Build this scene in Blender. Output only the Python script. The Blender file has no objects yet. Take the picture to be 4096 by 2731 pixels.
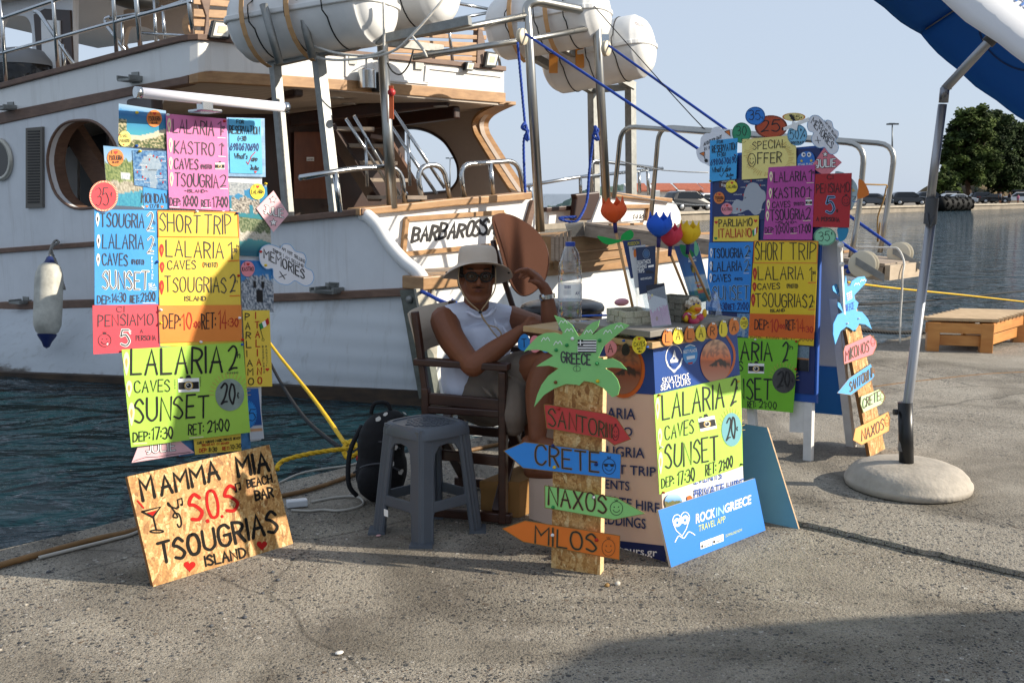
import bpy,bmesh,math,random
from mathutils import Vector,Matrix,noise
R=math.radians
rnd=random.Random(7)
sc=bpy.context.scene
col=sc.collection

# ---------------------------------------------------------------- camera, sky, sun, exposure
CAM_H,PITCH,SRCW,SRCH=1.5,R(8.44),4096.0,2731.0
FPX=35.0/36.0*SRCW
cam_d=bpy.data.cameras.new("camera");cam=bpy.data.objects.new("camera",cam_d);col.objects.link(cam)
cam.location=(0,0,CAM_H);cam.rotation_euler=(R(90)-PITCH,0,0)
cam_d.lens=35;cam_d.sensor_width=36;cam_d.sensor_fit='HORIZONTAL'
cam_d.clip_start=0.05;cam_d.clip_end=20000
sc.camera=cam
SUN_EL,SUN_AZ=R(25.5),R(-6.0)          # azimuth measured from +X towards +Y
wd=bpy.data.worlds.new("World");sc.world=wd;wd.use_nodes=True
nt=wd.node_tree;bg=nt.nodes["Background"]
sky=nt.nodes.new("ShaderNodeTexSky");sky.sky_type='NISHITA';sky.sun_disc=False
sky.sun_elevation=SUN_EL;sky.sun_rotation=R(90)-SUN_AZ
sky.air_density=1.0;sky.dust_density=1.0;sky.ozone_density=2.0;sky.altitude=0
# hazy summer air: the clear-sky colour is veiled by an even pale haze
hz=nt.nodes.new("ShaderNodeMix");hz.data_type='RGBA';hz.inputs[0].default_value=.86;hz.inputs[7].default_value=(4.1,4.75,5.75,1)
nt.links.new(sky.outputs[0],hz.inputs[6]);nt.links.new(hz.outputs[2],bg.inputs[0]);bg.inputs[1].default_value=0.085
sun_d=bpy.data.lights.new("sun",'SUN');sun=bpy.data.objects.new("sun",sun_d);col.objects.link(sun)
sun_d.energy=4.3;sun_d.angle=R(0.5);sun_d.color=(1.0,0.90,0.75)
SUNV=Vector((math.cos(SUN_EL)*math.cos(SUN_AZ),math.cos(SUN_EL)*math.sin(SUN_AZ),math.sin(SUN_EL)))
sun.rotation_euler=SUNV.to_track_quat('Z','Y').to_euler()
vs=sc.view_settings;vs.view_transform='Standard';vs.look='None';vs.gamma=1;vs.exposure=0.80
sc.render.engine='CYCLES'
try:
    sc.cycles.use_denoising=True;sc.cycles.denoiser='OPENIMAGEDENOISE'
    sc.cycles.max_bounces=6;sc.cycles.transparent_max_bounces=10
    sc.cycles.sample_clamp_indirect=6
except Exception:
    pass

# ---------------------------------------------------------------- measuring: a picture position -> a place in the world
CAMP=Vector((0,0,CAM_H))
FWD=Vector((0,math.cos(PITCH),-math.sin(PITCH)));UPV=Vector((0,math.sin(PITCH),math.cos(PITCH)));RGT=Vector((1,0,0))
FR={'S':(0,0,1),'W':(0,0,4096/2352),'A':(0,0,1400/2352),'B':(1300,0,1400/2352),'C':(2696,0,1400/2352),'D':(0,800,1400/2352),
      'E':(1300,800,1400/2352),'F':(2696,800,1400/2352),'H':(0,1700,1400/2352),'I':(1300,1600,1400/2352),
      'J':(2696,1600,1400/2352),'K':(2200,700,750/1680),'L':(2300,1250,850/1269),'M':(3300,600,796/2352),
      'N':(1650,900,750/1307),'O':(3300,0,796/2080),'Q':(2150,700,700/2352),'R':(900,0,1100/2352)}
def fx(f,x,y):
    a=FR[f];return(a[0]+x*a[2],a[1]+y*a[2])
def ray(px,py):
    return RGT*((px-SRCW/2)/FPX)-UPV*((py-SRCH/2)/FPX)+FWD
def P(f,x,y,Y):
    d=ray(*fx(f,x,y));return CAMP+d*(Y/d.y)
def G(f,x,y,z=0.0):
    d=ray(*fx(f,x,y));return CAMP+d*((z-CAM_H)/d.z)
class Pl:
    def __init__(s,p0,n,amp=0.0,seed=0):
        s.p0=Vector(p0);s.n=Vector(n).normalized();s.amp=amp;s.seed=seed
        if s.n.dot(CAMP-s.p0)<0:s.n=-s.n
    def raw(s,f,x,y,off=0.0):
        d=ray(*fx(f,x,y));t=((s.p0-CAMP).dot(s.n)+off)/d.dot(s.n);return CAMP+d*t
    def field(s,p):
        if not s.amp:return 0.0
        q=p*3.2+Vector((s.seed*3.1,s.seed*1.7,s.seed))
        return s.amp*noise.noise(q)+.5*s.amp*noise.noise(q*2.1)
    def hit(s,f,x,y,off=0.0):
        p=s.raw(f,x,y);return s.raw(f,x,y,off+s.field(p))
V45=Vector((.70711,.70711,0));U45=Vector((-.70711,.70711,0));ZUP=Vector((0,0,1))

# ---------------------------------------------------------------- materials
def srgb(h):
    if isinstance(h,str):
        h=h.lstrip('#');h=[int(h[i:i+2],16)/255 for i in(0,2,4)]
    return tuple((c/12.92 if c<=.04045 else((c+.055)/1.055)**2.4)for c in h)
MATS={}
def mat(name,h,rough=.6,metal=0.0,var=.0,vscale=20,bump=0.0,bscale=60,spec=.5,trans=0,ior=1.45,alpha=1,transl=0,stretch=None,coat=0,detail=4):
    if name in MATS:return MATS[name]
    m=bpy.data.materials.new(name);m.use_nodes=True;t=m.node_tree;b=t.nodes["Principled BSDF"]
    c=srgb(h);b.inputs['Base Color'].default_value=(*c,1);b.inputs['Roughness'].default_value=rough;b.inputs['Metallic'].default_value=metal
    b.inputs['Specular IOR Level'].default_value=spec;b.inputs['IOR'].default_value=ior;b.inputs['Coat Weight'].default_value=coat
    if trans:b.inputs['Transmission Weight'].default_value=trans
    if alpha<1:b.inputs['Alpha'].default_value=alpha
    if var or bump:
        tc=t.nodes.new('ShaderNodeTexCoord');mp=t.nodes.new('ShaderNodeMapping');t.links.new(tc.outputs['Object'],mp.inputs[0])
        if stretch:mp.inputs['Scale'].default_value=stretch
    if var:
        n=t.nodes.new('ShaderNodeTexNoise');n.inputs['Scale'].default_value=vscale;n.inputs['Detail'].default_value=detail;n.inputs['Roughness'].default_value=.65
        t.links.new(mp.outputs[0],n.inputs['Vector'])
        mr=t.nodes.new('ShaderNodeMapRange');mr.inputs[1].default_value=.3;mr.inputs[2].default_value=.7
        mr.inputs[3].default_value=1-var;mr.inputs[4].default_value=1+var*.6
        t.links.new(n.outputs['Fac'],mr.inputs[0])
        mx=t.nodes.new('ShaderNodeMix');mx.data_type='RGBA';mx.blend_type='MULTIPLY';mx.inputs[0].default_value=1
        mx.inputs[6].default_value=(*c,1);t.links.new(mr.outputs[0],mx.inputs[7]);t.links.new(mx.outputs[2],b.inputs['Base Color'])
    if bump:
        n2=t.nodes.new('ShaderNodeTexNoise');n2.inputs['Scale'].default_value=bscale;n2.inputs['Detail'].default_value=3
        t.links.new(mp.outputs[0],n2.inputs['Vector'])
        bp=t.nodes.new('ShaderNodeBump');bp.inputs['Strength'].default_value=bump;bp.inputs['Distance'].default_value=.01
        t.links.new(n2.outputs['Fac'],bp.inputs['Height']);t.links.new(bp.outputs[0],b.inputs['Normal'])
    if transl:
        tr=t.nodes.new('ShaderNodeBsdfTranslucent');tr.inputs[0].default_value=(*c,1);ms=t.nodes.new('ShaderNodeMixShader');ms.inputs[0].default_value=transl
        o=t.nodes["Material Output"];t.links.new(b.outputs[0],ms.inputs[1]);t.links.new(tr.outputs[0],ms.inputs[2]);t.links.new(ms.outputs[0],o.inputs[0])
    MATS[name]=m;return m
def streaks(m,amt=.2,sx=5.0,sz=.3):
    """weather runs: narrow upright stains, multiplied into the colour"""
    t=m.node_tree;b=t.nodes['Principled BSDF'];tc=t.nodes.new('ShaderNodeTexCoord');mp=t.nodes.new('ShaderNodeMapping');mp.inputs['Scale'].default_value=(sx,sx,sz);t.links.new(tc.outputs['Object'],mp.inputs[0])
    n=t.nodes.new('ShaderNodeTexNoise');n.inputs['Scale'].default_value=1.5;n.inputs['Detail'].default_value=7;n.inputs['Roughness'].default_value=.7;t.links.new(mp.outputs[0],n.inputs['Vector'])
    r=ramp(t,n.outputs['Fac'],[(.33,'#a59a86'),(.46,'#ffffff')]);mx=t.nodes.new('ShaderNodeMix');mx.data_type='RGBA';mx.blend_type='MULTIPLY';mx.inputs[0].default_value=amt
    l=b.inputs['Base Color'].links
    if l:t.links.new(l[0].from_socket,mx.inputs[6])
    else:mx.inputs[6].default_value=b.inputs['Base Color'].default_value
    t.links.new(r.outputs[0],mx.inputs[7]);t.links.new(mx.outputs[2],b.inputs['Base Color']);return m
def ramp(t,fac,stops):
    r=t.nodes.new('ShaderNodeValToRGB');e=r.color_ramp.elements
    while len(e)<len(stops):e.new(.5)
    for i,(p,h)in enumerate(stops):
        e[i].position=p;e[i].color=(*srgb(h),1)
    t.links.new(fac,r.inputs[0]);return r
def wood(name,dark,light,scale=6,axis=(1,1,14),rough=.6,bump=.15):
    """grain runs along the axis with the small scale"""
    if name in MATS:return MATS[name]
    m=bpy.data.materials.new(name);m.use_nodes=True;t=m.node_tree;b=t.nodes["Principled BSDF"];b.inputs['Roughness'].default_value=rough
    tc=t.nodes.new('ShaderNodeTexCoord');mp=t.nodes.new('ShaderNodeMapping');mp.inputs['Scale'].default_value=axis;t.links.new(tc.outputs['Object'],mp.inputs[0])
    n=t.nodes.new('ShaderNodeTexNoise');n.inputs['Scale'].default_value=scale;n.inputs['Detail'].default_value=6;n.inputs['Distortion'].default_value=.4
    t.links.new(mp.outputs[0],n.inputs['Vector'])
    n2=t.nodes.new('ShaderNodeTexNoise');n2.inputs['Scale'].default_value=3;n2.inputs['Detail'].default_value=5;t.links.new(tc.outputs['Object'],n2.inputs['Vector'])
    ad=t.nodes.new('ShaderNodeMath');ad.operation='MULTIPLY_ADD';ad.inputs[1].default_value=.5;t.links.new(n2.outputs['Fac'],ad.inputs[0])
    hm=t.nodes.new('ShaderNodeMath');hm.operation='MULTIPLY';hm.inputs[1].default_value=.5;t.links.new(n.outputs['Fac'],hm.inputs[0]);t.links.new(hm.outputs[0],ad.inputs[2])
    r=ramp(t,ad.outputs[0],[(.3,dark),(.7,light)]);t.links.new(r.outputs[0],b.inputs['Base Color'])
    bp=t.nodes.new('ShaderNodeBump');bp.inputs['Strength'].default_value=bump;bp.inputs['Distance'].default_value=.004
    t.links.new(n.outputs['Fac'],bp.inputs['Height']);t.links.new(bp.outputs[0],b.inputs['Normal'])
    MATS[name]=m;return m
def vcol_mat(name,rough=.35,bump=.0):
    if name in MATS:return MATS[name]
    m=bpy.data.materials.new(name);m.use_nodes=True;t=m.node_tree;b=t.nodes["Principled BSDF"];b.inputs['Roughness'].default_value=rough
    a=t.nodes.new('ShaderNodeVertexColor');a.layer_name='print';t.links.new(a.outputs[0],b.inputs['Base Color'])
    MATS[name]=m;return m

# ---------------------------------------------------------------- objects
BASE={}
def set_tags(o,label=None,cat=None,group=None,kind=None):
    if label:o['label']=label
    if cat:o['category']=cat
    if group:o['group']=group
    if kind:o['kind']=kind
    return o
def thing(name,label,cat,loc=(0,0,0),group=None):
    o=bpy.data.objects.new(name,None);o.empty_display_size=.1;col.objects.link(o);o.location=loc
    BASE[o.name]=Vector(loc);return set_tags(o,label,cat,group)
def obj(name,bm,m,parent=None,smooth=False,label=None,cat=None,group=None,kind=None,bevel=0,loc=None,recalc=True,autos=None):
    """one bmesh (world coordinates) -> one mesh object; under a parent its points become local to the parent"""
    if parent is not None:base=BASE[parent.name]
    elif loc is not None:base=Vector(loc)
    else:
        if kind in('structure','stuff'):base=Vector((0,0,0))
        else:
            n=max(1,len(bm.verts));c=Vector((0,0,0));zm=1e9
            for v in bm.verts:c+=v.co;zm=min(zm,v.co.z)
            base=c/n;base.z=zm
    if recalc:bmesh.ops.recalc_face_normals(bm,faces=bm.faces)
    if base.length:bmesh.ops.translate(bm,verts=bm.verts,vec=-base)
    me=bpy.data.meshes.new(name);bm.to_mesh(me);bm.free()
    for x in(m if isinstance(m,(list,tuple))else[m]):me.materials.append(x)
    if smooth:
        for p in me.polygons:p.use_smooth=True
        if autos:
            try:me.set_sharp_from_angle(angle=R(autos))
            except Exception:pass
    o=bpy.data.objects.new(name,me);col.objects.link(o)
    if parent is not None:o.parent=parent
    else:o.location=base
    BASE[o.name]=base
    if bevel:
        b=o.modifiers.new('bevel','BEVEL');b.width=bevel;b.segments=2;b.limit_method='ANGLE';b.angle_limit=R(40)
    return set_tags(o,label,cat,group,kind)
def kids(o):return[c for c in bpy.data.objects if c.parent==o]
def dup(root,loc,rz=0.0,sc_=1.0,label=None,group=None):
    r=root.copy();col.objects.link(r);r.location=loc;r.rotation_euler=(0,0,rz);r.scale=(sc_,sc_,sc_)
    if label:r['label']=label
    if group:r['group']=group
    for ch in kids(root):
        c=ch.copy();col.objects.link(c);c.parent=r
        for g in kids(ch):
            d=g.copy();col.objects.link(d);d.parent=c
    return r

# ---------------------------------------------------------------- shapes
def B():return bmesh.new()
def add_hexa(bm,bot,top,mi=0):
    n=len(bot);a=[bm.verts.new(p)for p in bot];b=[bm.verts.new(p)for p in top]
    fs=[bm.faces.new(a[::-1]),bm.faces.new(b)]
    for i in range(n):fs.append(bm.faces.new((a[i],a[(i+1)%n],b[(i+1)%n],b[i])))
    for f in fs:f.material_index=mi
    return fs
def add_box(bm,c,sx,sy,sz,ax=Vector((1,0,0)),ay=None,az=None,mi=0):
    ax=Vector(ax).normalized();az=Vector(az).normalized()if az is not None else ZUP
    ay=Vector(ay).normalized()if ay is not None else az.cross(ax).normalized()
    c=Vector(c);q=[c+ax*(i*sx/2)+ay*(j*sy/2)-az*(sz/2)for i,j in((-1,-1),(1,-1),(1,1),(-1,1))]
    add_hexa(bm,q,[p+az*sz for p in q],mi)
def add_beam(bm,p,q,w,h,up=ZUP,mi=0):
    """a rectangular bar from p to q; w across, h along up"""
    p,q=Vector(p),Vector(q);d=(q-p).normalized();s=d.cross(Vector(up))
    if s.length<1e-4:s=d.cross(Vector((0,1,0)))
    s.normalize();u=s.cross(d).normalized()
    c=[s*(i*w/2)+u*(j*h/2)for i,j in((-1,-1),(1,-1),(1,1),(-1,1))]
    add_hexa(bm,[p+k for k in c],[q+k for k in c],mi)
def extrude_poly(bm,pts,vec,mi=0):
    pts=[Vector(p)for p in pts];vec=Vector(vec);add_hexa(bm,pts,[p+vec for p in pts],mi)
def fillet(pts,r,n=5):
    pts=[Vector(p)for p in pts];out=[pts[0]]
    for i in range(1,len(pts)-1):
        a,b,c=pts[i-1],pts[i],pts[i+1];d1,d2=(a-b),(c-b)
        k=min(r,d1.length*.49,d2.length*.49);s,e=b+d1.normalized()*k,b+d2.normalized()*k
        for j in range(n+1):
            t=j/n;out.append(s*(1-t)**2+b*2*t*(1-t)+e*t*t)
    return out+[pts[-1]]
def catmull(pts,n=8,closed=False):
    pts=[Vector(p)for p in pts];out=[];m=len(pts)
    for i in range(m if closed else m-1):
        g=(lambda k:pts[k%m])if closed else(lambda k:pts[max(0,min(m-1,k))])
        p0,p1,p2,p3=g(i-1),g(i),g(i+1),g(i+2)
        for j in range(n):
            t=j/n;out.append(.5*((2*p1)+(p2-p0)*t+(2*p0-5*p1+4*p2-p3)*t*t+(3*p1-p0-3*p2+p3)*t**3))
    if not closed:out.append(pts[-1])
    return out
def add_tube(bm,pts,r,seg=10,caps=True,mi=0,closed=False):
    """sweep a circle along a polyline; r may be a number or a list"""
    pts=[Vector(p)for p in pts];q=[pts[0]]
    for p in pts[1:]:
        if(p-q[-1]).length>1e-5:q.append(p)
    if not isinstance(r,(int,float))and len(q)!=len(pts):q=pts
    pts=q;m=len(pts);rings=[];nrm=None
    for i,p in enumerate(pts):
        if closed:d=pts[(i+1)%m]-pts[i-1]
        else:d=(pts[min(i+1,m-1)]-pts[max(i-1,0)])
        d.normalize()
        if nrm is None:
            nrm=d.cross(ZUP)
            if nrm.length<.05:nrm=d.cross(Vector((1,0,0)))
        nrm=(nrm-d*nrm.dot(d)).normalized();bi=d.cross(nrm);rr=r if isinstance(r,(int,float))else r[i]
        rings.append([bm.verts.new(p+nrm*rr*math.cos(2*math.pi*k/seg)+bi*rr*math.sin(2*math.pi*k/seg))for k in range(seg)])
    for i in range(m if closed else m-1):
        a,b=rings[i],rings[(i+1)%m]
        for k in range(seg):
            f=bm.faces.new((a[k],a[(k+1)%seg],b[(k+1)%seg],b[k]));f.material_index=mi;f.smooth=True
    if caps and not closed:
        bm.faces.new(rings[0][::-1]).material_index=mi;bm.faces.new(rings[-1]).material_index=mi
def add_lathe(bm,c,prof,seg=24,axis=ZUP,mi=0,xdir=None,sx=1,sy=1):
    """prof: (radius, height) list along axis from c"""
    c=Vector(c);axis=Vector(axis).normalized();a=Vector(xdir)if xdir is not None else axis.orthogonal();a=(a-axis*a.dot(axis)).normalized();b=axis.cross(a);rings=[]
    for r,h in prof:
        if r<1e-6:rings.append([bm.verts.new(c+axis*h)])
        else:rings.append([bm.verts.new(c+axis*h+a*r*sx*math.cos(2*math.pi*k/seg)+b*r*sy*math.sin(2*math.pi*k/seg))for k in range(seg)])
    for p,q in zip(rings,rings[1:]):
        for k in range(seg):
            k2=(k+1)%seg
            if len(p)==1 and len(q)==1:continue
            if len(p)==1:vs_=(p[0],q[k2],q[k])
            elif len(q)==1:vs_=(p[k],p[k2],q[0])
            else:vs_=(p[k],p[k2],q[k2],q[k])
            f=bm.faces.new(vs_);f.material_index=mi;f.smooth=True
def add_ball(bm,c,rx,ry=None,rz=None,seg=16,mi=0,ax=None,az=None):
    ry=ry or rx;rz=rz or rx;n=seg//2
    z=Vector(az).normalized()if az is not None else ZUP;x=Vector(ax)if ax is not None else z.orthogonal()
    add_lathe(bm,c,[(max(0,math.sin(math.pi*i/n))if 0<i<n else 0,-math.cos(math.pi*i/n)*rz)for i in range(n+1)],seg,z,mi,x,rx,ry)

# ---------------------------------------------------------------- flat work on a plane: paper, card, hand lettering
FONT={'A':(6,"003a60|1454"),'B':(5,"000a|~0a49573505|~0545524100"),'C':(6,"~684a1905114062"),'D':(6,"000a|~0a49654100"),'E':(5,"5a0a0050|0545"),
 'F':(5,"5a0a00|0545"),'G':(6,"~684a1905114062|626535"),'H':(6,"000a|606a|0565"),'I':(0,"0a00"),'J':(4,"~4a433010|~104203|4a1a"),'K':(5,"000a|5a0450"),'L':(5,"0a0050"),
 'M':(7,"000a357a70"),'N':(6,"000a606a"),'O':(6,"~3a190511305165593a"),'P':(5,"000a|~0a49573504"),'Q':(6,"~3a190511305165593a|4360"),'R':(5,"000a|~0a49573505|2550"),
 'S':(5,"~583a190726445230 01"),'T':(6,"0a6a|3a30"),'U':(6,"~0a031130516 36a"),'V':(6,"0a306a"),'W':(8,"0a2046608a"),'X':(6,"0a60|006a"),'Y':(6,"0a35|6a3530"),'Z':(6,"0a6a0060"),
 '0':(5,"~2a180512304255492a"),'1':(2,"082a20"),'2':(5,"~083a59573300|003151"),'3':(5,"~093a58462 5|~255552 3001"),'4':(5,"404a0363"),'5':(5,"5a1a06|~0637545230 01"),'6':(5,"~4a15022042543604"),
 '7':(5,"0a5a20"),'8':(6,"~355 73a173552301235"),'9':(5,"~57351618 3a58574220"),':':(0,"0706|0302"),'.':(0,"0100"),'!':(0,"0a03|0100"),"'":(0,"0a08"),'(':(2,"~2a070320"),')':(2,"~0a272300"),
 '+':(6,"0565|3238"),'/':(5,"005a"),'-':(5,"0545"),'%':(6,"006a|~08190a08|~52635452"),',':(0,"0100"),'e':(5,"~044436150 2204 1"),'h':(5,"000a|~04365550"),'a':(5,"~563604022042|5650"),'t':(4,"2a20|0747"),'s':(4,"~4526 15 33 3110 01"),
 'p':(5,"0700|~0746553202"),'u':(5,"~06022042|4640"),'l':(0,"0a00"),'i':(0,"0600|0807"),'d':(5,"5a50|~5626040 22052"),'r':(4,"0600|~043645"),'n':(5,"0600|~04365550"),'b':(5,"0a00|~04365 43100"),'€':(6,"~583a16143052|0646|0444"),'~':(6,"~0527456 5"),'&':(5,"~50295a2a0420 54")}
def glyph(ch):
    if ch not in FONT:ch=ch.upper()
    if ch not in FONT:return 3,[]
    w,s=FONT[ch];out=[]
    for st in s.replace(' ','').split('|'):
        cur=st.startswith('~');st=st.lstrip('~')
        pts=[Vector((int(st[i],16),int(st[i+1],16),0))for i in range(0,len(st)-1,2)]
        if cur and len(pts)>2:pts=catmull(pts,5)
        out.append(pts)
    return w,out
class Decal:
    """marks drawn on a plane, measured in picture coordinates of frame f"""
    def __init__(s,pl,off,f='S'):
        s.pl,s.off,s.f,s.bm,s.mats,s.k=pl,off,f,B(),[],0
    def mi(s,m):
        if m not in s.mats:s.mats.append(m)
        return s.mats.index(m)
    def v(s,p,o=0.0):return s.bm.verts.new(s.pl.hit(s.f,p[0],p[1],s.off+o))
    def poly(s,pts,m,o=0.0):
        s.k+=1;o+=.00008*(s.k%7)
        f=s.bm.faces.new([s.v(p,o)for p in pts]);f.material_index=s.mi(m)
    def line(s,pts,w,m,o=0.0,caps=True):
        w*=.88;s.k+=1;o+=.00008*(s.k%7);i_m=s.mi(m)
        pts=[Vector((p[0],p[1],0))for p in pts];q=[pts[0]]
        for p in pts[1:]:
            if(p-q[-1]).length>w*.12:q.append(p)
        if len(q)<2:q.append(q[0]+Vector((w*.2,0,0)))
        L,Rr=[],[];n=len(q)
        for i,p in enumerate(q):
            d1=(q[i]-q[i-1]).normalized()if i else None;d2=(q[i+1]-q[i]).normalized()if i<n-1 else None
            d=((d1 or d2)+(d2 or d1));d=d.normalized()if d.length>1e-3 else(d1 or d2)
            k=1.0
            if d1 and d2:k=min(1.5,1/max(.5,d.dot(d1)))
            nn=Vector((-d.y,d.x,0))*(w/2*k)
            L.append(p+nn);Rr.append(p-nn)
        lv=[s.v(p,o)for p in L];rv=[s.v(p,o)for p in Rr]
        for i in range(n-1):
            f=s.bm.faces.new((lv[i],rv[i],rv[i+1],lv[i+1]));f.material_index=i_m
        if caps:
            for e,d in((0,(q[0]-q[1]).normalized()),(n-1,(q[-1]-q[-2]).normalized())):
                c=q[e];nn=Vector((-d.y,d.x,0));arc=[s.v(c+(nn*math.cos(a)+d*math.sin(a))*(w/2),o)for a in(R(45),R(90),R(135))]
                a0,a1=(lv[e],rv[e])if e==n-1 else(rv[e],lv[e])
                try:s.bm.faces.new([a0]+arc+[a1]).material_index=i_m
                except Exception:pass
    def text(s,t,x0,y0,x1,y1,h,w,m,lean=0.0,jit=.03,gap=2.2,o=0.0,up=None):
        gl=[glyph(c)if c !=' ' else(4,[])for c in t];tot=sum(g[0]for g in gl)+gap*(len(gl)-1);tot=max(tot,.01)
        bx=Vector((x1-x0,y1-y0,0))/tot if len(t)>1 or gl[0][0]else Vector(((x1-x0)/6 or h/10,0,0));upv=Vector(up).to_3d()if up else Vector((0,-1,0));upv=upv.normalized()*(h/10);cx=0.0
        for gw,st in gl:
            ry=rnd.uniform(-jit,jit)*h;ks=1+rnd.uniform(-jit,jit)*1.5;kl=lean+rnd.uniform(-jit,jit)*1.2
            for pts in st:
                q=[]
                for p in pts:
                    xx=cx+p.x;yy=p.y*ks
                    v=Vector((x0,y0,0))+bx*xx+upv*yy+bx.normalized()*(yy*kl*h/10)if bx.length else Vector((x0,y0,0))+upv*yy
                    q.append(v+Vector((0,ry,0)))
                s.line(q,w*(1+rnd.uniform(-.12,.12)),m,o)
            cx+=gw+gap
    def otext(s,t,x0,y0,x1,y1,h,w,m,mo,wo=2.0,**k):
        st=rnd.getstate();s.text(t,x0,y0,x1,y1,h,w*wo,mo,**k);rnd.setstate(st);k['o']=k.get('o',0)+.0007;s.text(t,x0,y0,x1,y1,h,w,m,**k)
    def disc(s,x,y,rx,ry,m,o=0.0,n=28):s.poly([(x+rx*math.cos(2*math.pi*i/n),y+ry*math.sin(2*math.pi*i/n))for i in range(n)],m,o)
    def ring(s,x,y,rx,ry,w,m,o=0.0,n=28,a0=0,a1=360):s.line([(x+rx*math.cos(R(a0+(a1-a0)*i/n)),y+ry*math.sin(R(a0+(a1-a0)*i/n)))for i in range(n+1)],w,m,o,caps=a1-a0<360)
    def heart(s,x,y,r,m,o=0.0):
        s.poly([(x+r*.0625*16*math.sin(t)**3,y-r*.0625*(13*math.cos(t)-5*math.cos(2*t)-2*math.cos(3*t)-math.cos(4*t)))for t in[2*math.pi*i/24 for i in range(24)]],m,o)
    def star(s,x,y,r,m,o=0.0,k=.42):s.poly([(x+(r if i%2==0 else r*k)*math.sin(math.pi*i/5),y-(r if i%2==0 else r*k)*math.cos(math.pi*i/5))for i in range(10)],m,o)
    def drop(s,x,y,w,h,m,m2=None,o=0.0):
        def sh(k):return[(x+k*w/2*math.sin(2*math.pi*i/20)*(1-.55*max(0,-math.cos(2*math.pi*i/20))),y-k*h/2*math.cos(2*math.pi*i/20)*(1 if math.cos(2*math.pi*i/20)>0 else 1.25))for i in range(20)]
        s.poly(sh(1),m,o)
        if m2:s.poly(sh(.4),m2,o+.0008)
    def smile(s,x,y,r,w,m,hair=True,ry=None):
        ry=ry or r;s.ring(x,y,r,ry,w,m)
        for k in(-.35,.35):s.disc(x+k*r,y-.2*ry,r*.1,ry*.1,m,n=8)
        s.ring(x,y+.05*ry,r*.55,ry*.5,w,m,n=10,a0=20,a1=160)
        if hair:
            for k in(-.25,0,.25):s.line([(x+k*r*.6,y-ry),(x+k*r,y-1.3*ry)],w,m)
    def camera(s,x,y,w,h,ang=0.0):
        c,sn=math.cos(ang),math.sin(ang);q=lambda a,b:(x+(a*w)*c-(b*h)*sn,y+(a*w)*sn+(b*h)*c)
        s.poly([q(-.5,-.35),q(.5,-.35),q(.5,.5),q(-.5,.5)],INK['white']);s.poly([q(-.48,-.12),q(.48,-.12),q(.48,.32),q(-.48,.32)],INK['black'],.0008)
        s.poly([q(-.14,-.36),q(-.08,-.55),q(.08,-.55),q(.14,-.36)],INK['black']);s.poly([q(-.4,-.36),q(-.4,-.45),q(-.25,-.45),q(-.25,-.36)],INK['black'])
        s.disc(x,y+.1*h,w*.21,w*.21,INK['gold'],.0016);s.disc(x,y+.1*h,w*.15,w*.15,INK['white'],.0024);s.disc(x,y+.1*h,w*.12,w*.12,INK['black'],.0032)
        s.disc(x-w*.04,y+.06*h,w*.03,w*.03,INK['white'],.004,n=8)
    def print(s,t,x0,y0,x1,y1,h,m,bold=0.0,o=0.0,up=None,shear=0.0):
        """set type in the built-in face"""
        cu=bpy.data.curves.new('type','FONT');cu.body=t;cu.offset=bold;cu.resolution_u=3;cu.shear=shear
        ob=bpy.data.objects.new('type',cu);col.objects.link(ob);dg=bpy.context.evaluated_depsgraph_get();me=bpy.data.meshes.new_from_object(ob.evaluated_get(dg))
        bpy.data.objects.remove(ob);bpy.data.curves.remove(cu)
        if not me.vertices:return
        xs=[v.co.x for v in me.vertices];ys=[v.co.y for v in me.vertices];mnx,mxx=min(xs),max(xs);cap=.73 if up !='fit' else max(ys)
        s.k+=1;o+=.00008*(s.k%7);im=s.mi(m)
        vs_=[s.v((x0+(x1-x0)*(v.co.x-mnx)/(mxx-mnx),y0+(y1-y0)*(v.co.x-mnx)/(mxx-mnx)-h*v.co.y/cap),o)for v in me.vertices]
        for p in me.polygons:
            try:s.bm.faces.new([vs_[i]for i in p.vertices]).material_index=im
            except Exception:pass
        bpy.data.meshes.remove(me)
    def build(s,name,parent,label=None):
        if not s.bm.faces:s.bm.free();return None
        for f in s.bm.faces:f.normal_update()
        for f in s.bm.faces:
            if f.normal.dot(s.pl.n)<0:f.normal_flip()
        return obj(name,s.bm,s.mats,parent,label=label,recalc=False)
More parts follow.
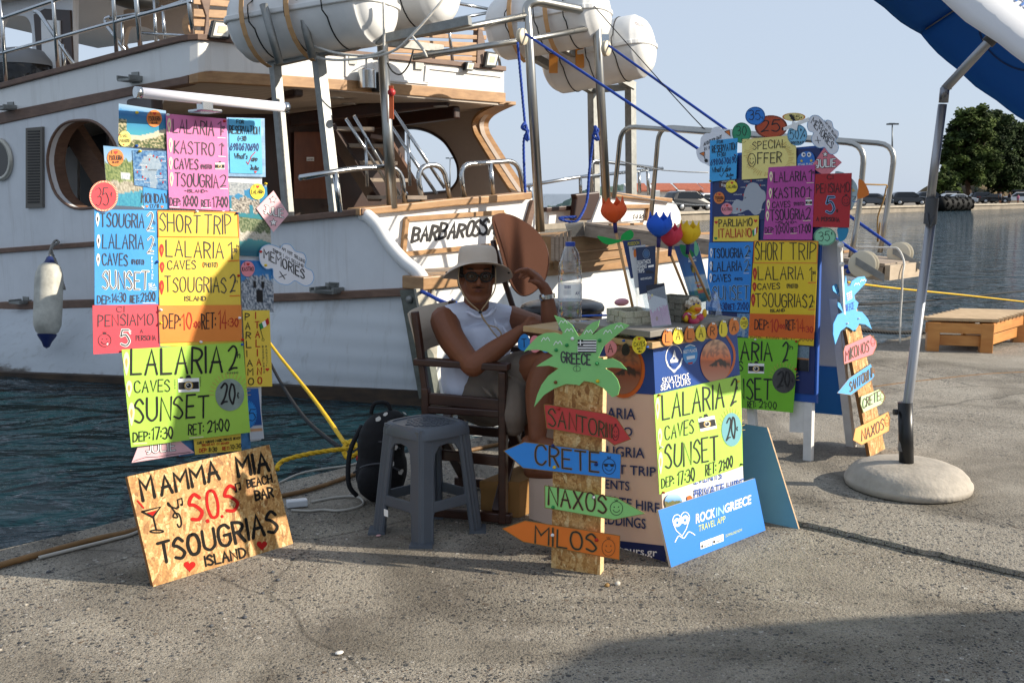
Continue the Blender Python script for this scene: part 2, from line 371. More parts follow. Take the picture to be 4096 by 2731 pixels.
def card(name,pl,off,f,pts,m,label=None,cat=None,group=None,parent=None,thick=.0016,grid=10):
    """a sheet of paper or board lying on a plane: quads are subdivided so they follow the plane's waviness"""
    bm=B()
    if len(pts)==4 and grid>1:
        g=[[None]*(grid+1)for _ in range(grid+1)];hgrid=[[None]*(grid+1)for _ in range(grid+1)]
        for i in range(grid+1):
            for j in range(grid+1):
                u,v=i/grid,j/grid
                x=(pts[0][0]*(1-u)+pts[1][0]*u)*(1-v)+(pts[3][0]*(1-u)+pts[2][0]*u)*v
                y=(pts[0][1]*(1-u)+pts[1][1]*u)*(1-v)+(pts[3][1]*(1-u)+pts[2][1]*u)*v
                g[i][j]=bm.verts.new(pl.hit(f,x,y,off));hgrid[i][j]=bm.verts.new(pl.hit(f,x,y,off)-pl.n*thick)
        for i in range(grid):
            for j in range(grid):
                bm.faces.new((g[i][j],g[i+1][j],g[i+1][j+1],g[i][j+1]));bm.faces.new((hgrid[i][j],hgrid[i][j+1],hgrid[i+1][j+1],hgrid[i+1][j]))
        for i in range(grid):
            bm.faces.new((g[i][0],hgrid[i][0],hgrid[i+1][0],g[i+1][0]));bm.faces.new((g[i][grid],g[i+1][grid],hgrid[i+1][grid],hgrid[i][grid]))
            bm.faces.new((g[0][i],g[0][i+1],hgrid[0][i+1],hgrid[0][i]));bm.faces.new((g[grid][i],hgrid[grid][i],hgrid[grid][i+1],g[grid][i+1]))
    else:
        a=[pl.hit(f,x,y,off)for x,y in pts];add_hexa(bm,[p-pl.n*thick for p in a],a)
    o=obj(name,bm,m,parent,label=label,cat=cat,group=group)
    return o
def photo(name,pl,off,f,pts,fn,label=None,cat=None,group=None,parent=None,nx=44,ny=36,thick=.0016):
    """a printed picture: the ink is a colour per point worked out by fn(u, v)"""
    bm=B();lay=bm.loops.layers.float_color.new('print');g=[[None]*(ny+1)for _ in range(nx+1)];cc={}
    for i in range(nx+1):
        for j in range(ny+1):
            u,v=i/nx,j/ny
            x=(pts[0][0]*(1-u)+pts[1][0]*u)*(1-v)+(pts[3][0]*(1-u)+pts[2][0]*u)*v
            y=(pts[0][1]*(1-u)+pts[1][1]*u)*(1-v)+(pts[3][1]*(1-u)+pts[2][1]*u)*v
            w=bm.verts.new(pl.hit(f,x,y,off));g[i][j]=w;cc[w]=tuple(c*.72 for c in fn(u,v))
    for i in range(nx):
        for j in range(ny):
            q=bm.faces.new((g[i][j],g[i+1][j],g[i+1][j+1],g[i][j+1]))
            for l in q.loops:l[lay]=(*cc[l.vert],1)
    rim=[g[i][0]for i in range(nx)]+[g[nx][j]for j in range(ny)]+[g[i][ny]for i in range(nx,0,-1)]+[g[0][j]for j in range(ny,0,-1)]
    bk=[bm.verts.new(v.co-pl.n*thick)for v in rim];n=len(rim)
    for i in range(n):
        q=bm.faces.new((rim[i],rim[(i+1)%n],bk[(i+1)%n],bk[i]))
        for l in q.loops:l[lay]=(.8,.8,.8,1)
    return obj(name,bm,vcol_mat('printed_photo'),parent,label=label,cat=cat,group=group)
def pins(pl,off,f,spots,parent,r=.006):
    for x,y,m in spots:
        bm=B();c=pl.hit(f,x,y,off+.001);add_lathe(bm,c,[(r,0),(r,.003),(r*.6,.0055),(r*.5,.008),(r*.8,.010),(0,.011)],10,pl.n)
        obj('push_pin',bm,INK[m],parent,smooth=True)
def blob(f_,cx,cy,pts):return[(cx+a,cy+b)for a,b in pts]
def oval(x,y,rx,ry,n=30,a=0.0,wob=0.0):
    o=[]
    for i in range(n):
        t=2*math.pi*i/n;k=1+wob*math.sin(3*t+x);px,py=rx*k*math.cos(t),ry*k*math.sin(t);o.append((x+px*math.cos(a)-py*math.sin(a),y+px*math.sin(a)+py*math.cos(a)))
    return o
INK={k:mat('ink_'+k,h,.55)for k,h in dict(black='#1b1a1d',grey='#3c3a40',white='#f0f0ee',red='#b3261e',crimson='#c9302c',gold='#c9a75a',cream='#efe6b8',blue='#1f57b0',navy='#1b2d66',orange='#e07a2c',
       green='#2a8a4a',yellow='#e8c52e',pink='#e38fa0',brown='#7a4a22',lgrey='#9a9aa0',teal='#3a9aa8',skin='#d8b890').items()}
PAP=lambda k,h:mat('paper_'+k,h,.55,var=.07,vscale=5,bump=.22,bscale=7)

# ================================================================ ground, water, far shore
def concrete(name,light,sand,stones,worn=.5,bump=.5):
    m=bpy.data.materials.new(name);m.use_nodes=True;t=m.node_tree;b=t.nodes["Principled BSDF"];b.inputs['Roughness'].default_value=.85;b.inputs['Specular IOR Level'].default_value=.25
    tc=t.nodes.new('ShaderNodeTexCoord');N=lambda k:t.nodes.new('ShaderNode'+k);L=t.links.new
    def noise_(sc_,det=4,dist=0):
        n=N('TexNoise');n.inputs['Scale'].default_value=sc_;n.inputs['Detail'].default_value=det;n.inputs['Distortion'].default_value=dist;n.inputs['Roughness'].default_value=.6;L(tc.outputs['Object'],n.inputs['Vector']);return n.outputs['Fac']
    def mixc(fac,a,c):
        x=N('Mix');x.data_type='RGBA';L(fac,x.inputs[0]);L(a,x.inputs[6]);L(c,x.inputs[7]);return x.outputs[2]
    def math_(op,a,bb,cl=False):
        x=N('Math');x.operation=op;x.use_clamp=cl
        for i,q in enumerate((a,bb)):
            if isinstance(q,(int,float)):x.inputs[i].default_value=q
            else:L(q,x.inputs[i])
        return x.outputs[0]
    base=ramp(t,noise_(2.2,7),[(.3,sand),(.7,light)]).outputs[0]
    fine=ramp(t,noise_(160,3),[(.25,'#7f776b'),(.75,'#ffffff')]).outputs[0]
    x=N('Mix');x.data_type='RGBA';x.blend_type='MULTIPLY';x.inputs[0].default_value=.65;L(base,x.inputs[6]);L(fine,x.inputs[7]);cur=x.outputs[2]
    # pebbles showing through where the surface has worn
    wear=N('MapRange');L(noise_(.75,7,.6),wear.inputs[0]);wear.inputs[1].default_value=worn-.06;wear.inputs[2].default_value=worn+.12;wear.inputs[3].default_value=.12
    hgt=None
    for sc_,thr in((44,.40),(84,.4),(150,.42)):
        w=N('TexVoronoi');w.inputs['Scale'].default_value=sc_;w.inputs['Randomness'].default_value=1;L(tc.outputs['Object'],w.inputs['Vector'])
        sp=N('SeparateColor');L(w.outputs['Color'],sp.inputs[0])
        rad=math_('MULTIPLY_ADD',sp.outputs[0],.30);t.nodes[-1].inputs[2].default_value=.15
        inside=N('MapRange');L(math_('SUBTRACT',rad,w.outputs['Distance']),inside.inputs[0]);inside.inputs[1].default_value=-.02;inside.inputs[2].default_value=.05
        sel=math_('GREATER_THAN',sp.outputs[1],{44:.5,84:.12,150:.1}[sc_])
        msk=math_('MULTIPLY',math_('MULTIPLY',inside.outputs[0],sel),wear.outputs[0])
        cur=mixc(msk,cur,ramp(t,sp.outputs[2],stones).outputs[0])
        hgt=msk if hgt is None else math_('ADD',hgt,msk)
    stain=ramp(t,noise_(.8,6,1.4),[(.38,'#7b766f'),(.56,'#ffffff')]).outputs[0]
    x=N('Mix');x.data_type='RGBA';x.blend_type='MULTIPLY';x.inputs[0].default_value=.55;L(cur,x.inputs[6]);L(stain,x.inputs[7]);L(x.outputs[2],b.inputs['Base Color'])
    ck=N('TexVoronoi');ck.feature='DISTANCE_TO_EDGE';ck.inputs['Scale'].default_value=.42;wob=N('Mix');wob.data_type='VECTOR';wob.inputs[0].default_value=.12;nn=N('TexNoise');nn.inputs['Scale'].default_value=3.5;nn.inputs['Detail'].default_value=6;L(tc.outputs['Object'],nn.inputs['Vector']);L(tc.outputs['Object'],wob.inputs[4]);L(nn.outputs['Color'],wob.inputs[5]);L(wob.outputs[1],ck.inputs['Vector'])
    cm_=N('MapRange');L(ck.outputs['Distance'],cm_.inputs[0]);cm_.inputs[1].default_value=.0008;cm_.inputs[2].default_value=.004;cm_.inputs[3].default_value=.62;cm_.inputs[4].default_value=1
    x2=N('Mix');x2.data_type='RGBA';x2.blend_type='MULTIPLY';x2.inputs[0].default_value=1;L(x.outputs[2],x2.inputs[6]);L(cm_.outputs[0],x2.inputs[7]);L(x2.outputs[2],b.inputs['Base Color'])
    h2=math_('ADD',math_('MULTIPLY',hgt,.6),math_('ADD',math_('MULTIPLY',noise_(90,5),.9),math_('MULTIPLY',noise_(14,4),.8)))
    bp=N('Bump');bp.inputs['Strength'].default_value=bump;bp.inputs['Distance'].default_value=.012;L(h2,bp.inputs['Height']);L(bp.outputs[0],b.inputs['Normal'])
    return m
STONES=[(.0,'#36383c'),(.25,'#54575a'),(.5,'#746e66'),(.72,'#948d81'),(.88,'#6b5a4b'),(1,'#cfc9be')]
M_QUAY=concrete('quay_concrete','#b8b0a1','#968e82',STONES,.42,.9)
M_SLAB=concrete('slab_concrete','#b7b1a5','#9f988c',STONES,.47,.7)
EDGE=6.28
# the quay runs to the edge line y = x + EDGE, its edge a little broken
bm=B();rr=random.Random(3);e=[]
s=-28.0
while s<80:
    k=rr.uniform(-.035,.02)if-4<s<12 else 0
    e.append(Vector((s-k*.7,s+EDGE+k*.7,0)));s+=rr.uniform(.05,.16)if-4<s<8 else 2.0
top=[Vector((80,-30,0)),Vector((-28,-30,0))][::1]
pts=e+top
extrude_poly(bm,pts,(0,0,-4));obj('quay',bm,M_QUAY,kind='structure')
# the raised slab behind the joint
a,b_=G('W',1640,1163),G('W',2352,1326);dv=(b_-a).normalized()
line=[]
tt=-.2
while tt<6:line.append(a+dv*tt+Vector((rr.uniform(-.008,.008),rr.uniform(-.012,.012),0)));tt+=.05
far=[a+dv*6+Vector((10,20,0)),Vector((9.5,9.5+EDGE-.25,0)),Vector((-.15,-.15+EDGE-.25,0)),a+dv*-.25+Vector((-.5,.9,0))]
bm=B();extrude_poly(bm,[Vector((p.x,p.y,.004))for p in line+far],(0,0,.021));obj('pavement',bm,M_SLAB,kind='structure')
# loose pebbles lying on the quay
bm=B()
for i in range(260):
    x,y=rr.uniform(-2.6,2.6),rr.uniform(2.7,5.2)
    if y>x+EDGE-.05:continue
    r=rr.uniform(.003,.009)*(1.3 if x<-.8 else .8);add_ball(bm,(x,y,r*.3+(.02 if x>1.2 and y>4.4 else 0)),r,r*rr.uniform(.6,1),r*.55,6,rr.choice((0,0,0,1,1,1,2)))
obj('pebbles',bm,[mat('pebble_dark','#4a4c50',.6),mat('pebble_mid','#7d766c',.7),mat('pebble_pale','#a8a195',.7)],kind='stuff',smooth=True)

# water
m=bpy.data.materials.new('sea_water');m.use_nodes=True;t=m.node_tree;b=t.nodes["Principled BSDF"]
b.inputs['Base Color'].default_value=(.004,.022,.030,1);b.inputs['Roughness'].default_value=.04;b.inputs['IOR'].default_value=1.33
tc=t.nodes.new('ShaderNodeTexCoord');prev=None
for sc_,dist,st in((.5,.75,1.0),(1.5,.24,1.0),(4.5,.05,.9)):
    mp=t.nodes.new('ShaderNodeMapping');mp.inputs['Rotation'].default_value=(0,0,R(35));mp.inputs['Scale'].default_value=(1,1.9,1);t.links.new(tc.outputs['Object'],mp.inputs[0])
    n=t.nodes.new('ShaderNodeTexNoise');n.inputs['Scale'].default_value=sc_;n.inputs['Detail'].default_value=3;n.inputs['Distortion'].default_value=.6;t.links.new(mp.outputs[0],n.inputs['Vector'])
    bp=t.nodes.new('ShaderNodeBump');bp.inputs['Strength'].default_value=st;bp.inputs['Distance'].default_value=dist;t.links.new(n.outputs['Fac'],bp.inputs['Height'])
    if prev:t.links.new(prev.outputs[0],bp.inputs['Normal'])
    prev=bp
t.links.new(prev.outputs[0],b.inputs['Normal'])
WATER=-.8
bm=B();bm.faces.new([bm.verts.new((x,y,WATER))for x,y in((-9000,-60),(9000,-60),(9000,12000),(-9000,12000))]);obj('water',bm,m,kind='structure')

# far quay with its parked cars
fq=[G('W',x,y,WATER)for x,y in((1440,516),(1596,507),(1971,491),(2352,478.5))];fq=[fq[0]+(fq[0]-fq[1])]+fq+[fq[-1]+(fq[-1]-fq[-2])*1.5]
bm=B();back=[Vector((p.x+40,p.y+220,0))for p in fq][::-1]
extrude_poly(bm,[Vector((p.x,p.y,WATER-1))for p in fq+back],(0,0,.8+1))
obj('far_quay',bm,mat('far_quay_concrete','#8d8477',.9,var=.35,vscale=.5),kind='structure')
bm=B()
for p,q in zip(fq,fq[1:]):add_beam(bm,p+Vector((0,-.06,.72)),q+Vector((0,-.06,.72)),.35,.22)
obj('far_quay_kerb',bm,mat('kerb_stone','#a89f90',.9,var=.2,vscale=1),kind='structure')
def fq_at(px,back_):
    """a spot on the far quay that stands back_ metres behind its edge, in picture column px"""
    d=ray(px*4096/2352,800);best=None
    for p,q in zip(fq,fq[1:]):
        # solve d.x*t = p.x + s*(q.x-p.x)
        e=q-p;den=d.x*e.y-d.y*e.x
        if abs(den)<1e-9:continue
        tt=(p.x*e.y-p.y*e.x)/den;ss=((d.x*tt-p.x)/e.x)if abs(e.x)>1e-6 else 0
        if-.01<=ss<=1.01:best=tt
    Y=d.y*best+back_;return Vector((d.x/d.y*Y,Y,.02))
# hills
def hill(name,sil,Y,dep,h,hb,nz=6.0,nf=.03,n=60):
    bm=B();rows=[];pts=[P('Q',x,y,Y)for x,y in sil]
    def at(x):
        for p,q in zip(pts,pts[1:]):
            if p.x<=x<=q.x:return p.z+(q.z-p.z)*(x-p.x)/max(1e-6,q.x-p.x)
        return 0
    for j in range(13):
        v=j/12;row=[]
        for i in range(n+1):
            x=pts[0].x+(pts[-1].x-pts[0].x)*i/n;z=at(x);k=math.sin(math.pi*min(1,.5*v/.5))if v<.5 else math.cos(math.pi*(v-.5))
            k=math.sin(math.pi*v);q=Vector((x,Y+dep*(v-.5),0));zz=(z+1)*k+nz*noise.noise(q*nf)*k+nz*.6*noise.noise(q*nf*2.7)*k
            row.append(bm.verts.new((x,Y+dep*(v-.5),max(-2,zz-1))))
        rows.append(row)
    for a,b2 in zip(rows,rows[1:]):
        for i in range(n):bm.faces.new((a[i],a[i+1],b2[i+1],b2[i]))
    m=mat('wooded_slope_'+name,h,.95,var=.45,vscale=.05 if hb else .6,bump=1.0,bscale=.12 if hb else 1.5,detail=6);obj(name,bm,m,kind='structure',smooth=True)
hill('hill',[(150,440),(230,428),(330,385),(420,320),(520,268),(640,215),(760,175),(830,160),(1000,158),(1190,132),(1350,138),(1460,150),(1700,190),(2100,160),(2700,330)],178,26,'#52695c',0,.55,.55,260)
hill('hazed_far_hill',[(-2600,428),(-1500,405),(-400,392),(150,400),(600,396),(1400,385),(2600,378),(4200,372),(6000,395),(7600,428)],7000,900,'#8fa6b8',1,25)  # distance haze is painted into the pale blue of this ridge

# ---------------------------------------------------------------- far things: building, cars, people, lamps, fender, trees
M_WHITE=mat('white_render','#dcdcd8',.8,var=.06,vscale=.6);M_TILE=wood('terracotta_tile','#8a4630','#b8694a',1.2,(5,5,1),.85,.5)
M_GLASSD=mat('dark_glass','#10151a',.08,spec=.6)
Wf=lambda x,y,Y:P('Q',x,y,Y)
bY=112
root=thing('harbour_building','low white harbour building with red tiled roofs and a round window behind the far cars','building',Wf(1750,460,bY))
bm=B();x0,x1,x2=Wf(1180,0,bY).x,Wf(1830,0,bY).x,Wf(2600,0,bY).x
zt=lambda y:Wf(1500,y,bY).z
add_box(bm,((x0+x2)/2,bY+4,zt(215)/2),x2-x0,8,zt(215));obj('wall',bm,M_WHITE,root)
for a,c in((1300,1500),(1590,1860),(1900,2230),(2245,2600)):
    bm=B();xa,xb=Wf(a,0,bY).x,Wf(c,0,bY).x;z0,z1=zt(225),zt(128)
    vs_=[Vector((xa,bY-.5,z0)),Vector((xb,bY-.5,z0)),Vector((xb,bY+4,z1)),Vector((xa,bY+4,z1))];extrude_poly(bm,vs_,(0,.06,.18));obj('roof',bm,M_TILE,root)
for a in(1215,1540,1880,2236):
    bm=B();xa=Wf(a,0,bY).x;w=.55*1.2
    extrude_poly(bm,[Vector((xa,bY-.9,0)),Vector((xa,bY-.9,zt(215))),Vector((xa,bY+4.2,zt(110))),Vector((xa,bY+4.2,0))],(w*1.2,0,0));obj('parapet',bm,M_WHITE,root)
bm=B();add_box(bm,(Wf(1945,0,bY).x,bY-.06,zt(290)),3.0*.55,.1,1.6);w=obj('window',bm,mat('window_green','#2c4b3c',.3),root)
bm=B();add_box(bm,(Wf(1945,0,bY).x,bY-.2,zt(252)),1.8,.35,.55);obj('awning',bm,mat('awning_blue','#2f86b5',.8),root)
bm=B();add_lathe(bm,(Wf(2110,0,bY).x,bY-.02,zt(312)),[(.75,0),(.75,.1),(.6,.12),(.58,.03),(0,.03)],20,(0,-1,0));obj('round_window',bm,mat('window_pale','#7f949c',.2),root)
bm=B();xa=Wf(2195,0,bY).x;extrude_poly(bm,[Vector((xa,bY-2.2,zt(262))),Vector((xa+9,bY-2.2,zt(262))),Vector((xa+9,bY,zt(215))),Vector((xa,bY,zt(215)))],(0,0,.2));obj('porch_roof',bm,M_TILE,root)

def car_proto(name,kind,paint,label):
    root=thing(name,label,'car',(0,0,0),'cars parked on the far quay');h={'suv':1.68,'hatch':1.5,'sedan':1.42}[kind];L_={'suv':4.5,'hatch':4.1,'sedan':4.6}[kind]
    if kind=='sedan':prof=[(-2.3,.45),(-2.3,.85),(-1.9,.98),(-1.3,1.02),(-.7,h),(.35,h),(1.1,1.0),(2.05,.85),(2.3,.65),(2.3,.3),(-2.3,.3)]
    elif kind=='suv':prof=[(-2.2,.5),(-2.25,1.0),(-1.95,1.55),(-1.6,h),(.3,h),(1.1,1.12),(2.0,.98),(2.22,.75),(2.22,.35),(-2.2,.35)]
    else:prof=[(-2.0,.45),(-2.05,.9),(-1.75,1.3),(-1.35,h),(.2,h),(.95,1.02),(1.8,.88),(2.05,.65),(2.05,.3),(-2.0,.3)]
    bm=B();W_=.88;loops=[]
    for sy,k in((-W_,1),(-W_*.5,1.0),(W_*.5,1.0),(W_,1)):
        loops.append([bm.verts.new((x*(1 if abs(sy)<W_ else .985),sy*(1 if z<1.05 else .82),z+(.03 if abs(sy)<W_ and z>.8 else 0)))for x,z in prof])
    for a,c in zip(loops,loops[1:]):
        for i in range(len(prof)):bm.faces.new((a[i],a[(i+1)%len(prof)],c[(i+1)%len(prof)],c[i]))
    bm.faces.new(loops[0]);bm.faces.new(loops[-1][::-1])
    obj('body',bm,paint,root,bevel=.06)
    zs=[p[1]for p in prof]
    for sy in(-1,1):
        bm=B();top=[p for p in prof if p[1]>=h-.01];fw=[p for p in prof if .95<=p[1]<1.2 and p[0]>0][0];rw=[p for p in prof if .95<=p[1]<h-.02 and p[0]<0][-1]
        q=[(rw[0]+.12,1.06),(top[0][0]+.05,h-.1),(top[1][0]-.08,h-.1),(fw[0]-.2,1.06)]
        extrude_poly(bm,[(x,sy*(W_*(.945-.1*(z-1.06)/.5))+sy*.02,z)for x,z in q],(0,-sy*.05,0));obj('side_window',bm,M_GLASSD,root)
    bm=B();fx_,fz=[p for p in prof if p[1]>=h-.01][-1];gx,gz=[p for p in prof if .95<=p[1]<1.2 and p[0]>0][0]
    extrude_poly(bm,[(fx_+.08,-.66,fz-.05),(fx_+.08,.66,fz-.05),(gx-.04,.78,gz+.05),(gx-.04,-.78,gz+.05)],(.03,0,.05));obj('windscreen',bm,M_GLASSD,root)
    for sx in(-1.38,1.38):
        for sy in(-1,1):
            bm=B();add_lathe(bm,(sx,sy*.72,.33),[(0,0),(.33,0),(.34,.05),(.34,.17),(.3,.2),(.22,.19)],18,(0,sy,0));w=obj('wheel',bm,mat('tyre','#141416',.8),root,smooth=True)
            bm=B();add_lathe(bm,(sx,sy*.9,.33),[(.225,0),(.21,.02),(.06,.035),(0,.035)],12,(0,sy,0));obj('rim',bm,mat('alloy','#a8abae',.35,.8),w)
    for sy in(-1,1):
        bm=B();add_box(bm,(prof[-3][0]-.06,sy*.64,.72),.12,.34,.14);obj('headlight',bm,mat('lamp_clear','#d8dde0',.15),root)
        bm=B();add_box(bm,(-prof[-3][0]+.08,sy*.68,.95),.12,.26,.16);obj('tail_light',bm,mat('lamp_red','#8a1512',.25),root)
    return root
PAINT={k:mat('paint_'+k,h,.25,coat=.6)for k,h in dict(black='#101114',grey='#3a3d42',white='#d3d5d7',silver='#a4a8ad',navy='#1a2230').items()}
CARS=[]
def put_car(px,back_,rz,kind,paint,label,box=None):
    c=car_proto('parked_car',kind,PAINT[paint],label);p=fq_at(px,back_);c.location=p;c.rotation_euler=(0,0,rz)
    if box:
        bm=B();add_box(bm,(-.2,0,1.9 if kind=='suv' else 1.68),2.0,.85,.3);o=obj('roof_box',bm,mat('roof_box_black','#15161a',.35),c,bevel=.12)
    return c
ang=math.atan2(fq[3].y-fq[2].y,fq[3].x-fq[2].x)
put_car(1583,4,.45,'suv','black','black car parked before the white harbour building, alone beside the boat stern')
put_car(1634,9,.45,'hatch','white','white car half hidden by the easel, behind the black car at the building')
put_car(2010,3,-.25,'hatch','grey','dark grey hatchback seen through the gangway rails, lowest on the far quay')
put_car(2042,10,-.1,'sedan','silver','silver car behind the dark grey hatchback, mostly covered by it')
put_car(2088,4.5,-.1,'suv','black','black people carrier between the gangway rail and the parasol pole')
put_car(2140,11,-.1,'suv','navy','dark car just behind the parasol pole')
put_car(2204,5,-.1,'sedan','silver','silver saloon with a black roof box above the big rubber fender')
put_car(2190,11,-.1,'hatch','white','white hatchback hidden behind the silver saloon',box=True)
put_car(2262,12,-.1,'suv','navy','dark car in the second row behind the silver saloon')
put_car(2283,7,-.2,'sedan','black','black saloon beside the white sport utility car')
put_car(2335,4,2.9,'suv','white','white sport utility car with a roof box and people standing at its side',box=True)
put_car(2392,10,0,'suv','silver','pale car at the picture edge behind the white sport utility car')

def far_person(px,back_,shirt,legs,label,h=1.72):
    p=fq_at(px,back_);r=thing('person',label,'person',p,'people standing by the far cars');k=h/1.72
    bm=B();sk=lambda*q:[p+Vector((a*k,0,c*k))for a,c in q]
    add_tube(bm,sk((.1,0),(.1,.45),(.09,.85),(.04,1.0),(0,1.25),(0,1.42),(0,1.5)),[.05,.06,.09,.15,.19,.12,.06],10)
    add_tube(bm,sk((-.1,0),(-.1,.45),(-.09,.85),(-.04,.95)),[.05,.06,.09,.1],8);add_ball(bm,p+Vector((0,0,1.6*k)),.1*k,.11*k,.13*k,10)
    for s in(-1,1):add_tube(bm,sk((s*.19,1.38),(s*.25,1.1),(s*.22,.8)),[.05,.045,.035],8)
    obj('body',bm,mat('far_skin','#8a5c44',.7),r,smooth=True)
    bm=B();add_tube(bm,sk((0,.92),(0,1.2),(0,1.4),(0,1.45)),[.18,.2,.2,.1],10);obj('shirt',bm,mat('shirt_'+shirt,shirt,.9),r,smooth=True)
    bm=B();add_tube(bm,sk((.1,.5),(.09,.9),(.03,1.0)),[.1,.12,.16],8);add_tube(bm,sk((-.1,.5),(-.09,.9),(-.03,1.0)),[.1,.12,.16],8);obj('shorts',bm,mat('shorts_'+legs,legs,.9),r,smooth=True)
    bm=B();add_ball(bm,p+Vector((0,.02,1.64*k)),.11*k,.115*k,.12*k,10);obj('hair',bm,mat('far_hair','#1a1512',.9),r,smooth=True)
far_person(2297,1.2,'#6a7078','#20242c','person in a grey shirt standing nearest the rear of the white sport utility car')
far_person(2318,1.2,'#1c1f26','#23262d','person in dark clothes in the middle of the three by the white car')
far_person(2338,1.2,'#b06a86','#8a6f86','short person in pink beside the open door of the white car',1.35)
far_person(2131,14,'#b9a2a0','#50505a','person whose head and shoulders rise above the cars beside the parasol pole')

# lamp posts
def lamp_post(f,x,y0,y1,Y,label,arms=3):
    p,q=P(f,x,y1,Y),P(f,x,y0,Y);p.z=max(p.z,0);r=thing('lamp_post',label,'lamp post',p)
    bm=B();add_tube(bm,[p,q],[.14,.09],8);obj('pole',bm,mat('lamp_metal','#6d7378',.5,.6),r)
    for k in range(arms):
        bm=B();a=2*math.pi*k/arms;add_box(bm,q+Vector((.5*math.cos(a),.5*math.sin(a),.1)),.8,.4,.22);obj('lamp_head',bm,mat('lamp_head_grey','#4b5257',.5),r)
lamp_post('O',703,1305,1600,150,'tall thin lamp post with a round cluster of heads beside the parasol')
lamp_post('R',1925,1358,1650,210,'thin lamp post seen through the round opening of the boat',2)

# big rubber fender hanging on the far quay
c0,c1=P('M',1350,640,fq_at(2160,-1.1).y),P('M',1690,640,fq_at(2216,-1.1).y);r0=.95
root=thing('dock_fender','huge black rubber fender wrapped in tyres on the far quay wall','fender',(c0+c1)/2-Vector((0,0,r0)))
d=(c1-c0).normalized();Lh=(c1-c0).length
bm=B();add_lathe(bm,c0-d*.4,[(0,0),(.5,.1),(r0*.95,.5),(r0,.9),(r0,Lh-.1),(r0*.95,Lh+.3),(.5,Lh+.7),(0,Lh+.8)],24,d);obj('body',bm,mat('rubber_black','#0c0d0e',.7,bump=.4,bscale=4,spec=.2),root,smooth=True)
s=d.cross(ZUP).normalized();nT=0
for i in range(6):
    for k in range(8):
        a=2*math.pi*(k+.5*(i%2))/8;nn=s*math.cos(a)+ZUP*math.sin(a)
        if nn.y>.5:continue
        bm=B();cc=c0+d*(Lh*(i+.3)/5.6)+nn*r0;t1=d;t2=nn.cross(d)
        add_tube(bm,[cc+(t1*math.cos(2*math.pi*j/12)+t2*math.sin(2*math.pi*j/12))*.24 for j in range(12)],.1,6,closed=True);obj('tyre',bm,mat('fender_tyre','#0a0b0c',.9,spec=.1),root,smooth=True)

# trees on the far shore
LEAFM={}
def leaf_mat(name,dark,light):
    if name in MATS:return MATS[name]
    m=bpy.data.materials.new(name);m.use_nodes=True;t=m.node_tree;b=t.nodes["Principled BSDF"];b.inputs['Roughness'].default_value=.8;b.inputs['Specular IOR Level'].default_value=.15
    tc=t.nodes.new('ShaderNodeTexCoord');n=t.nodes.new('ShaderNodeTexNoise');n.inputs['Scale'].default_value=.45;n.inputs['Detail'].default_value=5;t.links.new(tc.outputs['Object'],n.inputs['Vector'])
    r=ramp(t,n.outputs['Fac'],[(.35,dark),(.65,light)]);t.links.new(r.outputs[0],b.inputs['Base Color']);MATS[name]=m;return m
def leafy(bm,c,r,n,size,rg,flat=.85):
    for _ in range(n):
        d=Vector((rg.gauss(0,1),rg.gauss(0,1),rg.gauss(0,1))).normalized()*r*rg.uniform(.55,1.05);d.z*=flat;p=c+d
        a=Vector((rg.gauss(0,1),rg.gauss(0,1),rg.gauss(0,.6))).normalized();b2=a.orthogonal().normalized()*size*rg.uniform(.5,1);a=a*size*rg.uniform(.7,1.3)
        bm.faces.new([bm.verts.new(p-a),bm.verts.new(p+b2),bm.verts.new(p+a),bm.verts.new(p-b2)])
def pine(base,crown_pts,label,seed,lm,name='pine_tree',group='pines on the far shore',size=.30,n=200,lean=(0,0)):
    rg=random.Random(seed);base=Vector((sum(p[0].x for p in crown_pts)/len(crown_pts),sum(p[0].y for p in crown_pts)/len(crown_pts),1.2));r=thing(name,label,'tree',base,group);cz=sum(p[0].z for p in crown_pts)/len(crown_pts);cx=sum(p[0].x for p in crown_pts)/len(crown_pts)
    bm=B();top=Vector((cx,base.y+1,cz+1));mid=base.lerp(top,.5)+Vector((rg.uniform(-.6,.6),0,0));add_tube(bm,catmull([base-Vector((0,0,.2)),mid,top],5),[.5-.03*i for i in range(11)],8)
    for p,rad in crown_pts[::6]:add_tube(bm,[mid.lerp(top,rg.uniform(0,.8)),p.lerp(mid,.3)+Vector((0,0,-.3)),p],[.2,.12,.04],6)
    obj('trunk',bm,mat('pine_bark','#4a3a2e',.95,var=.4,vscale=3),r,smooth=True)
    bm=B()
    for p,rad in crown_pts:
        for k in range(4):leafy(bm,p+Vector((rg.uniform(-.6,.6),rg.uniform(-.6,.6),rg.uniform(-.4,.4)))*rad,rad*rg.uniform(.45,.7),n//4,size,rg)
    obj('crown',bm,lm,r,recalc=False)
LM1=leaf_mat('pine_needles','#1f2c16','#4c5b27');LM2=leaf_mat('pine_needles_dark','#1a2715','#35441f')
tY=172
def crown(f,cells,Y):return[(P(f,x,y,Y+dy),r)for x,y,r,dy in cells]
rg=random.Random(11)
def fill(f,poly,Y,n,rad,rg):
    """clumps spread through an outline seen at distance Y, each with its own depth"""
    xs=[p[0]for p in poly];ys=[p[1]for p in poly];out=[];k=0
    def inside(x,y):
        c=False;j=len(poly)-1
        for i in range(len(poly)):
            xi,yi=poly[i];xj,yj=poly[j]
            if(yi>y)!=(yj>y)and x<(xj-xi)*(y-yi)/(yj-yi)+xi:c=not c
            j=i
        return c
    while len(out)<n and k<8000:
        k+=1;x,y=rg.uniform(min(xs),max(xs)),rg.uniform(min(ys),max(ys))
        if inside(x,y):out.append((P(f,x,y,Y+rg.uniform(-3,3)),rad*rg.uniform(.7,1.25)))
    return out
